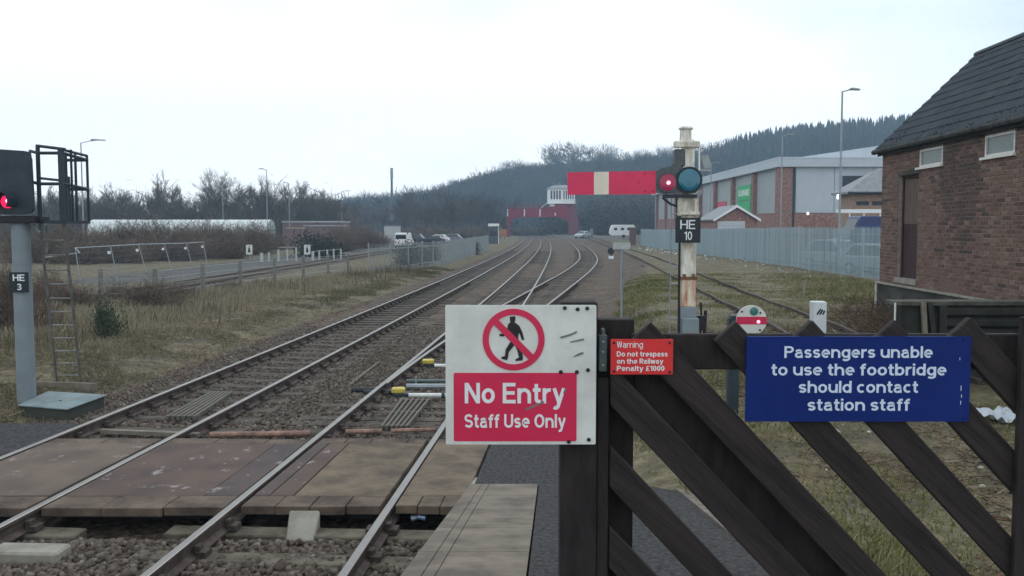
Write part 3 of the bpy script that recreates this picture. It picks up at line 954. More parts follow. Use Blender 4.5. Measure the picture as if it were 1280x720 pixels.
# ------------------------------------------------------------------ barrow crossing
def barrow_crossing():
    root = thing('barrow_crossing', 'boarded staff crossing with red brown plates laid flush between the rails', 'crossing', (-3.5, 10.0, -0.1))
    Y0, Y1 = 8.56, 11.45
    g = 0.052
    def edge(fn, s, extra):
        return lambda y: float(fn(y)) + s * 0.7525 + extra
    bays = [
        ('a', lambda y: float(T1(y)) - 2.3, edge(T1, -1, -g)),
        ('b', edge(T1, -1, 0.085), edge(T1, 1, -0.085)),
        ('c', edge(T1, 1, g), edge(T2, -1, -g)),
        ('d', edge(T2, -1, 0.085), edge(T2, 1, -0.085)),
        ('e', edge(T2, 1, g), lambda y: -0.42 + (y - 9.3) * 0.075),
    ]
    def piece(l, r, ya, yb, f0, f1, mt, name, z=-0.006, th=0.075):
        e = 0.005
        def at(f, y): return l(y) + (r(y) - l(y)) * f
        a = [(at(f0, ya) + e, ya + e, z), (at(f1, ya) - e, ya + e, z), (at(f1, yb) - e, yb - e, z), (at(f0, yb) + e, yb - e, z)]
        dz = random.uniform(-.004, .003)
        a = [(q[0], q[1], q[2] + dz) for q in a]
        MB().prism(a, (0, 0, -th)).build(name, mt, root, bevel=0.006)
    near, far_ = 0.40, 0.26
    specs = {
        'a': [(0, 1, 'asphalt')],
        'b': [(0, 1, 'plate_light')],
        'c': [(0, .80, 'plate_red'), (.80, 1, 'plate_dark')],
        'd': [(0, .12, 'plate_dark'), (.12, .30, 'plate_red'), (.30, 1, 'deck_tan')],
        'e': [(0, 1, 'deck_tan')],
    }
    nplank = {'a': 2, 'b': 2, 'c': 3, 'd': 4, 'e': 3}
    for nm, l, r in bays:
        if nm == 'a':
            piece(l, r, Y0 + .9, Y1 + .9, 0, 1, M['asphalt'], 'path_slab', th=.12)
            continue
        for f0, f1, mk in specs[nm]:
            piece(l, r, Y0 + near, Y1 - far_, f0, f1, M[mk], 'deck_plate')
        k = nplank[nm]
        cuts = [i / k for i in range(k + 1)]
        for i in range(k):
            piece(l, r, Y0 + random.uniform(-.02, .02) + (.06 if nm in 'de' else 0), Y0 + near, cuts[i], cuts[i + 1], M['deck_brown'] if nm != 'e' else M['deck_tan'], 'plank', th=.085)
        k = max(2, nplank[nm])
        cuts = [0] + sorted(random.uniform(i / k - .08, i / k + .08) for i in range(1, k)) + [1]
        for i in range(k):
            piece(l, r, Y1 - far_, Y1 + random.uniform(-.02, .03), cuts[i], cuts[i + 1], M['deck_brown'], 'plank', z=-.010)
        # timber bearers below
        for yb in (Y0 + .45, (Y0 + Y1) / 2, Y1 - .2):
            xl, xr = l(yb) + .04, r(yb) - .04
            MB().box2((xl, yb - .09, -.225), (xr, yb + .09, -.096)).build('bearer', M['black'], root)
barrow_crossing()

# small sloping block against the near edge of the crossing
w = thing('end_block', 'small sloping concrete block against the near edge of the crossing', 'concrete block', tuple(G(375, 660, -0.2)))
mb = MB()
a = G(360, 672, -0.2); b = G(396, 670, -0.2)
c = P(400, 629, 8.53); d = P(362, 630, 8.53)
c.z = d.z = -0.012; c.y = d.y = 8.53
a.y = b.y = min(a.y, 8.2)
mb.add([a, b, c, d, (a.x, a.y, a.z - .06), (b.x, b.y, b.z - .06), (c.x, c.y, -.3), (d.x, d.y, -.3)], [(0, 1, 2, 3), (4, 7, 6, 5), (0, 4, 5, 1), (1, 5, 6, 2), (2, 6, 7, 3), (3, 7, 4, 0)])
mb.build('block_body', M['concrete'], w, bevel=0.012)

# ------------------------------------------------------------------ platform ramp
def ramp_z(y): return max(-0.002, min(1.06, (9.35 - y) / 6.0))
def platform_ramp():
    root = thing('platform_ramp', 'asphalt platform end ramp edged with grey coping slabs', 'platform ramp', (0.5, 6, 0))
    lx = lambda y: -0.42 + (y - 9.3) * 0.043
    cx = lambda y: lx(y) + 0.685
    rx = lambda y: 1.62 - (9.3 - y) * 0.035
    # asphalt surface down the ramp and on over the flat to the crossing
    ysv = [2.9 - 0.0] + [y for y in np.arange(3.2, 9.36, 0.4)] + [9.35, 11.4]
    vs, fs = [], []
    for y in ysv:
        z = ramp_z(y) + .004
        vs += [(cx(y) + .012 if y < 9.3 else lx(9.3) + .03 + (y - 9.3) * .075, y, z), (rx(y), y, z), (rx(y), y, -.3), (cx(y) + .012 if y < 9.3 else lx(9.3) + .03 + (y - 9.3) * .075, y, -.3)]
    for i in range(len(ysv) - 1):
        o = 4 * i
        for k in range(4):
            fs.append((o + k, o + (k + 1) % 4, o + 4 + (k + 1) % 4, o + 4 + k))
    fs += [(0, 1, 2, 3), (len(vs) - 4, len(vs) - 1, len(vs) - 2, len(vs) - 3)]
    mb = MB(); mb.add(vs, fs); mb.build('asphalt_surface', M['asphalt'], root)
    # coping slabs, each with two grooves along it
    y = 9.28
    i = 0
    while y > 2.9:
        L = 0.92
        ya, yb = y - L + .008, y
        za, zb = ramp_z(ya) + .012, ramp_z(yb) + .012
        strips = [(0, .16), (.172, .27), (.282, 1.0)]
        mb = MB()
        for s0, s1 in strips:
            pts = []
            for yy_, zz_ in ((ya, za), (yb, zb)):
                x0 = lx(yy_) + .685 * s0; x1 = lx(yy_) + .685 * s1
                pts.append((x0, x1, yy_, zz_))
            (x0, x1, y_a, z_a), (x2, x3, y_b, z_b) = pts
            q = [(x0, y_a, z_a), (x1, y_a, z_a), (x3, y_b, z_b), (x2, y_b, z_b)]
            mb.prism(q, (0, 0, -.09))
        # base below the grooves
        q = [(lx(ya), ya, za - .008), (lx(ya) + .685, ya, za - .008), (lx(yb) + .685, yb, zb - .008), (lx(yb), yb, zb - .008)]
        mb.prism(q, (0, 0, -.086))
        mb.build('coping_slab', M['slab'], root)
        y -= L
        i += 1
    q = [(lx(9.3) - .02, 9.29, .004), (lx(9.3) + .28, 9.29, .004), (lx(9.3) + .30, 9.62, .002), (lx(9.3) + .03, 9.62, .002)]
    MB().prism(q, (0, 0, -.12)).build('end_slab', M['concrete'], root, bevel=.008)
    # brick riser wall under the coping
    vs = []
    for yy_ in (2.9, 9.28):
        z = ramp_z(yy_) - .08
        vs += [(lx(yy_) + .10, yy_, z), (lx(yy_) + .30, yy_, z), (lx(yy_) + .30, yy_, -.3), (lx(yy_) + .10, yy_, -.3)]
    vs[4] = (vs[4][0], vs[4][1], -.09); vs[5] = (vs[5][0], vs[5][1], -.09)
    MB().add(vs, [(0, 1, 2, 3), (7, 6, 5, 4), (0, 4, 5, 1), (1, 5, 6, 2), (2, 6, 7, 3), (3, 7, 4, 0)]).build('riser_wall', M['concrete'], root)
    # pale kerb along the grass side
    y = 9.2
    while y > 3.0:
        ya, yb = y - .9, y - .01
        q = [(rx(ya), ya, ramp_z(ya) + .02), (rx(ya) + .10, ya, ramp_z(ya) + .02), (rx(yb) + .10, yb, ramp_z(yb) + .02), (rx(yb), yb, ramp_z(yb) + .02)]
        MB().prism(q, (0, 0, -.35)).build('kerb_stone', M['slab'], root)
        y -= .9
    # level platform behind the gate, where one stands
    MB().box2((lx(2.9), -16, -.3), (2.2, 2.89, 1.066)).build('platform_surface', M['asphalt'], root)
platform_ramp()

# ------------------------------------------------------------------ text: a plain round sans drawn as strokes
def glyph_strokes(ch, w):
    """Centre lines of one letter (cap height 1, x-height .74) and its advance width; w is the stroke width."""
    h = w / 2; X = .74
    def arc(cx, cy, rx, ry, a0, a1, n=14):
        return [(cx + rx * math.cos(R(a0 + (a1 - a0) * k / n)), cy + ry * math.sin(R(a0 + (a1 - a0) * k / n))) for k in range(n + 1)]
    def oval(W, H, y0=0.0): return arc(W / 2, y0 + H / 2, W / 2 - h, H / 2 - h, 0, 360, 28)
    def ess(W, H):
        ru = (H / 2 - h) / 2; rx = W / 2 - h
        return arc(W / 2, H - h - ru, rx, ru, 22, 270) + arc(W / 2, h + ru, rx, ru, 90, -158)[1:]
    W = .60
    ra = .27
    if ch == 'o': return [oval(.64, X)], .64
    if ch == 'c': return [arc(.31, X / 2, .31 - h, X / 2 - h, 48, 312, 22)], .57
    if ch == 'e': return [[(h, X / 2), (.62 - h, X / 2)] + arc(.31, X / 2, .31 - h, X / 2 - h, 0, 312, 24)[1:]], .62
    if ch == 'n': return [[(h, 0), (h, X)], [(h, X - ra - h)] + arc(.29 + h / 2, X - ra - h, .29 - h / 2, ra, 170, 0)+ [(.58, 0)]], .58 + h
    if ch == 'h': return [[(h, 0), (h, 1)], [(h, X - ra - h)] + arc(.29 + h / 2, X - ra - h, .29 - h / 2, ra, 170, 0) + [(.58, 0)]], .58 + h
    if ch == 'u': return [[(.58, 0), (.58, X)], [(h, X)] + arc(.29 + h / 2, ra + h, .29 - h / 2, ra, 180, 350)], .58 + h
    if ch == 'r': return [[(h, 0), (h, X)], arc(h + .26, X - ra - h, .26, ra, 172, 78)], .40
    if ch == 'b': return [[(h, 0), (h, 1)], oval(.64, X)], .64
    if ch == 'd': return [[(.64 - h, 0), (.64 - h, 1)], oval(.64, X)], .64
    if ch == 'p': return [[(h, -.28), (h, X)], oval(.64, X)], .64
    if ch == 'g': return [[(.64 - h, X)] + arc(.32, -.03, .32 - h, .25 - h, 0, -150), oval(.64, X)], .64
    if ch == 'a': return [[(.58 - h, 0), (.58 - h, X - .23)] + arc(.29, X - h - .20, .29 - h, .20, 10, 158)[0:], [(.58 - h, .44), (.28, .42)] + arc(.25, .225 + h / 4, .25 - h, .215 - h / 2, 90, 270)[1:] + [(.36, h), (.58 - h, .20)]], .60
    if ch == 's': return [ess(.54, X)], .54
    if ch == 'S': return [ess(.68, 1)], .68
    if ch == 't': return [[(.17, .95), (.17, h + .13)] + arc(.17 + .13, h + .13, .13, .13, 180, 275)[1:] + [(.39, h)], [(0, X - h), (.38, X - h)]], .39
    if ch == 'f': return [[(.17, 0), (.17, 1 - h - .15)] + arc(.17 + .15, 1 - h - .15, .15, .15, 180, 92)[1:] + [(.40, 1 - h)], [(0, X - h), (.37, X - h)]], .40
    if ch == 'i': return [[(h, 0), (h, X)], [(h, 1 - w * .95), (h, 1)]], w
    if ch == 'l': return [[(h, 0), (h, 1)]], w
    if ch == 'k': return [[(h, 0), (h, 1)], [(h, .24), (.54, X)], [(.22, .38), (.56, 0)]], .58
    if ch == 'y': return [[(.08, X), (.31, .04)], [(.55, X), (.28, -.10)] + arc(.13, -.11, .15, .12, -10, -90)[1:] + [(.06, -.28 + h)]], .62
    if ch == 'w': return [[(.08, X), (.23, 0)], [(.23, 0), (.42, X)], [(.42, X), (.61, 0)], [(.61, 0), (.76, X)]], .84
    if ch == 'W': return [[(.09, 1), (.27, 0)], [(.27, 0), (.48, 1)], [(.48, 1), (.69, 0)], [(.69, 0), (.87, 1)]], .96
    if ch == 'N': return [[(h, 0), (h, 1)], [(h * 1.3, 1 - h * .6), (.74 - h * 1.3, h * .6)], [(.74 - h, 0), (.74 - h, 1)]], .74
    if ch == 'E': return [[(h, 0), (h, 1)], [(h, 1 - h), (.62, 1 - h)], [(h, .51), (.58, .51)], [(h, h), (.63, h)]], .63
    if ch == 'H': return [[(h, 0), (h, 1)], [(.72 - h, 0), (.72 - h, 1)], [(h, .51), (.72 - h, .51)]], .72
    if ch == 'L': return [[(h, 0), (h, 1)], [(h, h), (.58, h)]], .58
    if ch == 'I': return [[(h, 0), (h, 1)]], w
    if ch == 'U': return [[(h, 1), (h, .33)] + arc(.36, .33, .36 - h, .33 - h, 180, 360)[1:] + [(.72 - h, 1)]], .72
    if ch == 'O': return [oval(.80, 1)], .80
    if ch == 'P' or ch == 'R':
        r_ = (.58 - w) / 2
        a = [[(h, 0), (h, 1)], [(h, 1 - h), (.36, 1 - h)] + arc(.38, 1 - h - r_, .30 - h, r_, 90, -90)[1:] + [(h, 1 - h - 2 * r_)]]
        if ch == 'R': a.append([(.34, .42), (.62, 0)])
        return a, .68
    if ch == 'D': return [[(h, 0), (h, 1)], [(h, 1 - h), (.30, 1 - h)] + arc(.32, .5, .42 - h, .5 - h, 90, -90, 18)[1:] + [(h, h)]], .74
    if ch == '0': return [oval(.56, 1)], .56
    if ch == '1': return [[(.30, 0), (.30, 1)], [(.04, .76), (.30, .90)]], .30 + h
    if ch == '3':
        ru = (.5 - h) / 2
        return [arc(.29, 1 - h - ru, .27 - h, ru, 155, -90) + arc(.29, h + ru, .29 - h, ru, 90, -155)[1:]], .58
    if ch == '£': return [[(.02, h), (.60, h)], [(.06, .46), (.48, .46)], [(.10, h)] + [(.20, .22), (.20, .62)] + arc(.39, .70, .19, .30 - h, 180, 35)[0:]], .62
    return [], .30

def stroke_quads(path, w):
    pts = [Vector((p[0], p[1])) for p in path]
    closed = (pts[0] - pts[-1]).length < 1e-6
    L, Rr = [], []
    n = len(pts)
    for i in range(n):
        a = pts[i - 1] if i > 0 else (pts[-2] if closed else pts[i])
        b = pts[i + 1] if i < n - 1 else (pts[1] if closed else pts[i])
        d0 = (pts[i] - a); d1 = (b - pts[i])
        if d0.length < 1e-9: d0 = d1
        if d1.length < 1e-9: d1 = d0
        d0.normalize(); d1.normalize()
        t = (d0 + d1).normalized()
        nn_ = Vector((-t.y, t.x))
        k = max(.45, nn_.dot(Vector((-d1.y, d1.x))))
        L.append(pts[i] + nn_ * (w / 2 / k)); Rr.append(pts[i] - nn_ * (w / 2 / k))
    return L, Rr

def lettering(body, x0, x1, zbase, zcap, y, mt, parent, bold=0.18, th=0.0):
    """Painted letters facing -Y, spanning x0..x1 and cap height zbase..zcap, a hair proud of the plane y."""
    gap = .085 + .25 * max(0, .16 - bold)
    xcur = 0.0
    items = []
    for ch in body:
        if ch == ' ':
            xcur += .30; continue
        st, adv = glyph_strokes(ch, bold)
        items += [(xcur, k, p) for k, p in enumerate(st)]
        xcur += adv + gap
    total = xcur - gap
    sx = (x1 - x0) / total; sz = zcap - zbase
    mb = MB()
    for ox, k, p in items:
        L, Rr = stroke_quads(p, bold)
        yy_ = y - .0003 - .0002 * k
        vs = [(x0 + (q.x + ox) * sx, yy_, zbase + q.y * sz) for q in L] + [(x0 + (q.x + ox) * sx, yy_, zbase + q.y * sz) for q in Rr]
        n = len(L)
        mb.add(vs, [(i, n + i, n + i + 1, i + 1) for i in range(n - 1)])
    off = Vector((0, 0, 0))
    q = parent
    while q is not None:
        off += q.location; q = q.parent
    me = bpy.data.meshes.new('lettering')
    me.from_pydata([tuple(Vector(v) - off) for v in mb.v], [], mb.f)
    me.materials.append(mt)
    return link('lettering', me, parent)

def rounded(x0, x1, z0, z1, y, r, n=5):
    pts = []
    for cx, cz, a0 in ((x1 - r, z1 - r, 0), (x0 + r, z1 - r, 90), (x0 + r, z0 + r, 180), (x1 - r, z0 + r, 270)):
        for k in range(n + 1):
            a = R(a0 + 90 * k / n)
            pts.append((cx + r * math.cos(a), y, cz + r * math.sin(a)))
    return pts

# ------------------------------------------------------------------ gate, posts and signs (in the plane about 4.1 m ahead)
GY_ = 4.10
def gp(px, py, D=GY_):
    v = P(px, py, D); return v.x, v.z

def gate_and_signs():
    # gatepost behind the No Entry sign
    x0, _ = gp(701, 500); x1, _ = gp(747, 500)
    _, zt = gp(740, 376, 4.20)
    gpo = thing('gate_post', 'square dark timber gatepost carrying the no entry sign', 'gate post', ((x0 + x1) / 2, 4.2, 0.86))
    MB().box2((x0, 4.12, .80), (x1, 4.28, zt)).build('post_shaft', M['wood'], gpo, bevel=.006)
    MB().box2((x1 + .002, 4.13, .82), (gp(762, 500)[0], 4.24, gp(750, 474)[1])).build('side_batten', M['wood'], gpo, bevel=.004)
    # metal hinge strap
    h = MB()
    hx0, hz0 = gp(749, 466); hx1, hz1 = gp(760, 420)
    h.box2((hx0, 4.13, hz0), (hx1, 4.19, hz1))
    h.lathe([(.009, -.01), (.013, .0), (.013, .02), (.006, .03)], ((hx0 + hx1) / 2, 4.16, hz1), n=10)
    h.build('hinge', mat('grey_green_hinge', (0.08, 0.10, 0.10), 0.5, 0.4, var=.2, scale=20), gpo, bevel=.003)
    hb = MB()
    for zz in (hz0 + .03, hz0 + .09, hz1 - .03):
        hb.lathe([(.006, 0), (.006, -.006), (.003, -.008)], ((hx0 + hx1) / 2, 4.13, zz), axis='Y', n=8)
    hb.build('hinge_bolt', M['galv'], gpo)

    g = thing('timber_gate', 'dark timber gate with slanting square ended boards carrying two notices', 'gate', (1.4, GY_, 0.93))
    sx0, sz = gp(763, 400, 4.2); sx1, _ = gp(794, 400, 4.2)
    MB().box2((sx0 - .06, 4.225, .89), (sx1, 4.33, sz)).build('stile', M['wood'], g, bevel=.005)
    rx0, rzt = gp(846, 420); _, rzb = gp(846, 465)
    RXE = gp(1284, 440)[0]
    MB().box2((sx1 - .02, 4.17, rzb), (RXE, 4.218, rzt)).build('top_rail', M['wood'], g, bevel=.005)
    MB().box2((sx1 + .002, 4.17, .90), (RXE, 4.218, 1.02)).build('bottom_rail', M['wood'], g, bevel=.005)
    # slanting boards: direction down-right, 47 degrees, square cut ends
    th_ = math.atan2(1, 0.935)
    dx, dz = math.cos(th_), -math.sin(th_)
    nxp, nzp = math.sin(th_), math.cos(th_)          # up-right normal
    wid = 0.133
    xl = gp(763.5, 500)[0]
    zlow = 0.90
    tips = [(922, 402), (1018, 401), (1122, 400), (1217, 398), (1312, 398), (1405, 398)]
    step = (gp(1217, 400)[0] - gp(922, 400)[0]) / 3
    tx0 = gp(815, 405)[0]; tz0 = gp(815, 404)[1]
    def clip(poly, a, b, c):
        """keep a*x + b*z >= c"""
        out = []
        for i in range(len(poly)):
            p, q = poly[i], poly[(i + 1) % len(poly)]
            fp, fq = a * p[0] + b * p[1] - c, a * q[0] + b * q[1] - c
            if fp >= 0: out.append(p)
            if fp * fq < 0:
                t = fp / (fp - fq)
                out.append((p[0] + (q[0] - p[0]) * t, p[1] + (q[1] - p[1]) * t))
        return out
    for k in range(-4, 6):
        tx = tx0 + step * k if k <= 0 else gp(tips[k - 1][0], 400)[0]
        tz = tz0 if k <= 0 else gp(*tips[k - 1])[1]
        tz += random.uniform(-.003, .003)
        L = 3.0
        tip = (tx, tz)
        poly = [tip, (tx + dx * L, tz + dz * L), (tx + dx * L - nxp * wid, tz + dz * L - nzp * wid), (tx - nxp * wid, tz - nzp * wid)]
        poly = clip(poly, 0, 1, zlow)
        poly = clip(poly, 1, 0, xl)
        poly = clip(poly, -1, 0, -RXE)
        if k < 0:
            # boards left of the first tip start at the stile
            poly = clip(poly, 0, -1, -(rzb - .0))
        if len(poly) < 3: continue
        yoff = 4.118 + random.uniform(0, .004)
        MB().prism([(p[0], yoff, p[1]) for p in poly], (0, .048, 0)).build('board', M['wood_diag'], g, bevel=.0045)
    # back brace filling the gap between two boards
    tx = tx0 - 0.178; tz = rzb + .05
    tx = tx0 + (tz0 - tz) * 0.935 - 0.165
    poly = [(tx, tz), (tx + dx * 3, tz + dz * 3), (tx + dx * 3 - nxp * .19, tz + dz * 3 - nzp * .19), (tx - nxp * .19, tz - nzp * .19)]
    poly = clip(poly, 0, 1, zlow); poly = clip(poly, -1, 0, -RXE); poly = clip(poly, 1, 0, sx1 + .004)
    MB().prism([(p[0], 4.222, p[1]) for p in poly], (0, .05, 0)).build('brace', M['wood'], g, bevel=.004)
    # far gatepost at the right edge of the picture
    rp = thing('gate_post', 'dark timber post at the closing end of the slatted gate', 'gate post', (RXE + .08, 4.2, .8))
    MB().box2((gp(1273.5, 440)[0], 4.075, .1), (gp(1273.5, 440)[0] + .13, 4.112, gp(1276, 396)[1])).build('post_shaft', M['wood'], rp, bevel=.004)

    # ---- No Entry sign
    D = 4.06
    q = lambda px, py: gp(px, py, D)
    x0, z1 = q(556.5, 381.5); x1, z0 = q(744.5, 555.5)
    s = thing('no_entry_sign', 'white board with red panel reading No Entry Staff Use Only and crossed walking man', 'sign', ((x0 + x1) / 2, D, z0))
    MB().prism(rounded(x0, x1, z0, z1, D, .006, 3), (0, .012, 0)).build('board_panel', M['sign_white'], s)
    a, b = q(567, 466); c, d = q(720.5, 551.5)
    MB().prism(rounded(a, c, d, b, D - .0022, .008), (0, .003, 0)).build('red_panel', M['sign_red'], s)
    for txt, xa, xb, zc, zb in (('No Entry', 581, 706.5, 478.5, 504), ('Staff Use Only', 580.7, 707, 517.5, 534.5)):
        lettering(txt, q(xa, zb)[0], q(xb, zb)[0], q(xa, zb)[1], q(xa, zc)[1], D - .0026, M['letter_white'], s, bold=0.172)
    cx, cz = q(642, 424.5)
    ro, ri = 39 * D / FPX, 31.2 * D / FPX
    n = 56
    ring = MB()
    vs, fs = [], []
    for k in range(n):
        an = 2 * math.pi * k / n
        for r_ in (ro, ri):
            for yy_ in (D - .0035, D - .0005):
                vs.append((cx + r_ * math.cos(an), yy_, cz + r_ * math.sin(an)))
    for k in range(n):
        i, j = 4 * k, 4 * ((k + 1) % n)
        fs += [(i, j, j + 2, i + 2), (i + 1, i + 3, j + 3, j + 1), (i, i + 1, j + 1, j), (i + 2, j + 2, j + 3, i + 3)]
    ring.add(vs, fs)
    hw = 4.2 * D / FPX
    an = R(-45)
    u_ = Vector((math.cos(an), 0, math.sin(an))); v_ = Vector((-math.sin(an), 0, math.cos(an)))
    cc = Vector((cx, D - .0045, cz)); L = (ri + .004)
    ring.prism([cc + u_ * L + v_ * hw, cc - u_ * L + v_ * hw, cc - u_ * L - v_ * hw, cc + u_ * L - v_ * hw], (0, .004, 0))
    ring.build('prohibition_ring', M['sign_red'], s)
    man = MB()
    def pl(pts, yo=.0026):
        o = []
        for (ix, iy) in pts:
            xx_, zz_ = q(540 + ix / 3.272, 360 + iy / 3.272)
            o.append((xx_, D - yo, zz_))
        man.prism(o, (0, .0022, 0))
    pl([(319, 117), (338, 115), (342, 120), (340, 135), (334, 141), (321, 138), (318, 130)])
    pl([(322, 138), (338, 140), (352, 150), (357, 175), (352, 200), (356, 222), (322, 222), (318, 195), (310, 172), (312, 148)], .0027)
    pl([(312, 148), (322, 155), (316, 185), (292, 198), (276, 196), (276, 188), (290, 186), (306, 172)], .0028)
    pl([(350, 149), (358, 156), (370, 182), (377, 210), (368, 213), (360, 190), (348, 170)], .0029)
    pl([(322, 218), (345, 220), (330, 242), (314, 262), (310, 288), (306, 295), (284, 289), (284, 282), (298, 278), (302, 250)], .0030)
    pl([(334, 220), (356, 220), (366, 252), (372, 282), (370, 296), (342, 298), (342, 291), (356, 284), (350, 258)], .0031)
    man.build('walking_man', M['black'], s)
    bolts = MB()
    for bx, by in ((706, 385), (722, 386.5), (734, 385.5), (701, 465), (721, 465), (735, 462.5), (736, 549.5), (711, 552)):
        xx_, zz_ = q(bx, by)
        bolts.lathe([(.0095, .001), (.0095, -.004), (.006, -.009)], (xx_, D - .001, zz_), axis='Y', n=6)
    bolts.build('bolt', M['black'], s)
    sc = MB()
    for pts in (((700, 421), (710, 418), (716, 416), (721, 413.5), (721, 416), (712, 420), (701, 423)), ((712, 427), (725, 424), (730, 423), (730, 425), (714, 428)),
                ((716, 446), (724, 441), (729, 440), (729.5, 442), (722, 445)), ((656, 511), (680, 501), (680, 503.5), (658, 513)), ((704, 490), (707, 484), (708, 487), (704, 493))):
        o = []
        for ix, iy in pts:
            xx_, zz_ = q(ix, iy); o.append((xx_, D - .0034, zz_))
        sc.prism(o, (0, .0032, 0))
    sc.build('scuff_mark', mat('grey_scuff', (0.16, 0.15, 0.15), 0.8), s)

    # ---- small red warning sign
    D = 4.10
    q = lambda px, py: gp(px, py, D)
    x0, z1 = q(763.5, 424); x1, z0 = q(841, 468)
    s = thing('trespass_warning_sign', 'small red enamel notice reading Warning Do not trespass on the Railway', 'sign', ((x0 + x1) / 2, D, z0))
    MB().prism(rounded(x0, x1, z0, z1, D, .003, 2), (0, .008, 0)).build('board_panel', M['sign_red2'], s)
    for txt, xa, xb, zc, zb, bo in (('Warning', 771, 803.6, 426.8, 434.6, .12), ('Do not trespass', 771, 834.5, 439.2, 445.6, .175), ('on the Railway', 771, 829, 448.2, 454.6, .175), ('Penalty £1000', 771, 830.5, 457.2, 463.6, .175)):
        lettering(txt, q(xa, zb)[0], q(xb, zb)[0], q(xa, zb)[1], q(xa, zc)[1], D - .0006, M['letter_white'], s, bold=bo)
    bo = MB()
    for bx, by in ((767.5, 428.5), (837, 428.5), (767.5, 464), (837, 465)):
        xx_, zz_ = q(bx, by)
        bo.lathe([(.006, .001), (.006, -.003), (.003, -.005)], (xx_, D - .001, zz_), axis='Y', n=8)
    bo.build('screw', M['black'], s)

    # ---- blue passenger sign
    D = 4.095
    q = lambda px, py: gp(px, py, D)
    x0, z1 = q(933.5, 420.5); x1, z0 = q(1211, 527)
    s = thing('passenger_notice_sign', 'wide blue notice telling passengers unable to use the footbridge to contact staff', 'sign', ((x0 + x1) / 2, D, z0))
    MB().prism(rounded(x0, x1, z0, z1, D, .004, 2), (0, .012, 0)).build('board_panel', M['sign_blue'], s)
    for txt, xa, xb, zc, zb in (('Passengers unable', 980.3, 1165.5, 432.7, 447.3), ('to use the footbridge', 964, 1182.7, 454.5, 469.3), ('should contact', 998.3, 1147.3, 476, 491), ('station staff', 1009.3, 1137, 498.3, 513.3)):
        lettering(txt, q(xa, zb)[0], q(xb, zb)[0], q(xa, zb)[1], q(xa, zc)[1], D - .0006, M['letter_pale'], s, bold=.168)
    bo = MB()
    for bx, by in ((939, 425), (1205, 424.5), (939, 522), (1205, 522.5)):
        xx_, zz_ = q(bx, by)
        bo.lathe([(.006, .001), (.006, -.003), (.003, -.005)], (xx_, D - .001, zz_), axis='Y', n=8)
    bo.build('screw', M['sign_blue'], s)
    sc = MB()
    for xx0, yy0, hh in ((1201, 482, 8), (1201.5, 493, 5), (1200.5, 501, 6), (1199.5, 447, 4)):
        a, b = q(xx0, yy0); c, d = q(xx0 + .5, yy0 + hh * .8)
        sc.box2((a, D - .001, b), (c, D + .001, d))
    sc.build('chipped_paint', M['letter_white'], s)
gate_and_signs()

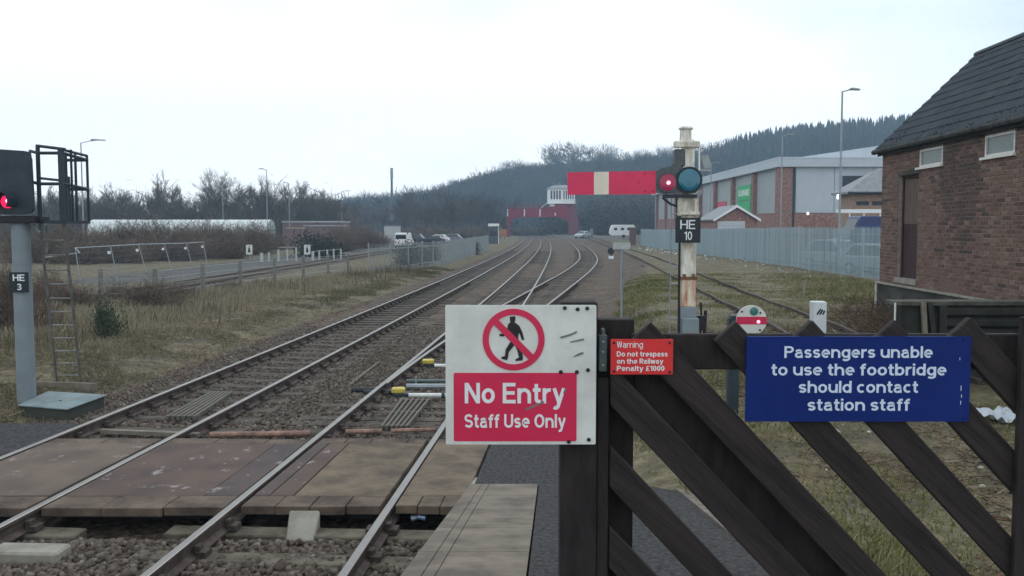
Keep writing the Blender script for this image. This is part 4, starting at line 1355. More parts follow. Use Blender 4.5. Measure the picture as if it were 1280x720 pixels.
# ------------------------------------------------------------------ semaphore signal
def semaphore():
    D = 10.8
    q = lambda px, py, d=D: P(px, py, d)
    c = q(858.5, 400)
    gz_ = float(ground(c.x, D))
    s = thing('semaphore_signal', 'white semaphore signal post with level red arm and black HE 10 plate', 'railway signal', (c.x, D, gz_))
    hw = 9.0 * D / FPX
    top = q(858, 247).z
    MB().box2((c.x - hw, D - hw, q(858, 349).z), (c.x + hw, D + hw, top)).build('post', M['sem_white'], s, bevel=.008)
    MB().box2((c.x - hw - .002, D - hw - .002, q(858, 383).z), (c.x + hw + .002, D + hw + .002, q(858, 349).z)).build('post_lower', M['rust_stain'], s, bevel=.008)
    MB().box2((c.x - hw - .012, D - hw - .012, q(858, 349).z), (c.x + hw + .012, D + hw + .012, q(858, 345.5).z)).build('band', M['rust'], s)
    bb = MB()
    for sx in (-.055, .055):
        bb.box((c.x + sx, D - hw - .015, q(858, 344).z), (.035, .03, .035))
    bb.build('band_bolt', M['rust'], s)
    g0 = MB()
    g0.box2((c.x - hw - .012, D - hw - .012, gz_ - .1), (c.x + hw + .012, D + hw + .012, q(858, 383).z))
    g0.build('post_base', M['post_grey'], s, bevel=.006)
    MB().box2((q(850, 400).x, D - .19, q(850, 397).z - .25), (q(870, 400).x, D - .104, q(850, 396).z)).build('equipment_box', M['post_grey'], s, bevel=.01)
    lv = MB()
    lv.tube([q(876, 378), q(877, 400), q(875, 420)], .012, 6)
    lv.box2((q(870, 397).x, D - .08, q(870, 412).z), (q(881, 397).x, D + .05, q(881, 394).z))
    lv.tube([q(882, 388), q(880, 430)], .02, 6)
    lv.build('crank_gear', M['black'], s)
    # neck, cross-piece and cap at the head
    n_ = MB()
    n_.box2((q(852.5, 185).x, D - .065, q(850, 250).z), (q(867, 185).x, D + .065, q(850, 175).z))
    n_.lathe([(.075, 0), (.070, .05), (.066, .165), (.085, .168), (.085, .185), (.06, .20)], (q(857, 176).x, D, q(857, 180).z), n=12)
    n_.build('post_head', M['sem_white'], s, bevel=.004)
    MB().box2((q(841, 185).x, D - .10, q(841, 185.5).z), (q(873, 185).x, D - .02, q(841, 177).z)).build('cross_bracket', M['sem_white'], s, bevel=.012)
    lb = MB()
    lb.box2((q(842, 190).x, D - .09, q(842, 208).z), (q(855, 190).x, D + .05, q(842, 187).z))
    lb.build('lamp_case', M['spect'], s, bevel=.01)
    MB().tube([q(874, 184), q(874, 213)], .011, 6).build('white_rod', M['white_paint'], s)
    fl = MB()
    fl.prism([q(876, 195), q(885, 193), q(890, 209), q(880, 211)], (0, .08, 0))
    fl.box2((q(866, 210).x, D, q(866, 214).z), (q(889, 210).x, D + .04, q(866, 211.5).z))
    fl.build('sighting_board', M['galv'], s)
    # arm
    ay = D - .17
    x0, z1 = q(709.5, 215.5, ay).x, q(709, 215.5, ay).z
    x1, z0 = q(820, 214, ay).x, q(820, 242.5, ay).z
    zt2 = q(820, 213.5, ay).z; zb1 = q(709, 243.5, ay).z
    def armx(px): return q(px, 228, ay).x
    def za(x): return z1 + (zt2 - z1) * (x - x0) / (x1 - x0)
    def zb(x): return zb1 + (z0 - zb1) * (x - x0) / (x1 - x0)
    ar = MB()
    for a, b, m_ in ((x0, armx(742.5), 0), (armx(742.5), armx(761), 1), (armx(761), x1, 0)):
        ar.prism([(a, ay, zb(a)), (b, ay, zb(b)), (b, ay, za(b)), (a, ay, za(a))], (0, .018, 0), m_)
    ao = ar.build('signal_arm', [M['sem_red'], M['sem_cream']], s)
    rv = MB()
    for px, py in ((798, 228), (806, 217), (806, 239), (816, 217), (816, 239)):
        p = q(px, py, ay)
        rv.lathe([(.010, 0), (.010, -.006)], (p.x, ay, p.z), axis='Y', n=8)
    rv.build('rivet', mat('dark_red_rivet', (0.25, 0.01, 0.04), .5), ao)
    # spectacle casting with its two lenses
    pts = [(820, 214), (828, 210), (838, 208), (842, 204), (850, 205), (853, 210), (862, 208), (872, 212), (877, 222), (876, 233), (870, 241), (858, 242.5), (832, 242), (820, 241)]
    sp = MB()
    sp.prism([q(a, b, ay - .004) for a, b in pts], (0, .03, 0))
    so = sp.build('spectacle_plate', M['spect'], s)
    p = q(861, 225, ay)
    MB().lathe([(.152, .0), (.152, -.025), (.132, -.025), (.130, .0)], (p.x, ay - .006, p.z), axis='Y', n=28).build('lens_rim', M['black_plate'], so)
    MB().lathe([(.126, 0), (.126, -.030), (.09, -.038), (.03, -.042)], (p.x, ay - .006, p.z), axis='Y', n=28).build('blue_lens', M['lens_blue'], so, smooth=False)
    p = q(834.5, 228, ay)
    MB().lathe([(.115, .0), (.115, -.016), (.10, -.016), (.098, .0)], (p.x, ay - .006, p.z), axis='Y', n=24).build('lens_rim', M['spect'], so)
    MB().lathe([(.096, 0), (.096, -.019), (.05, -.024)], (p.x, ay - .006, p.z), axis='Y', n=24).build('red_lens', M['lens_red'], so)
    MB().lathe([(.022, 0), (.022, -.010), (.012, -.014)], (p.x + .005, ay - .032, p.z - .005), axis='Y', n=10).build('lit_lamp', M['pink_lit'], so)
    # brackets under the spectacle
    br = MB()
    br.box2((q(826, 246).x, D - .16, q(826, 248).z), (q(868, 246).x, D - .10, q(826, 243.5).z))
    br.tube([q(828, 247), q(838, 255), q(848, 258)], .014, 6)
    br.tube([q(846, 245), q(847, 272)], .012, 6)
    br.tube([q(846, 258), q(853, 270)], .010, 6)
    br.build('arm_bracket', M['dark_steel'], s)
    cl = MB()
    for a, b in ((848, 262), (868, 262)):
        cl.box2((q(a, b).x - .022, D - .13, q(a, 270).z), (q(a, b).x + .022, D - .06, q(a, 250).z))
    cl.box2((q(846, 268).x, D - .135, q(846, 269).z), (q(872, 268).x, D - .10, q(846, 265).z))
    cl.build('arm_clamp', M['sem_white'], s, bevel=.006)
    MB().prism([q(870, 243), q(877, 237), q(880, 240), q(872, 247)], (0, .03, 0)).build('counterweight', M['galv'], s)
    # plate
    py_ = D - .20
    a, b = q(844.5, 272, py_), q(875.5, 303.5, py_)
    pl_ = MB().box2((a.x, py_, b.z), (b.x, py_ + .01, a.z)).build('number_plate', M['black_plate'], s)
    MB().box2((c.x - .03, py_ + .011, b.z + .05), (c.x + .03, D - hw, a.z - .05)).build('plate_bracket', M['dark_steel'], s)
    f = lambda px, py: q(px, py, py_)
    lettering('HE', f(850.3, 286).x, f(869, 286).x, f(850, 286.3).z, f(850, 275).z, py_ - .0005, M['letter_white'], pl_, bold=.13)
    lettering('10', f(855, 300).x, f(865, 300).x, f(850, 300).z, f(850, 289.3).z, py_ - .0005, M['letter_white'], pl_, bold=.13)
    # ladder at the left of the post
    ld = MB()
    xl, xr = q(838.5, 330).x, q(847.5, 330).x
    ld.tube([(xl, D + .02, gz_), (xl, D + .02, q(838, 243).z)], .007, 5)
    ld.build('ladder_rail', M['galv'], s)
    ld = MB(); ld.tube([(xr, D - .09, gz_), (xr, D - .09, q(848, 250).z)], .014, 6); ld.build('cable_pipe', M['black'], s)
    ru = MB()
    z = gz_ + .15
    while z < q(838, 262).z:
        ru.tube([(xl, D + .02, z), (xr, D - .03, z)], .008, 5); z += .205
    ru.build('rung', M['galv'], s)
semaphore()

# ------------------------------------------------------------------ disc ground signal, white louvred pedestal, small sign behind
def small_signals():
    D = 11.5
    c = P(939, 400.5, D)
    gz_ = float(ground(c.x, D))
    s = thing('disc_signal', 'white ground disc signal with red bar and green lens behind the gate top', 'railway signal', (c.x, D, gz_))
    r = 19.3 * D / FPX
    MB().lathe([(r, 0), (r, -.012), (r - .006, -.016)], c, axis='Y', n=40).build('disc', M['sign_white'], s)
    b = MB()
    hb = 4.9 * D / FPX
    pts = []
    for a in np.linspace(-1, 1, 9):
        th = math.asin(hb / r) * a
        pts.append((c.x + r * .985 * math.cos(th), c.y - .0195, c.z + .985 * r * math.sin(th)))
    for a in np.linspace(1, -1, 9):
        th = math.asin(hb / r) * a
        pts.append((c.x - r * .985 * math.cos(th), c.y - .0195, c.z + .985 * r * math.sin(th)))
    b.prism(pts, (0, .003, 0)).build('red_bar', M['sign_red'], s)
    g = P(942, 389, D)
    MB().lathe([(.052, 0), (.052, -.006), (.02, -.010)], (g.x, D - .016, g.z), axis='Y', n=20).build('green_lens', M['lens_green'], s)
    g = P(947.5, 402, D)
    MB().lathe([(.020, 0), (.020, -.006), (.008, -.010)], (g.x, D - .020, g.z), axis='Y', n=14).build('lit_lamp', M['pink_lit'], s)
    for px, py, rr in ((927, 389.5, .014), (950, 391, .013), (949.5, 412.5, .014)):
        p = P(px, py, D); MB().lathe([(rr, 0), (rr, -.003)], (p.x, D - .0162, p.z), axis='Y', n=10).build('hole', M['black'], s)
    px = P(918.5, 480, D)
    MB().box2((px.x - .065, D + .05, gz_ - .1), (px.x + .065, D + .18, P(918, 398, D).z)).build('post', M['dark_steel'], s, bevel=.006)
    MB().box2((px.x - .05, D + .0, c.z - .08), (c.x + .12, D + .16, c.z + .06)).build('lamp_case', M['dark_steel'], s, bevel=.01)
    # louvred pedestal
    D = 10.4
    c = P(1024, 400, D)
    gz_ = float(ground(c.x, D))
    s = thing('equipment_pedestal', 'slim grey white pedestal with three slanting slots on a concrete base', 'equipment pedestal', (c.x, D, gz_))
    a, b = P(1016.5, 377, D), P(1034, 377, D)
    mb = MB()
    zt = a.z
    vs = [(a.x, D, zt), (b.x, D, zt - .002), (b.x + .005, D, gz_), (a.x + .035, D, gz_)]
    mb.prism(vs, (0, .14, 0))
    po = mb.build('pedestal_body', mat('grey_white_casing', (0.50, 0.54, 0.55), 0.5, var=.06), s, bevel=.012)
    sl = MB()
    for k in range(3):
        p0 = P(1021 + k * 4.0, 393, D - .0); 
        sl.prism([P(1020.5 + k * 3.6, 392.5 + 0, D - .002), P(1022 + k * 3.6, 394, D - .002), P(1027 + k * 2.4, 387 + k * 1.0, D - .002), P(1025.4 + k * 2.4, 385.5 + k * 1.0, D - .002)], (0, .004, 0))
    sl.build('slot', M['black'], po)
    bx = P(1025, 565, D)
    MB().box((bx.x, D + .05, gz_ + .01), (.36, .42, .09)).build('base_slab', M['concrete'], s, bevel=.01)
    # blank-backed sign on a post
    D = 24
    c = P(777, 395, D); gz_ = float(ground(c.x, D))
    s = thing('post_mounted_sign', 'pale blank backed rectangular sign on a thin grey post beyond the warning notice', 'sign', (c.x, D, gz_))
    MB().tube([(c.x, D, gz_), (c.x, D, P(777, 297, D).z)], .035, 8).build('post', M['galv'], s)
    a, b = P(766, 303, D), P(787.5, 311.5, D)
    MB().box2((a.x, D - .06, b.z), (b.x, D - .04, a.z)).build('panel', mat('pale_sign_back', (0.42, 0.44, 0.43), .6), s)
    # dwarf signal far down the loop
    D = 82
    c = P(764, 318, D); gz_ = float(ground(c.x, D))
    s = thing('dwarf_signal', 'black headed dwarf signal on a white base beside the loop', 'railway signal', (c.x, D, gz_))
    MB().box((c.x, D, gz_ + .14), (.42, .4, .28)).build('base', M['white_paint'], s, bevel=.03)
    MB().box((c.x, D, gz_ + .42), (.16, .16, .3)).build('stem', M['black'], s)
    MB().lathe([(.26, -.1), (.30, -.06), (.30, .12), (.2, .2)], (c.x - .03, D, gz_ + .72), axis='Y', n=14).build('head', M['black'], s)
small_signals()

# ------------------------------------------------------------------ colour-light signal at the left
def colour_light():
    D = 14.2
    q = lambda px, py, d=D: P(px, py, d)
    c = q(33.5, 500)
    gz_ = float(ground(c.x, D))
    s = thing('colour_light_signal', 'grey post colour light signal with dark head showing red and HE 3 plate', 'railway signal', (c.x, D, gz_))
    r = 11.0 * D / FPX
    ztop = q(27, 276).z
    mb = MB(); mb.tube([(c.x, D, gz_ - .2), (c.x, D, ztop)], r, 20); mb.build('post', M['post_grey'], s, smooth=False)
    # backboard with clipped corners, and its depth
    pts = [(-28, 186), (0, 186.5), (30, 188.5), (37, 190), (39, 205), (42, 255), (41.5, 262), (38, 266), (30, 268), (-28, 268)]
    mb = MB(); mb.prism([q(a, b, D - .22) for a, b in pts], (0, .05, 0)); hb = mb.build('head_backboard', M['dark_steel'], s, bevel=.006)
    MB().box2((q(-18, 200).x, D - .165, q(0, 262).z), (q(34, 200).x, D + .18, q(0, 196).z)).build('head_case', M['dark_steel'], s, bevel=.02)
    # hooded red lamp
    hc = q(9, 252, D - .24)
    MB().lathe([(.10, 0), (.10, -.02), (.05, -.03)], (hc.x, D - .222, hc.z), axis='Y', n=18).build('red_lens', M['lens_red_lit'], hb)
    MB().lathe([(.032, 0), (.032, -.012), (.015, -.02)], (hc.x + .02, D - .254, hc.z + .01), axis='Y', n=12).build('lit_lamp', M['pink_lit'], hb)
    hood = MB()
    vs, fs = [], []
    n = 16
    for j, yy_ in enumerate((D - .225, D - .50)):
        for k in range(n + 1):
            a = R(-35 + 250 * k / n)
            rr = .155 if j == 0 else .145
            vs.append((hc.x + rr * math.cos(a), yy_, hc.z + rr * math.sin(a)))
    for k in range(n):
        fs.append((k, k + 1, n + 2 + k, n + 1 + k))
    hood.add(vs, fs)
    # inner skin so the hood has thickness
    m_ = len(vs)
    vs2 = []
    for j, yy_ in enumerate((D - .225, D - .50)):
        for k in range(n + 1):
            a = R(-35 + 250 * k / n)
            rr = .148 if j == 0 else .138
            vs2.append((hc.x + rr * math.cos(a), yy_, hc.z + rr * math.sin(a)))
    hood.add(vs2, [(k, n + 1 + k, n + 2 + k, k + 1) for k in range(n)])
    hood.build('hood', M['dark_steel'], hb)
    # base beam and platform
    MB().box2((q(-28, 270).x, D - .2, q(0, 279).z), (q(52, 270).x, D + .25, q(0, 270).z)).build('head_beam', M['black'], s, bevel=.01)
    MB().box2((q(50, 276).x, D - .05, q(50, 279.5).z), (q(84, 276).x, D + .78, q(50, 275.5).z)).build('platform', M['dark_steel'], s)
    cage = MB()
    F_, B_ = D - .05, D + .75
    zt, zm, zb_ = q(60, 190).z, q(60, 230).z, q(60, 276).z
    xA, xB = q(49, 230).x, q(80, 230).x
    xC = xB + .02
    rr = .02
    def post(x, y, za, r_=rr, zbot=None): cage.tube([(x, y, zb_ if zbot is None else zbot), (x, y, za)], r_, 6)
    post(xA + .02, F_, q(50, 183).z, .035)
    cage.box2((q(75, 200).x, F_ - .02, zb_), (q(81.5, 200).x, F_ + .03, q(78, 186).z))
    post(xB + .04, F_ + .22, zt + .05)
    post(xC, F_ + .05, zt, .022); post(xC, B_, zt, .022); post(xA + .06, B_, zt, .022); post(xC, (F_ + B_) / 2, zt, .022)
    cage.tube([(xA, F_, q(50, 182.5).z), (xB + .06, F_, q(82, 187).z)], .026, 6)
    for zz in (zt - .02, zm):
        cage.tube([(xA - .16, F_ + .12, zz + .04), (xA + .02, F_, zz), (xC, F_, zz), (xC, B_, zz - .05), (xA, B_, zz - .05)], .026, 6)
    cage.tube([(xA, F_, zm + .09), (xB, F_, zm + .05)], .022, 6)
    cage.tube([(xB, F_, q(82, 187).z), (xC, B_, zt)], .022, 6)
    cage.build('guard_cage', M['dark_steel'], s)
    mesh_panel = MB()
    mesh_panel.box2((xB + .01, F_ + .035, zb_), (xB + .025, F_ + .2, zm + .12))
    mesh_panel.build('gate_panel', M['dark_steel'], s)
    # ladder
    top_l, top_r = q(50, 281, D + .05), q(80, 281, D + .05)
    bl = G(71, 475, gz_ + .0); br_ = G(101, 474, gz_ + .0)
    lz = float(ground(-8.0, D + 2.0)) - .02
    bl = Vector((q(71, 474, D + 2.0).x, D + 2.0, lz))
    br_ = Vector((q(101, 474, D + 2.0).x, D + 2.0, lz))
    ll = MB(); ll.tube([top_l, bl], .023, 6); ll.build('ladder_rail', M['ladder'], s)
    ll = MB(); ll.tube([top_r, br_], .023, 6); ll.build('ladder_rail', M['ladder'], s)
    for k in range(1, 12):
        t = k / 11.6
        a = top_l.lerp(bl, t); b = top_r.lerp(br_, t)
        MB().tube([a, b], .014, 5).build('rung', M['ladder'], s)
    hp = MB()
    hp.tube([q(42, 281, D), q(46, 288, D + .03), top_l + Vector((0, 0, -.12))], .03, 6)
    hp.tube([q(57, 280, D + .5), q(60, 310, D + .6), q(58, 316, D + .6)], .018, 6)
    hp.build('ladder_stay', M['galv'], s)
    py_ = D - r - .03
    a, b = q(11, 340.3, py_), q(36, 365.5, py_)
    po = MB().box2((a.x, py_, b.z), (b.x, py_ + .01, a.z)).build('number_plate', M['black_plate'], s)
    MB().box2((c.x - .04, py_ + .011, b.z + .05), (c.x + .04, D - r + .02, a.z - .05)).build('plate_bracket', M['dark_steel'], s)
    f = lambda px, py: q(px, py, py_)
    lettering('HE', f(16, 350).x, f(30.8, 350).x, f(16, 351.2).z, f(16, 343).z, py_ - .0005, M['letter_white'], po, bold=.17)
    lettering('3', f(20.8, 360).x, f(27, 360).x, f(16, 362.8).z, f(16, 354.6).z, py_ - .0005, M['letter_white'], po, bold=.17)
    # flat cable cover in the grass
    z = .0
    cs = [G(22, 508, z), G(84, 513, z), G(134, 495, z), G(60, 490.5, z)]
    ctr = sum(cs, Vector()) / 4
    b = thing('equipment_cover', 'flat pale grey cover plate lying in grass by the signal post', 'cover plate', (ctr.x, ctr.y, float(ground(ctr.x, ctr.y))))
    MB().prism(cs, (0, 0, .022)).build('lid', M['pale_cover'], b, bevel=.006)
    inn = [ctr + (p - ctr) * .93 for p in cs]
    MB().prism([(p.x, p.y, z - .002) for p in inn], (0, 0, -.22)).build('box_side', mat('grey_green_box', (.05, .055, .045), .9), b)
    hd = MB(); hd.lathe([(.02, 0), (.02, .008)], (ctr.x + .05, ctr.y - .1, z + .022), n=8); hd.build('lid_bolt', M['dark_steel'], b)
    tg = MB()
    a = G(46, 481, -.05); e = G(120, 483, -.05)
    tb = thing('timber_edging', 'low timber edging board in the grass behind the pale cover plate', 'edging board', tuple((a + e) / 2))
    tg.prism([(a.x, a.y, -.16), (e.x, e.y, -.16), (e.x, e.y, .0), (a.x, a.y, .0)], (0, .06, 0)); tg.build('plank', M['wood_grey'], tb)
colour_light()

# ------------------------------------------------------------------ point rods, gratings, pipe
def point_gear():
    y = 13.55
    zc = -0.10
    s = thing('point_mechanism', 'point drive with white rods and yellow covers between the nearer rails', 'point machine', (float(T2(y)), y, -.2))
    xl, xr = float(T2(y)) - .7525, float(T2(y)) + .7525
    yb = G(498, 486, -.05); yb2 = G(535, 450, -.05)
    def rod(px0, px1, py, r, mt, name, z=-.08):
        a, b = G(px0, py, z), G(px1, py, z)
        MB().tube([a, b], r, 8).build(name, mt, s)
    rod(511, 600, 494, .035, M['white_rod'], 'drive_rod')
    rod(552, 556, 494, .042, M['dark_steel'], 'rod_collar')
    rod(543, 610, 457, .035, M['white_rod'], 'drive_rod')
    rod(508, 600, 483, .05, M['galv'], 'stretcher_bar', -.12)
    rod(508, 610, 476, .03, mat('green_grey_bar', (.12, .16, .15), .6), 'stretcher_bar', -.11)
    rod(455, 500, 490, .04, M['dark_steel'], 'lock_rod', -.12)
    rod(440, 470, 488, .05, M['black'], 'rod_bracket', -.14)
    for px, py, wd in ((498, 485.5, .22), (535, 450, .24)):
        p = G(px, py, -.03)
        MB().box((p.x, p.y, -.06), (wd, .20, .085), rz=.05).build('cover', M['yellow'], s, bevel=.018)
        MB().box((p.x + .06, p.y, -.15), (wd * 1.2, .24, .10), rz=.05).build('cover_base', M['dark_steel'], s, bevel=.01)
    a = G(520, 472, -.02)
    MB().tube([(a.x, a.y, -.2), (a.x, a.y, -.0)], .02, 6).build('rod_pin', M['galv'], s)
    # timbers under the gear
    for yy_ in (12.95, 13.35, 14.3):
        MB().box((float(T2(yy_)) - .1, yy_, -.20), (2.9, .24, .09), rz=-.07).build('bearer', M['sleeper'], s)
    stick = thing('loose_timber_strip', 'pale broken timber strip lying on ballast beside the point rods', 'timber strip', tuple(G(455, 467, -.17)))
    MB().tube([G(437, 481, -.16), G(474, 452, -.12)], .022, 5).build('strip', M['wood_grey'], stick)

    def grating(px0, px1, px2, px3, y0, y1, z, label, nb):
        """parallel bars: near edge px0..px1 at y0, far edge px2..px3 at y1"""
        a, b, c, d = G(px0, y0, z), G(px1, y0, z), G(px3, y1, z), G(px2, y1, z)
        ctr = (a + b + c + d) / 4
        g = thing('anti_trespass_grating', label, 'grating', tuple(ctr))
        for k in range(nb):
            t = (k + .5) / nb
            p, q_ = a.lerp(b, t), d.lerp(c, t)
            w_ = (b - a).length / nb * .27
            MB().prism([(p.x - w_, p.y, z), (p.x + w_, p.y, z), (q_.x + w_, q_.y, z), (q_.x - w_, q_.y, z)], (0, 0, -.06)).build('bar', M['grate'], g)
        cr = MB()
        for t in (.04, .5, .96):
            p, q_ = a.lerp(d, t), b.lerp(c, t)
            cr.prism([(p.x, p.y - .03, z - .012), (q_.x, q_.y - .03, z - .012), (q_.x, q_.y + .03, z - .012), (p.x, p.y + .03, z - .012)], (0, 0, -.05))
        cr.build('cross_bar', M['grate'], g)
    grating(474, 511, 500, 540, 532, 497, -.09, 'slatted grating between the nearer rails in front of the point rods', 6)
    grating(205, 246, 262, 292, 520, 489, -.09, 'dark slatted grating between the rails of the left running line', 6)
    # faded pipe along the far edge of the crossing
    a, b = G(263, 543.5, -.10), G(388, 541.5, -.10)
    p = thing('cable_pipe', 'faded orange pink pipe lying across the ballast behind the red plates', 'pipe', tuple((a + b) / 2))
    MB().tube([a, b], .038, 10).build('pipe_body', M['pink_pipe'], p)
    a, b = G(432, 540, -.12), G(545, 537, -.12)
    p = thing('cable_pipe', 'broken pinkish pipe half buried between the nearer rails', 'pipe', tuple((a + b) / 2))
    MB().tube([a, a.lerp(b, .4)], .035, 8).build('pipe_body', M['pink_pipe'], p)
    MB().tube([a.lerp(b, .5), b], .03, 8).build('pipe_body', M['pink_pipe'], p)
    a, b = G(125, 542, -.12), G(262, 545, -.10)
    p = thing('timber_batten', 'weathered batten across the left track at the far edge of the crossing', 'batten', tuple((a + b) / 2))
    MB().prism([(a.x, a.y, -.12), (b.x - .15, b.y, -.12), (b.x - .15, b.y + .1, -.12), (a.x, a.y + .1, -.12)], (0, 0, .05)).build('batten_body', M['wood_grey'], p)
    # crushed can under the boards
    c = G(523, 648, -.15)
    can = thing('crushed_can', 'crushed blue and silver can in ballast under the crossing edge', 'can', tuple(c))
    MB().tube([c + Vector((-.07, .0, 0)), c + Vector((.0, .01, .012)), c + Vector((.07, .0, .005))], [.034, .024, .032], 10).build('can_body', mat('blue_silver_can', (.16, .26, .42), .3, .5, col2=(.5, .55, .6), scale=18), can)
    # concrete lumps in the foreground
    for px, py, lab in ((32, 690, 'concrete end block beside the left rail at the bottom corner'),):
        c = G(px, py, -.12)
        b = thing('concrete_block', lab, 'concrete block', tuple(c))
        MB().box((c.x + .03, c.y, -.16), (.62, .26, .16), rz=-.05).build('block_body', M['concrete'], b, bevel=.02)
point_gear()

# ------------------------------------------------------------------ fences
def left_fence():
    s = thing('line_side_fence', 'low concrete post and wire fence along the left verge', 'fence', (-10.2, 44, -.1))
    px_list = [(125, 31.0), (193, 31.5), (253, 35), (300, 38.5), (343, 42), (379, 45), (410, 47.5), (435, 50)]
    pts = []
    for px, D in px_list:
        x = (px - 640) / FPX * D
        z = float(ground(x, D))
        pts.append((x, D, z))
    for i, (x, y, z) in enumerate(pts):
        hgt = 1.30
        MB().box2((x - .065, y - .065, z - .2), (x + .065, y + .065, z + hgt)).build('post', mat('grey_concrete_post', (.17, .165, .15), .9, var=.2), s, bevel=.015)
    for k in range(5):
        mb = MB()
        mb.tube([(p[0], p[1] - .075, p[2] + .2 + k * .25) for p in pts], .007, 4)
        mb.build('wire', M['galv'], s)
    mb = MB()
    for (p, q) in zip(pts[:-1], pts[1:]):
        n_ = int(((q[0] - p[0]) ** 2 + (q[1] - p[1]) ** 2) ** .5 / .16)
        for k in range(1, n_):
            a = Vector(p).lerp(Vector(q), k / n_)
            mb.tube([a + Vector((0, -.075, .1)), a + Vector((0, -.075, 1.22))], .004, 3, cap=False)
    tag(mb.build('mesh_infill', M['galv'], s), kind='stuff')
    # taller galvanised post pair
    g = thing('palisade_fence', 'grey palisade fence between the goods line and the left running line', 'fence', (-4.5, 75, -.1))
    a = []
    ysv = list(np.arange(52, 108, 2.75))
    for y in ysv:
        x = float(FENCE_L(y)); a.append((x, y, float(ground(x, y))))
    for i, p in enumerate(a):
        MB().box((p[0], p[1], p[2] + .85), (.07, .10, 1.9)).build('post', M['galv'], g)
    for zz in (.35, 1.45):
        mb = MB(); mb.tube([(p[0] + .05, p[1], p[2] + zz) for p in a], .028, 4); mb.build('rail', M['galv'], g)
    vs, fs = [], []
    y = 52.0
    mb = MB()
    while y < 107:
        x = float(FENCE_L(y)); z = float(ground(x, y))
        mb.box((x + .09, y, z + .88), (.014, .042, 1.72))
        y += .16
    tag(mb.build('pale', M['galv'], g), kind='stuff')
    # twin steel post of a gate, paler
    for px in (451, 460):
        pass
left_fence()

def right_fence():
    s = thing('palisade_fence', 'tall galvanised palisade fence along the right of the siding', 'fence', (17, 70, .3))
    mb = MB()
    y = 26.0
    while y < 131:
        x = float(FENCE_R(y)); z = float(ground(x, y))
        mb.prism([(x, y - .034, z + .06), (x - .022, y - .016, z + .06), (x - .022, y + .016, z + .06), (x, y + .034, z + .06)], (0, 0, 2.25))
        x2 = x - .011
        mb.add([(x, y - .034, z + 2.31), (x, y + .034, z + 2.31), (x - .011, y, z + 2.42), (x - .022, y, z + 2.31)], [(0, 1, 2), (0, 2, 3), (1, 3, 2)])
        y += .152
    tag(mb.build('pale', M['palis'], s), kind='stuff')
    y = 26.0
    a = []
    while y < 132:
        x = float(FENCE_R(y)); z = float(ground(x, y))
        MB().box((x + .07, y, z + 1.15), (.055, .10, 2.35)).build('post', M['palis'], s)
        a.append((x + .03, y, z)); y += 2.75
    for zz in (.42, 2.02):
        mb = MB(); mb.tube([(p[0], p[1], p[2] + zz) for p in a], .032, 4); mb.build('rail', M['palis'], s)
right_fence()

def temporary_fence():
    s = thing('leaning_site_fence', 'leaning mesh panel fence on the pale yard beyond the goods line', 'fence', (-22.5, 55, -.1))
    tops = [(94, 310, 47), (138, 307.5, 49.5), (173, 305.5, 55), (205, 304.5, 60), (233, 304, 65), (254, 302.5, 69)]
    bots = [(100, 346), (147, 352), (183, 347), (215, 344), (240, 334), (259, 332)]
    tp = []
    for (x, y, D), (bx, by) in zip(tops, bots):
        t = P(x, y, D); b = P(bx, by, D); b.z = float(ground(b.x, D)); tp.append((t, b))
        MB().tube([b, t], .028, 6).build('post', M['galv'], s)
    mb = MB(); mb.tube([P(55, 322, 45), P(100, 316, 46)] + [t for t, b in tp], .03, 6); mb.build('top_rail', M['galv'], s)
    mb = MB()
    for i in range(len(tp) - 1):
        (t0, b0), (t1, b1) = tp[i], tp[i + 1]
        for k in range(1, 14):
            f = k / 14
            mb.tube([b0.lerp(b1, f) + Vector((0, 0, .1)), t0.lerp(t1, f)], .0022, 3)
        for k in range(1, 6):
            f = k / 6
            mb.tube([b0.lerp(t0, f), b1.lerp(t1, f)], .0022, 3)
    tag(mb.build('mesh_infill', M['galv'], s), kind='stuff')
    cl = MB()
    for t, b in tp[1:]:
        cl.box(t + Vector((-.06, -.04, -.35)), (.13, .1, .16))
    cl.build('clamp', M['white_paint'], s)
temporary_fence()

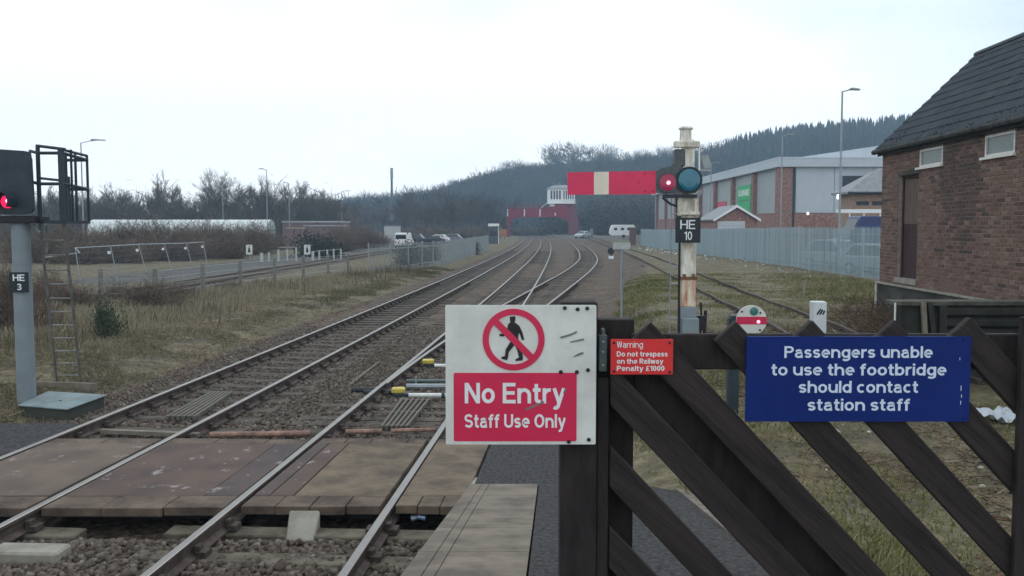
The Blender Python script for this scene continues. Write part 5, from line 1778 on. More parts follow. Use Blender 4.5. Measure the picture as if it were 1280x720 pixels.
def dock_posts():
    D = 74
    s = thing('dock_railing', 'row of pale posts with a rail in front of dark bushes beyond goods line', 'railing', (-16.5, D, -.1))
    for px, y0 in ((327, 316), (336, 315), (348, 312), (359, 311), (370, 309), (391, 314), (399, 313), (409, 312), (417, 311), (426, 311)):
        d = 72 + (px - 327) * .05
        t = P(px, y0, d)
        w = .12 if px not in (327, 391) else .2
        MB().box2((t.x - w / 2, d - .06, float(ground(t.x, d)) - .1), (t.x + w / 2, d + .06, t.z)).build('post', mat('pale_post', (.42, .45, .45), .7), s)
    mb = MB(); mb.tube([P(348, 309.5, 73), P(368, 309, 74)], .06, 6); mb.tube([P(391, 314.5, 75.2), P(426, 311.5, 77)], .04, 6)
    mb.build('rail', M['concrete'], s)
    for px, py, lab in ((311.5, 312, 'small white warning sign on a post left of the pale dock posts'), (384, 312, 'white warning sign showing a figure in the middle of the dock posts')):
        d = 70
        a, b = P(px - 4, py - 6, d), P(px + 4, py + 6, d)
        w = thing('warning_sign', lab, 'sign', ((a.x + b.x) / 2, d, float(ground(a.x, d))))
        MB().box2((a.x, d - .02, b.z), (b.x, d + .02, a.z)).build('panel', M['sign_white'], w)
        f = MB()
        f.lathe([(.05, 0), (.05, -.006)], ((a.x + b.x) / 2, d - .0205, a.z - .16), axis='Y', n=8)
        cx = (a.x + b.x) / 2
        f.prism([(cx - .10, d - .022, a.z - .58), (cx + .10, d - .022, a.z - .58), (cx + .06, d - .022, a.z - .24), (cx - .06, d - .022, a.z - .24)], (0, .0015, 0))
        f.build('pictogram', M['black'], w)
        MB().tube([(cx, d + .05, float(ground(cx, d)) - .1), (cx, d + .05, a.z)], .035, 6).build('post', M['galv'], w)
dock_posts()

# ------------------------------------------------------------------ brick store on the right
def brick_store():
    TH = -math.atan(0.043)            # wall runs towards the camera, leaning a little left
    O = Vector((9.2, 23.0, 0))
    s = thing('brick_store', 'old red brick railway building with dark tiled roof and two high windows', 'building', (9.2, 23.0, .3))
    # local frame: t along the wall towards the camera, n inward (+x), z up
    tx = Vector((-0.043, -1, 0)).normalized()
    nn = Vector((1, -0.043, 0)).normalized()
    def W(t, n, z): return O + tx * t + nn * n + Vector((0, 0, z))
    def wbox(mb, t0, t1, n0, n1, z0, z1, m=0):
        vs = [W(t0, n0, z0), W(t1, n0, z0), W(t1, n1, z0), W(t0, n1, z0), W(t0, n0, z1), W(t1, n0, z1), W(t1, n1, z1), W(t0, n1, z1)]
        mb.add(vs, [(0, 3, 2, 1), (4, 5, 6, 7), (0, 1, 5, 4), (1, 2, 6, 5), (2, 3, 7, 6), (3, 0, 4, 7)], m)
        return mb
    def t_of(px):
        # wall plane X = 9.2 - .043 (23 - Y), X = (px-640)/FPX * Y
        a = (px - 640) / FPX
        Y = (9.2 - .043 * 23) / (a - .043)
        return (23 - Y) / abs(tx.y)
    LEN = 12.5
    Z0, Z1 = 1.30, 4.55
    door = (t_of(1120.5), t_of(1145.5), 1.46, 3.86)
    wins = [(t_of(1146), t_of(1174.5), 3.98, 4.36), (t_of(1226.5), t_of(1263.5), 3.97, 4.37)]
    def blocked(t0, t1, z0, z1):
        for a, b, c, d in [door] + wins:
            if t1 > a and t0 < b and z1 > c and z0 < d: return True
        return False
    # mortar backing in pieces round the openings
    mb = MB()
    cutsT = sorted({0.0, LEN, door[0], door[1], wins[0][0], wins[0][1], wins[1][0], wins[1][1]})
    cutsZ = sorted({Z0, Z1, door[2], door[3], wins[0][2], wins[0][3], wins[1][2], wins[1][3]})
    for i in range(len(cutsT) - 1):
        for j in range(len(cutsZ) - 1):
            a, b, c, d = cutsT[i], cutsT[i + 1], cutsZ[j], cutsZ[j + 1]
            tm, zm = (a + b) / 2, (c + d) / 2
            if blocked(tm - .001, tm + .001, zm - .001, zm + .001): continue
            wbox(mb, a, b, .012, .24, c, d)
    # remaining three walls, plain
    wall = mb.build('wall', M['mortar'], s)
    ow = MB()
    wbox(ow, 0.0, .22, .245, 4.6, Z0, Z1)
    wbox(ow, LEN - .22, LEN, .245, 4.6, Z0, Z1)
    wbox(ow, .225, LEN - .225, 4.38, 4.6, Z0, Z1)
    vs = [W(0.0, 0.3, Z1), W(0.0, 4.6, Z1), W(0.0, 2.3, 6.65), W(.22, .3, Z1), W(.22, 4.6, Z1), W(.22, 2.3, 6.65)]
    ow.add(vs, [(0, 1, 2), (5, 4, 3), (0, 3, 4, 1), (1, 4, 5, 2), (2, 5, 3, 0)])
    ow.build('rear_wall', M['pier'], s)
    # bricks, one by one: the nearest 300 singly, the rest joined
    bl, bh, gap = .25, .082, .013
    todo = []
    row = 0
    z = Z0
    while z + bh < Z1 + .001:
        flemish = row % 2
        t = -bl / 2 if flemish else 0.0
        while t < 10.2:
            t0, t1 = max(t, 0.0), min(t + bl, LEN)
            if t1 - t0 > .05:
                segs = [(t0, t1)]
                for a, b, c, d in [door] + wins:
                    if z + bh > c + .004 and z < d - .004:
                        ns_ = []
                        for p, q in segs:
                            if q <= a or p >= b: ns_.append((p, q)); continue
                            if a - p > .04: ns_.append((p, a))
                            if q - b > .04: ns_.append((b, q))
                        segs = ns_
                for p, q in segs:
                    todo.append((p, q, z))
            t += bl
        z += bh
        row += 1
    full = [k for k in todo if abs(k[1] - k[0] - bl) < .001 and k[0] < t_of(1285)]
    full.sort(key=lambda k: -k[0])
    near = set(full[:300])
    bmsh = MB().box((0, 0, 0), (bl - gap, .10, bh - gap)).build('brick', M['brick_obj'], bevel=.004)
    me = bmsh.data
    bpy.data.objects.remove(bmsh)
    rot = math.atan2(tx.y, tx.x)
    def damp(k):
        t, z = (k[0] + k[1]) / 2, k[2]
        a = t_of(1176) + .25 * math.sin(z * 3); b = t_of(1213) + .3 * math.sin(z * 2 + 1)
        inside = a < t < b and z > 2.4 + .5 * math.sin(t * 5)
        under = z > 4.25 and t > t_of(1176)
        edge = (a - .35 < t < b + .35) and z > 2.1
        return (inside and random.random() < .85) or (under and random.random() < .6) or (edge and random.random() < .22) or random.random() < .03
    me_damp = me.copy(); me_damp.materials[0] = M['brick_damp']
    for k in near:
        o = link('brick', me_damp if damp(k) else me, wall)
        jut = random.uniform(-.004, .003)
        o.location = W((k[0] + k[1]) / 2, .05 + jut, k[2] + bh / 2) - Vector(s.location)
        o.rotation_euler = (0, 0, rot)
    mb = MB(); rn = []
    for k in todo:
        if k in near: continue
        jut = random.uniform(-.004, .003)
        md = 1 if damp(k) else 0
        wbox(mb, k[0] + gap / 2, k[1] - gap / 2, jut, .10 + jut, k[2] + gap / 2, k[2] + bh - gap / 2, md)
        rn += [random.random()] * 8
    mb.rnd = rn
    tag(mb.build('brick_courses', [M['brick_rnd'], M['brick_damp_rnd']], wall), kind='stuff')
    # plinth with pale ledge
    mb = MB(); wbox(mb, -.06, LEN, -.04, 4.6, -.3, Z0 - .05); mb.build('plinth', M['render'], s)
    mb = MB(); wbox(mb, -.10, 6.0, -.10, .10, Z0 - .048, Z0 - .002); mb.build('ledge', M['concrete'], s, bevel=.006)
    # thin white upright marker at the corner
    mb = MB(); wbox(mb, -.04, .0, -.09, -.05, .35, Z0 - .05); mb.build('corner_strip', M['frame_white'], s)
    # door
    dmb = MB(); wbox(dmb, door[0], door[1], .15, .19, door[2], door[3]); wbox(dmb, door[0], door[0] + .08, .10, .149, door[2], door[3]); wbox(dmb, door[1] - .08, door[1], .10, .149, door[2], door[3]); wbox(dmb, door[0] + .08, door[1] - .08, .10, .149, door[3] - .08, door[3])
    dr = dmb.build('door', M['door_low'], s)
    nb = 6
    for k in range(nb):
        a = door[0] + .09 + (door[1] - door[0] - .18) * k / nb
        b = door[0] + .09 + (door[1] - door[0] - .18) * (k + 1) / nb - .008
        zm = 2.72
        m1 = MB(); wbox(m1, a, b, .125, .148, zm, door[3] - .09); m1.build('plank', M['door_old'], dr)
        m2 = MB(); wbox(m2, a, b, .13, .148, door[2], zm - .01); m2.build('plank', M['door_low'], dr)
    mb = MB(); wbox(mb, door[0] - .05, door[1] + .05, -.03, .14, door[2] - .12, door[2] - .002); mb.build('door_step', M['concrete'], s)
    mb = MB(); wbox(mb, door[0] - .08, door[1] + .12, -.004, .0985, door[3] + .001, door[3] + .10); mb.build('lintel', M['render'], s)
    # windows
    for a, b, c, d in wins:
        f = MB(); th = .045
        wbox(f, a, b, .0, .06, c, c + th); wbox(f, a, b, .0, .06, d - th, d); wbox(f, a, a + th, .0, .06, c + th, d - th); wbox(f, b - th, b, .0, .06, c + th, d - th)
        wo = f.build('window', M['frame_white'], s)
        p = MB(); wbox(p, a + th, b - th, .03, .045, c + th, d - th); p.build('pane', M['frosted'], wo)
        p = MB(); wbox(p, a - .10, b + .05, -.06, .05, c - .05, c - .002); p.build('sill', M['frame_white'], wo)
    # roof
    RZ = 6.92; RN = 2.3; EZ, EN = 4.56, -.13
    sl = Vector((RN - EN, 0, RZ - EZ)); SL = sl.length
    base = MB()
    vs = [W(-.08, EN + .03, EZ - .06), W(LEN, EN + .03, EZ - .06), W(LEN, RN, RZ - .06), W(-.08, RN, RZ - .06)]
    base.prism(vs, (0, 0, .04))
    vs = [W(-.08, 2 * RN - EN, EZ - .06), W(LEN, 2 * RN - EN, EZ - .06), W(LEN, RN + .01, RZ - .06), W(-.08, RN + .01, RZ - .06)]
    base.prism(vs, (0, 0, .06))
    ro = base.build('roof', M['gutter'], s)
    rows = 11
    cw = .30
    # one interlocking tile: two shallow rolls, lifted at its lower edge
    tl = SL / rows + .05
    prof = [(0, 0), (.05, .028), (.10, .0), (.15, .0), (.20, .028), (.25, .0), (.297, .0)]
    tm = MB()
    n = len(prof)
    vs = []
    for (yy_, lift) in ((0, .030), (tl, .0)):
        for (xx_, h) in prof: vs.append((xx_, yy_, h + lift))
    for (yy_, lift) in ((0, .012), (tl, -.018)):
        for (xx_, h) in prof: vs.append((xx_, yy_, h + lift))
    fs = [(i, i + 1, n + i + 1, n + i) for i in range(n - 1)] + [(2 * n + i, 3 * n + i, 3 * n + i + 1, 2 * n + i + 1) for i in range(n - 1)]
    fs += [(i, 2 * n + i, 2 * n + i + 1, i + 1) for i in range(n - 1)]
    fs += [(0, n, 3 * n, 2 * n), (n - 1, 3 * n - 1, 4 * n - 1, 2 * n - 1)]
    tm.add(vs, fs)
    to = tm.build('roof_tile', M['tile_obj'])
    tme = to.data
    bpy.data.objects.remove(to)
    up = (nn * (RN - EN) + Vector((0, 0, RZ - EZ))).normalized()
    nor = tx.cross(up).normalized()
    if nor.z < 0: nor = -nor
    xax = up.cross(nor).normalized()
    rm = Matrix((xax, up, nor)).transposed()
    cnt = 0
    for r_ in range(rows):
        k = 0
        t = -.10
        while t < 7.95:
            o = link('roof_tile', tme, ro)
            fr = r_ / rows
            n_ = EN + (RN - EN) * fr; z_ = EZ + (RZ - EZ) * fr
            sgn = 1 if xax.dot(tx) > 0 else -1
            p = W(t if sgn > 0 else t + cw, n_, z_ - .012) + nor * random.uniform(.0, .008)
            o.location = p - Vector(s.location)
            o.rotation_euler = rm.to_euler()
            o.rotation_euler.z += random.uniform(-.006, .006)
            t += cw; cnt += 1
    rest = MB()
    q = [W(7.99, EN, EZ + .0), W(LEN, EN, EZ + .0), W(LEN, RN, RZ + .0), W(7.99, RN, RZ + .0)]
    rest.prism(q, (0, 0, .02)); rest.build('roof_sheet', M['gutter'], ro)
    # ridge tiles
    t = -.12
    while t < 9:
        m1 = MB()
        pts = []
        for a in range(7):
            an = math.pi * a / 6
            pts.append(W(t, RN + .13 * math.cos(an), RZ - .05 + .11 * math.sin(an)))
        m1.prism(pts, tx * .44); m1.build('ridge_tile', M['tile_obj'], ro)
        t += .45
    # verge and mossy gutter
    g = MB()
    pts = [W(-.16, EN - .06, EZ - .08)] 
    g.tube([W(-.16, EN - .04, EZ - .05), W(LEN, EN - .04, EZ - .05)], .065, 8)
    g.build('gutter', M['gutter'], s)
    fb = MB(); wbox(fb, -.08, LEN, EN + .03, EN + .055, EZ - .16, EZ - .08); wbox(fb, -.07, LEN - .01, EN + .056, .0, EZ - .10, EZ - .082); fb.build('fascia', M['gutter'], s)
    # moss tufts along the gutter
    nmo = 1500
    tt = rng.uniform(0, 9, nmo)
    cl_ = np.sin(tt * 2.3) + np.sin(tt * 5.1 + 1) + rng.normal(0, .5, nmo)
    tt = tt[cl_ > .1]
    nmo = len(tt)
    pp = np.array([tuple(W(float(a), EN + random.uniform(-.08, .28), 0)) for a in tt])
    pp[:, 2] = EZ + .0 + rng.uniform(-.06, .05, nmo) + np.maximum(0, (np.array([float((Vector(p) - O).dot(nn)) for p in pp]) - EN)) * .95
    dr_ = rng.normal(0, .03, (nmo, 3)) + np.array([0, 0, .02])
    V, F, R_ = needles(pp, dr_, rng.uniform(.012, .03, nmo), rng.random(nmo))
    tag(fast_mesh('moss', V, F, M['leaf_dull'], R_, parent=ro, local_off=tuple(s.location)), kind='stuff')
brick_store()

# ------------------------------------------------------------------ buffer stop
def buffer_stop():
    D = 14.0
    q = lambda px, py, d=D: P(px, py, d)
    z0 = float(ground(6.6, D))
    s = thing('buffer_stop', 'dark steel buffer stop with ribbed panel at the end of the siding', 'buffer stop', (6.7, D, z0))
    xl = q(1118, 376).x; xr = xl + 2.7
    zt = q(1118, 376.5).z
    mb = MB()
    mb.box2((xl, D - .02, zt - .07), (xr, D + .35, zt)); mb.build('top_beam', mat('mossy_timber_beam', (.075, .075, .058), .9, var=.3), s, bevel=.01)
    for k in range(5):
        z1 = zt - .085 - k * .17
        x0_ = q(1182, 376).x
        m = MB(); m.prism([(x0_, D + .03, z1), (x0_, D - .03, z1 - .04), (x0_, D - .03, z1 - .12), (x0_, D + .03, z1 - .16)], (xr - x0_, 0, 0)); m.build('rib_panel', M['buffer_green'], s)
    m = MB(); m.box2((xl + .02, D + .05, z0), (xr, D + .12, zt - .07)); m.build('back_plate', M['buffer_green'], s)
    m = MB(); m.box2((xl + .0, D - .05, z0), (xl + .09, D + .04, zt - .07)); m.build('side_post', M['buffer_green'], s)
    m = MB(); m.tube([(xl - .01, D - .06, z0), (xl - .01, D - .06, zt - .02)], .015, 5); m.build('white_edge', M['frame_white'], s)
    for a, b in (((1152, 1158)), ((1160, 1174))):
        m = MB(); m.prism([q(a, 378, D - .06), q(a + 6, 378, D - .06), (q(b + 6, 440, D - .06).x, D - .06, z0), (q(b, 440, D - .06).x, D - .06, z0)], (0, .05, 0)); m.build('brace', M['wood_grey'] if a == 1152 else M['buffer_green'], s)
    m = MB(); m.box2((q(1174, 378).x, D - .05, z0), (q(1183, 378).x, D + .03, zt - .07)); m.build('upright', M['buffer_green'], s)
    for sx in (.9, 1.9):
        m = MB(); m.prism([(xl + sx, D + .15, zt - .1), (xl + sx, D + 1.5, z0), (xl + sx, D + 1.7, z0), (xl + sx, D + .15, zt - .3)], (.12, 0, 0)); m.build('raker', M['buffer_green'], s)
    # lying litter near the gate
    c = G(1250, 519, .33)
    p = thing('white_sheet', 'crumpled white plastic sheet on the rough ground right of the blue notice', 'plastic sheet', tuple(c))
    n = 9
    vs = []
    for i in range(n):
        for j in range(n):
            vs.append((c.x - .22 + .44 * i / (n - 1), c.y - .35 + .7 * j / (n - 1), float(ground(c.x, c.y)) + .05 + .04 * math.sin(i * 1.7 + j) + random.uniform(0, .03)))
    fs = [(i * n + j, (i + 1) * n + j, (i + 1) * n + j + 1, i * n + j + 1) for i in range(n - 1) for j in range(n - 1)]
    m = MB(); m.add(vs, fs); m.build('sheet', mat('dull_white_plastic', (.38, .41, .44), .6), p)
    for px, py, lab in ((1226, 581, 'upper white scrap of rubbish seen between the gate boards at right'), (1228, 603, 'lower white scrap of rubbish seen between the gate boards at right')):
        c = G(px, py, .35)
        r = thing('rubbish_scrap', lab, 'rubbish', tuple(c))
        m = MB(); m.box((c.x, c.y, float(ground(c.x, c.y)) + .04), (.06, .05, .035), rz=.6); m.build('scrap', M['concrete'], r, bevel=.012)
    # thin stake by the corner
    c = G(902, 372, .3)
    st = thing('short_stake', 'short pale stake standing in the grass right of the siding', 'stake', tuple(c))
    d = G(1005, 372, .3)
    m = MB(); m.box((d.x, d.y, .55), (.05, .05, .6)); m.build('stake_body', M['concrete'], st)
    st.location = (d.x, d.y, .27)
    st.children[0].location = Vector(c) - Vector(st.location)
buffer_stop()

# ------------------------------------------------------------------ vehicles
def make_car(name, label, paint, loc, rz, kind='car', group=None, L=4.2, W=1.75, H=1.48):
    s = thing(name, label, kind, loc, group, rz)
    # side profile in (y forward, z)
    if kind == 'van':
        body = [(-L/2, .35), (-L/2, H - .08), (-L/2 + .1, H), (L/2 - 1.35, H), (L/2 - .75, H * .62), (L/2 - .1, H * .52), (L/2, H * .42), (L/2, .32)]
    else:
        body = [(-L/2, .38), (-L/2 - .0, .82), (-L/2 + .12, .95), (L/2 - 1.0, .93), (L/2 - .12, .78), (L/2, .62), (L/2, .32)]
    def loft(prof, w0, w1, zsplit):
        vs = []
        n = len(prof)
        def wd(z): return w0 + (w1 - w0) * max(0, (z - zsplit)) / max(.01, H - zsplit)
        for sx in (-1, 1):
            for (y, z) in prof: vs.append((sx * wd(z) / 2, y, z))
        fs = [tuple(range(n)), tuple(range(n, 2 * n))[::-1]] + [(i, (i + 1) % n, n + (i + 1) % n, n + i) for i in range(n)]
        return vs, fs
    m = MB(); m.add(*loft(body, W, W * .86, .9)); m.build('body', paint, s, local=True, bevel=.05)
    if kind != 'van':
        cab = [(-L/2 + .25, .93), (-L/2 + .75, H), (L/2 - 2.0, H), (L/2 - 1.05, .92)]
        m = MB(); m.add(*loft(cab, W * .94, W * .74, .9)); cb = m.build('cabin', paint, s, local=True, bevel=.04)
        def pane(pts): 
            k = MB(); k.add(pts, [tuple(range(len(pts)))]); k.build('window', M['car_glass'], s, local=True)
        w9, w7 = W * .94 / 2 * .97, W * .74 / 2
        zt, zb = H - .08, .97
        def xw(z): return (W * .94 + (W * .74 - W * .94) * (z - .9) / (H - .9)) / 2 + .006
        for sx in (-1, 1):
            pane([(sx * xw(zb), -L/2 + .45, zb), (sx * xw(zt), -L/2 + .82, zt), (sx * xw(zt), L/2 - 2.1, zt), (sx * xw(zb), L/2 - 1.25, zb)])
        fy = lambda z: L/2 - 1.05 - .95 * (z - .92) / (H - .92) + .012
        pane([(-xw(zb) + .09, fy(zb), zb), (xw(zb) - .09, fy(zb), zb), (xw(zt) - .09, fy(zt), zt), (-xw(zt) + .09, fy(zt), zt)])
        by = lambda z: -L/2 + .25 + .5 * (z - .93) / (H - .93) - .012
        pane([(-xw(zb) + .09, by(zb), zb), (xw(zb) - .09, by(zb), zb), (xw(zt) - .09, by(zt), zt), (-xw(zt) + .09, by(zt), zt)])
    else:
        k = MB(); zt, zb = H - .25, H * .60
        xw = W * .9 / 2
        for pts in ([(-xw * .9, -L/2 - .008, zb), (xw * .9, -L/2 - .008, zb), (xw * .85, -L/2 - .008, zt), (-xw * .85, -L/2 - .008, zt)],):
            k.add(pts, [(0, 1, 2, 3)])
        k.build('rear_window', M['car_glass'], s, local=True)
        k = MB()
        k.add([(-xw * .86, L/2 - .76 + .02, H * .64), (xw * .86, L/2 - .76 + .02, H * .64), (xw * .8, L/2 - 1.25 + .02, H * .94), (-xw * .8, L/2 - 1.25 + .02, H * .94)], [(0, 1, 2, 3)])
        k.build('windscreen', M['car_glass'], s, local=True)
    for sx in (-1, 1):
        for yy_ in (-L/2 + .78, L/2 - .82):
            m = MB(); m.lathe([(.20, -.10), (.31, -.10), (.31, .10), (.20, .10)], (sx * (W/2 - .09), yy_, .31), axis='X', n=16)
            wh = m.build('wheel', M['tyre'], s, local=True)
            m = MB(); m.lathe([(.19, -.105), (.19, .105)], (sx * (W/2 - .09), yy_, .31), axis='X', n=12); m.build('rim', M['galv'], wh, local=True)
        m = MB(); m.box((sx * W * .36, L/2 - .04, .66), (.32, .12, .14)); m.build('headlight', M['letter_white'], s, local=True)
        m = MB(); m.box((sx * W * .40, -L/2 + .02, .80), (.2, .08, .2)); m.build('tail_light', M['sign_red2'], s, local=True)
    return s

def place(px, D): return ((px - 640) / FPX * D, D, float(ground((px - 640) / FPX * D, D)))
def vehicles():
    make_car('parked_car', 'silver car behind the tall palisade fence nearest the brick building', M['car_silver'], (18.6, 46, .27), R(215), L=4.3, H=1.55)
    make_car('parked_car', 'pale silver car behind the palisade fence left of the tall lamp', M['car_silver'], (19.0, 53.5, .27), R(205), L=4.4, H=1.65)
    make_car('parked_van', 'dark blue van roof showing above the palisade fence by the tan building', M['car_blue'], (22.4, 57.0, .27), R(95), kind='van', L=5.2, W=1.95, H=3.05)
    x, y, z = place(505.5, 121)
    make_car('parked_van', 'white van seen from behind on the road beyond the goods line', M['car_white'], (x, y, z), R(-6), kind='van', L=4.0, W=1.75, H=2.0)
    x, y, z = place(516, 150)
    make_car('parked_car', 'black car just beyond the white van', M['car_dark'], (x, y, z), R(80), H=1.6)
    x, y, z = place(546, 152)
    make_car('parked_car', 'white roofed car standing in the far car row', M['car_white'], (x, y, z), R(75))
    x, y, z = place(540, 146)
    make_car('parked_car', 'dark grey car in front of the white roofed car', M['car_dark'], (x, y - .5, z), R(82), H=1.3)
    x, y, z = place(563, 165)
    make_car('parked_car', 'grey car at the right end of the far car row', M['car_grey'], (x, y, z), R(80))
    x, y, z = place(728, 186)
    make_car('parked_car', 'silver car parked at the foot of the signal box tower', M['car_silver'], (x, y, z), R(150))
    # caravan
    D = 184
    a, b = P(762.5, 281, D), P(794, 294.5, D)
    z0 = float(ground((a.x + b.x) / 2, D))
    c = thing('touring_caravan', 'white touring caravan with three dark windows by the fence end', 'caravan', ((a.x + b.x) / 2, D, z0))
    zb = z0 + .42
    prof = [(a.x + .25, zb), (a.x, zb + .5), (a.x + .12, a.z - .8), (a.x + .5, a.z - .05), (a.x + 1.0, a.z), (b.x - .4, a.z), (b.x - .1, a.z - .12), (b.x, zb + .4), (b.x - .15, zb)]
    MB().prism([(p[0], D, p[1]) for p in prof], (0, 2.1, 0)).build('body', M['white_paint'], c, bevel=.05)
    for px in (769.5, 778, 786):
        p = P(px, 286.3, D)
        MB().box((p.x, D - .005, p.z), (.62, .04, .5)).build('window', M['car_glass'], c, bevel=.02)
    for sx in (.02,):
        MB().lathe([(.16, -.1), (.32, -.1), (.32, .1), (.16, .1)], ((a.x + b.x) / 2 + .2, D + .05, z0 + .31), axis='Y', n=14).build('wheel', M['tyre'], c)
    MB().box2((a.x - .8, D + 1.0, zb), (a.x + .3, D + 1.1, zb + .08)).build('drawbar', M['dark_steel'], c)
    MB().box2((a.x + .3, D + .04, z0 + .38), (b.x - .1, D + 2.0, zb - .002)).build('chassis', M['dark_steel'], c)
vehicles()

# ------------------------------------------------------------------ lamp posts, mast
def lamp(px, ptop, D, arm, label, rise=.1):
    t = P(px, ptop, D)
    z0 = float(ground(t.x, D))
    s = thing('street_lamp', label, 'street lamp', (t.x, D, z0))
    MB().tube([(t.x, D, z0 - .2), (t.x, D, z0 + 1.6), (t.x, D, z0 + 1.65), (t.x, D, t.z)], [.10, .10, .07, .05], 10).build('column', M['galv'], s)
    sg = 1 if arm > 0 else -1
    MB().tube([(t.x, D, t.z - .03), (t.x + arm * .35, D, t.z + rise * .6), (t.x + arm * .7, D, t.z + rise)], .035, 8).build('bracket_arm', M['galv'], s)
    h = MB()
    x0, x1 = t.x + arm * .42, t.x + arm
    zz = t.z + rise
    h.prism([(x0, D - .13, zz - .03), (x1, D - .13, zz - .06), (x1, D - .13, zz + .02), (x0 + sg * .12, D - .13, zz + .09), (x0, D - .13, zz + .06)], (0, .26, 0))
    h.build('lantern', M['galv'], s, bevel=.02)
    return s
lamp(1053, 114, 51, .95, 'tallest street lamp standing left of the brick building')
lamp(978, 170, 77, 1.0, 'street lamp in front of the corner pier of the retail warehouse')
lamp(889, 204, 108, 1.05, 'small far street lamp just right of the semaphore head')
lamp(101, 178.5, 83, 2.2, 'street lamp with a long arm behind the signal cage', .25)
lamp(333, 212, 119, -1.0, 'street lamp at the end of the white polytunnel')
lamp(278, 231, 163, 1.0, 'faint far street lamp behind the white polytunnel')
lamp(361, 229, 155, -1.0, 'faint far street lamp above the brown shed roofs')
lamp(427, 239.5, 191, 2.0, 'far street lamp with a long arm above the scrub', .15)
def mast():
    D = 330
    t = P(489.5, 210, D); b = P(489.5, 300, D)
    s = thing('radio_mast', 'tall grey radio mast with thick top rising above the far trees', 'mast', (t.x, D, 0))
    k = P(489.5, 223, D)
    MB().tube([(t.x, D, -.5), (t.x, D, k.z)], [.55, .38], 10).build('pole', mat('mast_dark_grey', (.10, .12, .13), .7), s)
    MB().tube([(t.x, D, k.z), (t.x, D, t.z)], .52, 12).build('antenna_shroud', M['galv'], s)
mast()

# ------------------------------------------------------------------ retail warehouse and other buildings
def retail():
    X, Y = 29.0, 100.0
    s = thing('retail_warehouse', 'large grey clad retail warehouse with brick piers and green banner', 'building', (X, Y, 0))
    H0, HF, HP = 0.0, 9.15, 10.05
    L = 90
    m = MB(); m.box2((X + .4, Y + .4, -.5), (X + 50, Y + L - .2, HF - .02)); m.build('wall', M['clad'], s)
    m = MB(); m.box2((X - .35, Y - .35, HF), (X + 50, Y + .39, HP)); m.box2((X - .35, Y + .4, HF), (X + .9, Y + L, HP)); m.build('fascia', M['clad_pale'], s)
    m = MB(); m.box2((X - .38, Y - .38, HP + .002), (X + 50, Y + .42, HP + .14)); m.box2((X - .38, Y + .43, HP + .002), (X + .93, Y + L, HP + .14)); m.build('coping', M['clad_roof'], s)
    # roof rising to the right behind the parapet
    m = MB(); m.prism([(X + .95, Y + .5, HP - .0), (X + 24, Y + .5, HP + 3.3), (X + 50, Y + .5, HP - .6)], (0, L - 1, 0)); m.build('roof', M['clad_roof'], s)
    # piers along the side facing the railway
    ypier = [100.0 + 10.6 * k for k in range(9)]
    for k, y in enumerate(ypier):
        w = 1.35 if k == 0 else .95
        m = MB()
        m.box2((X - .15, y, -.5), (X + .42 if k else X + 1.3, y + w, HF - .004))
        m.build('brick_pier', M['pier'], s)
        if k < 8:
            y1 = ypier[k + 1]
            m = MB(); m.box2((X + .1, y + w + .004, -.5), (X + .38, y1 - .004, 4.2)); m.build('brick_dado', M['pier'], s)
            nb = 5
            for j in range(nb):
                a = y + w + .02 + (y1 - y - w - .04) * j / nb
                b = y + w + .02 + (y1 - y - w - .04) * (j + 1) / nb
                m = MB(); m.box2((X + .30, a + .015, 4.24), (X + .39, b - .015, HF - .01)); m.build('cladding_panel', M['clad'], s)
    # front
    m = MB(); m.box2((X + 1.31, Y + .1, -.5), (X + 30, Y + .38, 4.15)); m.build('brick_dado', M['pier'], s)
    for j in range(6):
        a = X + 1.75 + j * 4.2
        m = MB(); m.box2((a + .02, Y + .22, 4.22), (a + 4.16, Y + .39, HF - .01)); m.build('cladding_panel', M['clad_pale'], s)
    m = MB(); m.tube([(X + 1.52, Y + .1, -.3), (X + 1.52, Y + .1, HF - .02)], .10, 8); m.build('downpipe', M['dark_steel'], s)
    m = MB(); m.box2((X + 6.8, Y + .05, 6.0), (X + 9.0, Y + .21, 8.2)); m.build('loading_door', M['dark_steel'], s)
    # banners between the second and third piers
    yA, yB = 113.2, 119.6
    def banner(y0, y1, z0, z1, mt, txt, tm, label, bgm=None):
        b = thing('hanging_banner', label, 'banner', (X + .2, (y0 + y1) / 2, z0))
        MB().box2((X + .20, y0, z0), (X + .28, y1, z1)).build('cloth_panel', mt, b)
        if bgm is not None:
            MB().box2((X + .19, y0 + .4, z0 + (z1 - z0) * .28), (X + .199, y1 - .4, z0 + (z1 - z0) * .74)).build('pale_panel', bgm, b)
        if txt:
            zz0 = z0 + (z1 - z0) * .34; zz1 = z0 + (z1 - z0) * .68
            lo = lettering(txt, 0, (y1 - y0 - 1.6) if len(txt) > 1 else 1.4, zz0, zz1, 0, tm, None, bold=.17)
            for v in lo.data.vertices:
                v.co = Vector((X + .186 + v.co.y, y1 - .8 - v.co.x, v.co.z)) - Vector(b.location)
            lo.parent = b
    banner(yA, yB, 6.0, 7.9, M['green_sign'], 'LINE', M['letter_white'], 'upper green banner with pale lettering on the warehouse side wall', mat('pale_green_panel', (.22, .55, .30), .5))
    banner(yA, yB, 4.1, 5.9, M['green_sign'], 'N', M['letter_white'], 'lower green banner on the warehouse side wall')
    banner(126, 131.6, 4.4, 6.2, M['red_banner'], None, None, 'red and white banner on the warehouse side wall', None)
    # white lower part of the red banner
    return s
retail()

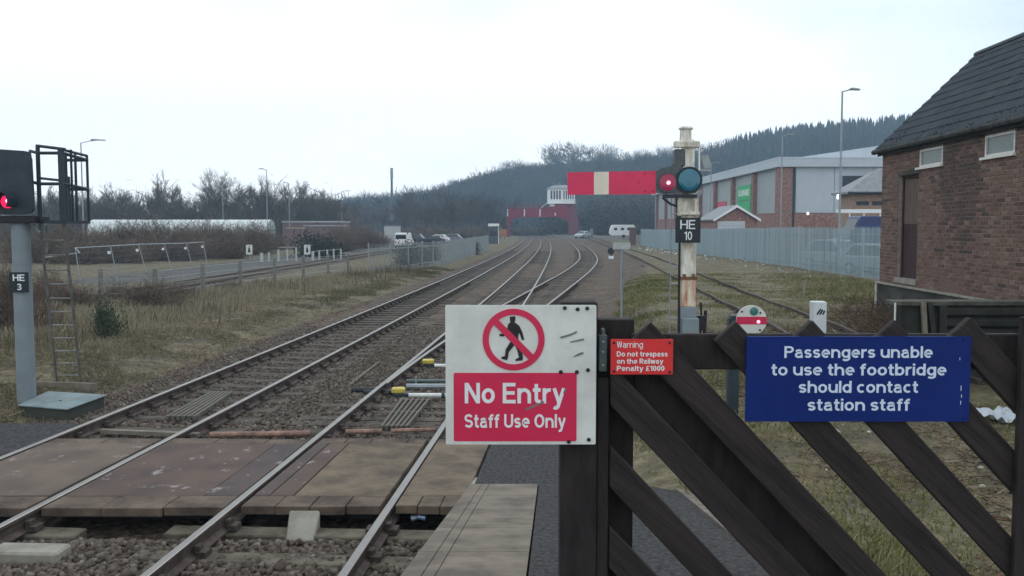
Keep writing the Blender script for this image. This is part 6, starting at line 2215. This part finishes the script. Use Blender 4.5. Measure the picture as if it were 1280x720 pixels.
def hut():
    D = 88
    a = P(920.5, 257.5, D)
    xl, xr = P(891, 276, D).x, P(950, 275, D).x
    ze = P(891, 275.5, D).z
    s = thing('gabled_hut', 'small red brick gabled hut with white bargeboards behind palisade fence', 'hut', (a.x, D, .3))
    L = 7.0
    xm = a.x
    m = MB(); m.prism([(xl + .25, D, 0), (xr - .25, D, 0), (xr - .25, D, ze + .05), (xm, D, a.z - .22), (xl + .25, D, ze + .05)], (0, L, 0)); m.build('wall', M['pier'], s)
    m = MB()
    m.prism([(xl, D - .3, ze - .04), (xm, D - .3, a.z - .02), (xm, D - .3, a.z + .1), (xl - .05, D - .3, ze + .1)], (0, L + .5, 0))
    m.prism([(xr, D - .3, ze - .04), (xm + .001, D - .3, a.z - .02), (xm + .001, D - .3, a.z + .1), (xr + .05, D - .3, ze + .1)], (0, L + .5, 0))
    m.build('roof', M['grey_tile'], s)
    for xe in (xl, xr):
        m = MB(); m.prism([(xe, D - .36, ze - .12), (xm, D - .36, a.z - .14), (xm, D - .36, a.z + .11), (xe, D - .36, ze + .10)], (0, .055, 0)); m.build('bargeboard', M['white_paint'], s)
    p0, p1 = P(897, 276.5, D), P(931, 288, D)
    dz = MB().box2((p0.x, D - .05, .2), (p1.x, D + .02, p0.z)).build('roller_door', mat('pale_grey_shutter', (.50, .53, .55), .5, var=.04), s)
    for k in range(7):
        z = .4 + k * .4
        MB().box2((p0.x + .02, D - .065, z), (p1.x - .02, D - .051, z + .03)).build('shutter_rib', M['galv'], dz)
    # tan building to the right
    D = 66
    x0 = P(1062, 240, D).x
    b = thing('tan_brick_building', 'low tan brick building with grey hipped roof beside brick store', 'building', (x0 + 5, D, .2))
    ze = P(1047, 239.5, D).z
    m = MB(); m.box2((x0 + .3, D + .3, -.2), (x0 + 14, D + 2.9, ze)); m.build('wall', M['tan_brick'], b)
    zr = ze + 1.75
    vs = [(x0 - .2, D - .2, ze), (x0 + 14.5, D - .2, ze), (x0 + 14.5, D + 3.3, ze), (x0 - .2, D + 3.3, ze), (x0 + 2.6, D + 1.55, zr), (x0 + 12, D + 1.55, zr)]
    vs += [(v[0], v[1], ze - .16) for v in vs[:4]]
    m = MB(); m.add(vs, [(0, 1, 5, 4), (1, 2, 5), (2, 3, 4, 5), (3, 0, 4), (6, 9, 8, 7), (0, 6, 7, 1), (1, 7, 8, 2), (2, 8, 9, 3), (3, 9, 6, 0)]); m.build('roof', M['grey_tile'], b)
    m = MB(); m.tube([(x0 - .2, D - .26, ze - .1), (x0 + 14.4, D - .26, ze - .1)], .09, 6); m.build('gutter', M['dark_steel'], b)
    for px in (1078, 1098):
        p = P(px, 254, D + .3)
        MB().box((p.x, D + .29, p.z), (.9, .05, .28)).build('vent', M['dark_steel'], b)
    p = P(1049, 246, D - .1)
    w = thing('wall_lamp', 'small lit white floodlight at the corner of the tan building', 'lamp', (p.x, D, p.z))
    MB().box((p.x, D - .05, p.z), (.28, .14, .34)).build('lamp_glass', M['white_lit'], w, bevel=.03)
    MB().box((p.x + .05, D + .13, p.z + .02), (.2, .22, .2)).build('lamp_case', M['dark_steel'], w)
    p = P(1010, 266.8, 92)
    w = thing('wall_lamp', 'small lit white lamp low on the warehouse front', 'lamp', (p.x, 99.8, p.z))
    p = P(1010, 266.8, 99.85)
    w.location = (p.x, 99.9, p.z)
    MB().box((p.x, 99.9, p.z), (.22, .14, .28)).build('lamp_glass', M['white_lit'], w, bevel=.03)
    MB().box((p.x, 100.03, p.z + .02), (.2, .11, .2)).build('lamp_case', M['dark_steel'], w)
    # white rail in front of the tan building
    D = 60
    r = thing('white_barrier', 'white painted barrier rail in front of the tan building', 'barrier', (P(1072, 264, D).x, D, .3))
    a, e = P(1046, 263.5, D), P(1112, 262.5, D)
    MB().box2((a.x, D - .06, a.z - .14), (e.x, D + .06, a.z + .10)).build('top_bar', M['white_paint'], r)
    for px in (1062, 1080, 1100):
        p = P(px, 270, D)
        MB().box2((p.x - .03, D - .03, .1), (p.x + .03, D + .03, a.z - .15)).build('post', M['white_paint'], r)
hut()

def signal_box():
    D = 259
    q = lambda px, py: P(px, py, D)
    g = thing('signal_box', 'white windowed signal box on a maroon girder bridge over the tracks', 'signal box', (q(678, 295).x, D, -.2))
    B = D + 3.2                                     # bridge depth
    # girder beams front and back
    zb, zt = q(640, 270.5).z, q(640, 261).z
    x0, x1 = q(634, 265).x, q(718, 265).x
    for yy_ in (D, B):
        m = MB(); m.box2((x0, yy_, zb), (x1, yy_ + .3, zt)); m.build('girder', M['maroon'], g)
        m = MB(); m.box2((x0 - .1, yy_ - .08, zt + .002), (x1 + .1, yy_ + .38, zt + .15)); m.box2((x0 - .1, yy_ - .08, zb - .15), (x1 + .1, yy_ + .38, zb - .002)); m.build('girder_flange', M['maroon'], g)
        # curved haunches
        for side, xe in ((1, q(637, 280).x), (-1, q(711, 280).x)):
            m = MB()
            pts = [(xe, yy_ + .02, zb - .16)]
            for k in range(9):
                a = k / 8 * math.pi / 2
                pts.append((xe + side * 3.2 * (1 - math.cos(a)), yy_ + .02, zb - .16 - 2.6 * (1 - math.sin(a))))
            pts = [pts[0]] + pts[1:]
            m.prism(pts, (0, .24, 0)); m.build('haunch', M['maroon'], g)
    m = MB(); m.box2((x0, D + .31, zt - .3), (x1, B - .01, zt - .1)); m.build('deck', M['dark_steel'], g)
    for px in (634.5, 655.5, 675, 694):
        p = q(px, 266)
        MB().box2((p.x - .16, D - .12, q(px, 270.5).z if px != 694 else q(px, 269.5).z), (p.x + .16, D - .082, q(px, 261.5).z if px != 694 else q(px, 266).z)).build('white_stripe', M['white_paint'], g)
    hr = MB()
    for yy_ in (D + .1, B + .2):
        for zz in (zt + .6, zt + 1.1):
            hr.tube([(x0, yy_, zz), (q(690, 262).x, yy_, zz)], .035, 4)
        for px in np.linspace(636, 678, 9):
            hr.tube([(q(px, 262).x, yy_, zt), (q(px, 262).x, yy_, zt + 1.1)], .035, 4)
    hr.build('handrail', M['maroon'], g)
    # left leg
    for yy_ in (D, B - .3):
        m = MB(); m.prism([(q(633, 290).x, yy_, -.4), (q(637.5, 290).x, yy_, -.4), (q(637.5, 264).x, yy_, zb), (q(634, 264).x, yy_, zb)], (0, .6, 0)); m.build('leg', M['maroon'], g)
    # right tower, battered
    m = MB()
    tz = q(712, 254.5).z
    m.add([(q(711, 290).x, D - .2, -.4), (q(726, 290).x, D - .2, -.4), (q(726, 290).x, B + .6, -.4), (q(711, 290).x, B + .6, -.4), (q(711, 254).x, D - .2, tz), (q(719.5, 254).x, D - .2, tz), (q(719.5, 254).x, B + .6, tz), (q(711, 254).x, B + .6, tz)],
          [(0, 3, 2, 1), (4, 5, 6, 7), (0, 1, 5, 4), (1, 2, 6, 5), (2, 3, 7, 6), (3, 0, 4, 7)])
    m.build('tower', M['maroon_brick'], g)
    # cabin base, cabin and roof
    cz0, cz1 = q(700, 254).z, q(700, 235.5).z
    cx0, cx1 = q(684, 245).x, q(719, 245).x
    bx0 = q(687, 258).x
    m = MB(); m.box2((bx0, D - .25, zt + .16), (q(710.5, 258).x, B + .5, cz0 - .16)); m.build('cabin_base', M['maroon'], g)
    m = MB(); m.box2((cx0 - .2, D - .9, cz0 - .15), (cx1 + .1, B + .9, cz0)); m.build('cabin_floor', M['white_paint'], g)
    m = MB(); m.box2((cx0 + .15, D - .45, cz0 + .002), (cx1 - .15, B + .5, cz1 - .3)); m.build('cabin', M['white_paint'], g)
    m = MB(); m.box2((cx0, D - .62, cz1 - .35), (cx1, B + .7, cz1)); m.build('eave_board', M['white_paint'], g)
    zr = q(700, 231.5).z
    m = MB(); m.add([(cx0 - .3, D - 1.0, cz1 + .003), (cx1 + .3, D - 1.0, cz1 + .003), (cx1 + .3, B + 1.0, cz1 + .003), (cx0 - .3, B + 1.0, cz1 + .003), (cx0 + 2.2, D + 1.6, zr + .1), (cx1 - 2.2, D + 1.6, zr + .1)],
                    [(3, 2, 1, 0), (0, 1, 5, 4), (1, 2, 5), (2, 3, 4, 5), (3, 0, 4)]); m.build('roof', M['grey_tile'], g)
    m = MB(); p = q(700, 231); m.tube([(p.x, D + 1.6, zr - .2), (p.x, D + 1.6, zr + .8)], .16, 8); m.build('roof_vent', M['galv'], g)
    # windows along the front and the left end
    zw0, zw1 = cz0 + 1.0, cz1 - .55
    for pa, pb, n in ((687.5, 701.5, 4), (703.5, 717.5, 5)):
        for k in range(n):
            a = q(pa + (pb - pa) * k / n, 245).x; b = q(pa + (pb - pa) * (k + 1) / n, 245).x
            w = MB(); w.box2((a + .06, D - .52, zw0), (b - .06, D - .455, zw1)); wo = w.build('window', M['white_paint'], g)
            w = MB(); w.box2((a + .14, D - .53, zw0 + .1), (b - .14, D - .521, zw1 - .1)); w.build('pane', M['car_glass'], wo)
    bal = MB()
    bal.tube([(q(703, 250).x, D - .9, cz0 + 1.0), (cx1, D - .9, cz0 + 1.0)], .06, 4)
    for k in range(12):
        x = q(703, 250).x + (cx1 - q(703, 250).x) * k / 11
        bal.tube([(x, D - .9, cz0), (x, D - .9, cz0 + 1.0)], .04, 4)
    bal.build('balcony_rail', M['white_paint'], g)
    p0, p1 = q(687, 255), q(693, 258)
    MB().box2((p0.x, D - .31, p1.z), (p1.x, D - .255, p0.z)).build('name_board', M['white_paint'], g)
    st = MB(); st.tube([(q(676, 260).x, D - .1, zt + .1), (q(680, 256).x, D - .1, q(680, 256.5).z), (q(684, 254).x, D - .1, cz0)], .07, 4); st.build('stair_rail', M['white_paint'], g)
    # white-topped shelter and orange wagon left of the bridge
    d = 150
    z0 = float(ground(P(617, 290, d).x, d))
    s = thing('track_side_shelter', 'dark shelter with a bright white roof edge at the fence end', 'shelter', (P(617, 290, d).x, d, z0))
    a, b = P(610.5, 279.5, d), P(623.5, 283, d)
    MB().box2((a.x - .05, d - .1, b.z), (b.x + .05, d + 2.0, a.z)).build('roof', M['white_paint'], s, bevel=.03)
    MB().box2((a.x + .02, d, z0), (b.x - .1, d + 1.8, b.z - .002)).build('wall', M['spect'], s)
    MB().box2((a.x + .2, d - .03, z0 + 1.3), (b.x - .3, d - .002, b.z - .2)).build('window', M['car_glass'], s)
    MB().box2((b.x - .098, d + .0, z0), (b.x - .02, d + 1.8, b.z - .003)).build('corner_post', M['white_paint'], s)
    d = 215
    z0 = float(ground(P(629, 290, d).x, d))
    s = thing('orange_wagon', 'small orange brown wagon beside the left leg of the bridge', 'wagon', (P(629, 290, d).x, d, z0))
    a, b = P(624, 284.5, d), P(633, 291.5, d)
    MB().box2((a.x, d, z0 + .75), (b.x, d + 3.5, P(624, 286.8, d).z)).build('body', M['orange'], s, bevel=.04)
    MB().box2((a.x + .1, d - .05, P(624, 286.8, d).z + .002), (a.x + .6, d + .3, a.z + .2)).build('end_board', M['wood_grey'], s)
    for sx in (.35, 1.25):
        for yy_ in (d + .5, d + 2.8):
            MB().lathe([(.36, -.06), (.38, 0), (.36, .06)], (a.x + sx, yy_, z0 + .38), axis='X', n=14).build('wheel', M['rust_rail'], s)
    # cabinet and pillar right of the tower
    d = 190
    a, b = P(737.5, 286, d), P(741.5, 297, d)
    z0 = float(ground(a.x, d))
    s = thing('relay_cabinet', 'pale grey upright cabinet right of the silver car', 'cabinet', ((a.x + b.x) / 2, d, z0))
    MB().box2((a.x, d, z0), (b.x, d + .5, a.z)).build('case', M['galv'], s, bevel=.02)
    MB().box2((a.x + .04, d - .02, z0 + .1), (b.x - .04, d - .002, a.z - .1)).build('door', M['post_grey'], s)
    d = 134
    a, b = P(787.5, 285, d), P(795, 302, d)
    z0 = float(ground(a.x, d))
    s = thing('brick_pillar', 'brown brick pillar closing the far end of the palisade fence', 'pillar', ((a.x + b.x) / 2, d, z0))
    MB().box2((a.x, d, z0 - .2), (b.x, d + .8, a.z)).build('shaft', M['brown_box'], s)
    MB().box2((a.x - .06, d - .06, a.z + .002), (b.x + .06, d + .86, a.z + .1)).build('cap', M['concrete'], s)
signal_box()

def left_buildings():
    # long white polytunnel
    D = 150
    r = 2.5
    xr = P(339, 285, D).x
    xl = P(118, 285, D).x
    s = thing('polytunnel', 'long white polytunnel behind the brown scrub at left', 'polytunnel', ((xl + xr) / 2, D, 0))
    z0 = P(339, 290, D).z - .65
    prof = [(D - r, -.3)] + [(D - r * math.cos(math.pi * k / 10), max(-.3, z0 + 1.0 + 1.65 * math.sin(math.pi * k / 10))) for k in range(11)] + [(D + r, -.3)]
    m = MB(); m.prism([(xr, y, z) for y, z in prof], (xl - xr, 0, 0)); m.build('cover', M['polythene'], s)
    m = MB(); m.prism([(xr + .01, D - (D - y) * .97, z - .05) for y, z in prof], (.06, 0, 0)); eo = m.build('end_wall', M['poly_end'], s)
    m = MB()
    x = xl
    while x < xr:
        m.tube([(x, y - (.02 if y < D else -.02), z + .02) for y, z in prof[1:-1]], .05, 4); x += 2.4
    m.build('hoop', M['galv'], s)
    # brown sheds right of it
    D = 168
    s = thing('long_shed', 'long low brown shed with pale eave lines right of the polytunnel', 'shed', (P(388, 290, D).x, D, 0))
    a, b = P(353, 277.5, D), P(428, 288, D)
    m = MB(); m.box2((a.x, D, -.3), (b.x, D + 8, a.z - .1)); m.build('wall', M['shed'], s)
    m = MB(); m.box2((a.x - .1, D - .2, a.z - .09), (b.x + .1, D + 8.2, a.z + .18)); m.build('eave', M['shed_roof'], s)
    m = MB(); m.box2((P(384, 281, D).x, D - 2.5, -.3), (P(432, 281, D).x, D - .21, P(384, 283, D).z)); m.build('lean_to', M['shed'], s)
    m = MB(); m.box2((P(383, 281, D).x, D - 2.7, P(384, 283, D).z + .002), (P(433, 281, D).x, D - .22, P(384, 281.5, D).z)); m.build('lean_to_roof', M['shed_roof'], s)
    D = 150
    s = thing('small_shed', 'small orange brown shed with a pale flat roof in front of the long shed', 'shed', (P(369, 288, D).x, D, 0))
    a, b = P(358, 284.5, D), P(378, 292, D)
    m = MB(); m.box2((a.x + .2, D, -.3), (b.x - .1, D + 2, a.z - .2)); m.build('wall', M['shed'], s)
    m = MB(); m.box2((a.x, D - .2, a.z - .19), (b.x, D + 2.2, a.z)); m.build('roof', mat('tan_roof', (.36, .29, .22), .8), s)
    D = 170
    s = thing('site_cabin', 'off white box cabin behind the white van', 'cabin', (P(488, 290, D).x, D, 0))
    a, b = P(480, 283, D), P(496, 296, D)
    m = MB(); m.box2((a.x, D, -.2), (b.x, D + 6, a.z)); m.build('wall', mat('off_white_panel', (.42, .44, .43), .7), s)
    m = MB(); m.box2((a.x - .08, D - .08, a.z + .002), (b.x + .08, D + 6.1, a.z + .12)); m.build('roof', M['shed_roof'], s)
left_buildings()

# ------------------------------------------------------------------ trees and shrubs
def tree_meshes(seed, h, spread, levels=5, droop=0.0):
    """Bare winter tree: trunk with limbs, and a crown of fine twigs, as two meshes."""
    rnd = random.Random(seed)
    seg_t, seg_c = [], []
    def grow(p, d, L, r, lv):
        n = 3 if lv < 2 else 2
        pts = [p.copy()]
        dirv = d.copy()
        for k in range(n):
            dirv = (dirv + Vector((rnd.gauss(0, .10), rnd.gauss(0, .10), rnd.gauss(.05 - droop, .08)))).normalized()
            pts.append(pts[-1] + dirv * L / n)
        (seg_t if lv < 3 else seg_c).append((pts, r, r * .62))
        if lv >= levels: return
        kids = rnd.randint(3, 4) if lv < 3 else rnd.randint(4, 6)
        for k in range(kids):
            f = rnd.uniform(.35, 1.0) if lv else rnd.uniform(.42, 1.0)
            idx = min(n - 1, int(f * n))
            base = pts[idx].lerp(pts[idx + 1], f * n - idx if f < 1 else 1)
            az = rnd.random() * 2 * math.pi
            side = Vector((math.cos(az), math.sin(az), 0))
            nd = (dirv * rnd.uniform(.6, 1.1) + side * spread * rnd.uniform(.6, 1.2) + Vector((0, 0, .22))).normalized()
            grow(base, nd, L * rnd.uniform(.52, .74), r * rnd.uniform(.42, .6), lv + 1)
        if lv < levels:
            grow(pts[-1], dirv, L * .68, r * .6, lv + 1)
    grow(Vector((0, 0, -.2)), Vector((0, 0, 1)), h * .36, h * .020, 0)
    mb = MB()
    for pts, r0, r1 in seg_t:
        rr = [r0 + (r1 - r0) * i / (len(pts) - 1) for i in range(len(pts))]
        mb.tube(pts, rr, 4, cap=False)
    o = mb.build('trunk', M['bark'])
    tme = o.data; bpy.data.objects.remove(o)
    C, Dv, Wd, Tn = [], [], [], []
    for pts, r0, r1 in seg_c:
        for i in range(len(pts) - 1):
            C.append(pts[i]); Dv.append(pts[i + 1] - pts[i]); Wd.append(max(.036, r0 * 1.8)); Tn.append(rnd.random())
    V, F, R_ = needles(np.array([tuple(v) for v in C]), np.array([tuple(v) for v in Dv]), np.array(Wd), np.array(Tn))
    o = fast_mesh('crown', V, F, M['twig'], R_)
    cme = o.data; bpy.data.objects.remove(o)
    top = max(v[2] for v in V)
    return tme, cme, top

def far_tree_mesh(seed):
    r = np.random.default_rng(seed)
    n = 900
    lob = r.normal(0, 1, (7, 3)) * np.array([2.6, 2.6, 2.0]) + np.array([0, 0, 7.6])
    k = r.integers(0, 7, n)
    p = lob[k] + r.normal(0, 1.0, (n, 3))
    d = (p - np.array([0, 0, 4.5])) * .22 + r.normal(0, .55, (n, 3)) + np.array([0, 0, .5])
    d /= np.linalg.norm(d, axis=1, keepdims=True)
    d *= r.uniform(.6, 1.7, n)[:, None]
    V, F, R_ = needles(p, d, r.uniform(.06, .16, n), r.random(n))
    o = fast_mesh('crown', V, F, M['twig_far'], R_); cme = o.data; bpy.data.objects.remove(o)
    m = MB(); m.tube([(0, 0, -.3), (.1, 0, 3), (.0, .1, 6.5)], [.38, .28, .16], 6, cap=False)
    for q in lob: m.tube([(0, 0, 3.2), tuple(q * np.array([.5, .5, .75])), tuple(q)], [.2, .14, .05], 4, cap=False)
    o = m.build('trunk', M['bark']); tme = o.data; bpy.data.objects.remove(o)
    return tme, cme, float(V[:, 2].max())
FAR_TREES = [far_tree_mesh(k) for k in (2, 5, 9)]
TREES = [tree_meshes(3, 12, .75), tree_meshes(8, 12, .55), tree_meshes(21, 12, .9), tree_meshes(33, 12, .65)]
def bare_tree(px, ptop, D, k, label, group, wide=1.0, zbase=None, name='bare_tree', far=False):
    tme, cme, top = FAR_TREES[k % 3] if far else TREES[k % 4]
    x = (px - 640) / FPX * D
    z0 = float(ground(x, D)) if zbase is None else zbase
    h = P(px, ptop, D).z - z0
    s = thing(name, label, 'tree', (x, D, z0 - .1), group, random.random() * 6.28)
    f = h / top
    s.scale = (f * wide, f * wide, f)
    link('trunk', tme, s); link('crown', cme, s)
    return s
gl = 'bare winter trees behind the polytunnel'
lab = 'bare winter tree in the row behind the white polytunnel'
random.seed(5)
row = [(112, 228, 160), (128, 224, 178), (150, 232, 165), (165, 236, 180), (212, 234, 172), (228, 230, 185), (300, 222, 190), (318, 214, 176), (335, 222, 188), (352, 226, 172), (369, 221, 182), (386, 224, 190), (402, 232, 178), (416, 238, 186), (90, 232, 170), (178, 238, 190), (246, 236, 186), (60, 226, 172), (30, 228, 180), (5, 226, 176)]
for i, (px, pt, D) in enumerate(row):
    bare_tree(px, pt, D, i, lab, gl, random.uniform(.85, 1.25))
bare_tree(192, 208, 150, 1, 'slim bare tree standing alone above the scrub left of centre polytunnel', gl, .9)
bare_tree(270, 205, 165, 0, 'tallest bare tree above the polytunnel with a broad forked crown', gl, 1.1)
bare_tree(289, 208, 172, 2, 'tall bare tree touching the tallest one above the polytunnel', gl, 1.0)
gm = 'bare brownish trees below the far ridge'
lm = 'bare brownish tree standing between the mast and the signal box'
for i, (px, pt, D) in enumerate([(444, 246, 230), (462, 250, 225), (505, 242, 240), (522, 236, 232), (540, 230, 238), (556, 228, 230), (572, 234, 242), (588, 240, 236), (602, 238, 246), (478, 252, 232), (618, 242, 250), (530, 246, 210), (560, 248, 206), (500, 256, 212)]):
    bare_tree(px, pt, D, i + 1, lm, gm, random.uniform(.9, 1.3), far=i % 2 == 0)
gt = 'bare trees on the skyline behind the signal arm'
lt = 'bare skyline tree on the ridge behind the red signal arm'
for i, (px, pt, w) in enumerate([(703, 176, 1.5), (722, 173, 1.5), (739, 177, 1.4), (756, 180, 1.3), (772, 186, 1.2), (690, 186, 1.3), (801, 183, .7), (826, 182, 1.1), (842, 178, 1.1), (868, 176, 1.1)]):
    D = 528
    x = (px - 640) / FPX * D
    bare_tree(px, pt, D, i, lt, gt, w, zbase=float(hill(x, D)) - 2, far=True)
for i, (px, pt, w) in enumerate([(610, 212, 1.5), (640, 199, 1.7), (655, 198, 1.6), (672, 200, 1.4), (586, 219, 1.4), (560, 226, 1.3)]):
    D = 520
    x = (px - 640) / FPX * D
    bare_tree(px, pt, D, i + 1, 'rounded bare tree on the ridge left of the signal box', 'ridge trees left of the signal box', w, zbase=float(hill(x, D)) - 2, far=True)

ORD = 'first second third fourth fifth sixth seventh eighth ninth tenth eleventh twelfth thirteenth fourteenth fifteenth sixteenth seventeenth eighteenth nineteenth twentieth'.split()
for grp, base in ((gl, 'bare winter tree behind the white polytunnel, %s from the left of its row'), (gm, 'bare brownish tree between mast and signal box, %s from the left'), (gt, 'skyline tree behind the red signal arm and post, %s from the left'), ('ridge trees left of the signal box', 'rounded ridge tree left of the signal box, %s from the left')):
    mem = sorted([o for o in COL.objects if o.get('group') == grp and o.get('category') == 'tree' and not o['label'].startswith(('slim', 'tall'))], key=lambda o: o.location.x / o.location.y)
    for k, o in enumerate(mem):
        o['label'] = base % ORD[k]

def shrub_mesh(seed, n, mt, up=.5, L=(.15, .5), w=(.012, .03), lobes=9, leafy=False):
    r = np.random.default_rng(seed)
    ce = r.normal(0, .42, (lobes, 3)); ce[:, 2] = np.abs(ce[:, 2]) * .8 + .25
    k = r.integers(0, lobes, n)
    p = r.normal(0, .30, (n, 3)) + ce[k]
    p[:, 2] = np.abs(p[:, 2])
    d = r.normal(0, .5, (n, 3)) + np.array([0, 0, up]) + p * np.array([.4, .4, 0])
    d /= np.linalg.norm(d, axis=1, keepdims=True)
    d *= r.uniform(*L, n)[:, None]
    V, F, R_ = needles(p, d, r.uniform(*w, n), np.clip(.2 * r.random(lobes)[k] * 2 + .6 * r.random(n), 0, 1))
    V[:, 2] = np.maximum(V[:, 2], 0)
    o = fast_mesh('foliage', V, F, mt, R_)
    me = o.data; bpy.data.objects.remove(o)
    return me
M['scrub'] = rmat('brown_scrub_stem', [(0.07, 0.052, 0.042), (0.12, 0.09, 0.07), (0.17, 0.13, 0.10), (0.10, 0.075, 0.058)], 0.95)
SCRUB = [shrub_mesh(s, 3400, M['scrub'], L=(.15, .55), w=(.010, .026)) for s in (1, 2)]
EVER = [shrub_mesh(s, 2600, m_, up=.1, L=(.05, .13), w=(.04, .10), lobes=16) for s, m_ in ((4, M['leaf']), (5, M['leaf_dull']))]
def stem_mesh():
    m = MB()
    rr = random.Random(4)
    for k in range(6):
        a = rr.random() * 6.28
        m.tube([(0, 0, -.05), (.15 * math.cos(a), .15 * math.sin(a), .35), (.4 * math.cos(a), .4 * math.sin(a), .8)], [.03, .02, .008], 4, cap=False)
    o = m.build('stem', M['bark']); me = o.data; bpy.data.objects.remove(o)
    return me
STEM = stem_mesh()
def shrub(name, px, pbase, ptop, wpx, D, me, label, group=None, zbase=None):
    x = (px - 640) / FPX * D
    z0 = float(ground(x, D)) if zbase is None else zbase
    h = P(px, ptop, D).z - z0
    s = thing(name, label, 'shrub', (x, D, z0 - .05), group, random.random() * 6.28)
    w = wpx * D / FPX / 2.0
    s.scale = (w, w, h / 1.35)
    link('foliage', me, s); link('stem', STEM, s)
gs = 'brown bare scrub bushes beyond the goods line'
ls = 'brown bare scrub bush in the thicket in front of the polytunnel'
for i, (px, pt, w, D) in enumerate([(60, 286, 60, 70), (90, 284, 60, 74), (120, 280, 60, 78), (150, 279, 58, 80), (180, 281, 56, 80), (210, 280, 60, 82), (240, 281, 56, 84), (262, 278, 50, 90), (286, 277, 52, 92), (306, 280, 48, 90), (326, 284, 44, 96), (30, 284, 60, 72), (135, 292, 56, 70), (195, 294, 58, 74), (255, 294, 50, 80), (292, 294, 44, 80), (165, 298, 56, 71), (225, 298, 56, 75), (105, 298, 56, 68)]):
    shrub('scrub_bush', px, 320, pt, w, D, SCRUB[i % 2], ls, gs)
gs2 = 'brown bare scrub bushes right of the dock posts'
for i, (px, pt, w, D) in enumerate([(345, 293, 30, 110), (420, 288, 40, 112), (440, 282, 44, 120), (460, 285, 40, 118), (475, 290, 34, 128), (430, 294, 36, 104), (520, 285, 46, 178), (548, 282, 46, 186), (575, 285, 40, 190), (596, 284, 40, 196)]):
    shrub('scrub_bush', px, 320, pt, w, D, SCRUB[i % 2], 'brown bare scrub bush between the dock posts and the bridge', gs2)
for i, (px, pt, w, D) in enumerate([(100, 250, 70, 185), (130, 248, 70, 195), (160, 252, 70, 188), (200, 250, 70, 192), (235, 250, 70, 198), (268, 246, 70, 190), (300, 246, 70, 196), (332, 246, 70, 194), (364, 246, 70, 198), (396, 250, 70, 196), (424, 254, 60, 200), (70, 250, 70, 190), (40, 250, 70, 186), (10, 250, 70, 192)]):
    shrub('dark_thicket', px, 300, pt, w, D, SCRUB[i % 2], 'dark bare thicket filling in under the trees behind the polytunnel', 'dark thickets under the bare trees')
shrub('bramble_bush', 4, 430, 318, 60, 24, SCRUB[0], 'tall brown bramble bush behind the signal post at the left edge')
for i, (px, pb, pt, w, D) in enumerate([(95, 386, 350, 60, 30), (60, 384, 342, 60, 31), (225, 374, 352, 50, 34), (285, 368, 350, 44, 38), (325, 364, 349, 40, 41), (150, 378, 354, 44, 32)]):
    shrub('low_scrub', px, pb, pt, w, D, SCRUB[i % 2], 'low brown scrub at the foot of the concrete post fence', 'low scrub along the concrete post fence')
shrub('bramble_bush', 175, 392, 352, 60, 30, SCRUB[1], 'low dark bramble patch between the ivy bush and the concrete posts')
shrub('dark_bush', 388, 325, 288, 44, 84, EVER[1], 'dark rounded bush behind the white figure sign')
shrub('dark_bush', 412, 325, 298, 34, 82, EVER[1], 'low dark bush right of the white figure sign')
shrub('ivy_bush', 129, 424, 374, 34, 22.5, EVER[0], 'green ivy bush by the first concrete fence post')
shrub('fence_bush', 514, 338, 300, 40, 66, EVER[1], 'dull bush growing through the palisade fence below the white van')
shrub('fence_bush', 540, 330, 304, 26, 74, EVER[1], 'small dull bush at the palisade fence right of the bigger one')
shrub('fence_bush', 590, 318, 300, 20, 90, EVER[1], 'small dark bush at the far palisade fence')
for i, (px, pt, w, D, lab_) in enumerate([(700, 262, 60, 290, 'dark evergreen shrub behind the signal box tower'), (742, 254, 56, 282, 'tall dark evergreen behind the silver car'), (772, 250, 56, 276, 'dark evergreen behind the white caravan'), (800, 252, 50, 270, 'dark evergreen beside the warehouse far corner'), (756, 274, 34, 240, 'low evergreen above the grey cabinet'), (784, 272, 36, 236, 'low evergreen just behind the caravan roof'), (612, 258, 50, 292, 'dark evergreen clump left of the bridge')]):
    shrub('evergreen_shrub', px, 300, pt, w, D, EVER[1], lab_)
# far scrub seen through the bridge
for i, px in enumerate((645, 660, 676, 692, 706)):
    shrub('scrub_bush', px, 296, 284, 24, 300, SCRUB[i % 2], 'pale scrub bush seen under the signal box bridge', 'scrub under the bridge')

# ------------------------------------------------------------------ haze (a closed box of even air round the whole scene)
def haze():
    m = bpy.data.materials.new('pale_haze')
    m.use_nodes = True
    t = m.node_tree
    for n in list(t.nodes): t.nodes.remove(n)
    o = t.nodes.new('ShaderNodeOutputMaterial')
    v = t.nodes.new('ShaderNodeVolumePrincipled')
    v.inputs['Color'].default_value = (0.56, 0.79, 1.0, 1)
    v.inputs['Density'].default_value = HAZE
    t.links.new(v.outputs['Volume'], o.inputs['Volume'])
    b = MB().box2((-480, -20, -3.2), (480, 690, 90)).build('haze', m)
    tag(b, kind='stuff')
HAZE = 0.0007
haze()
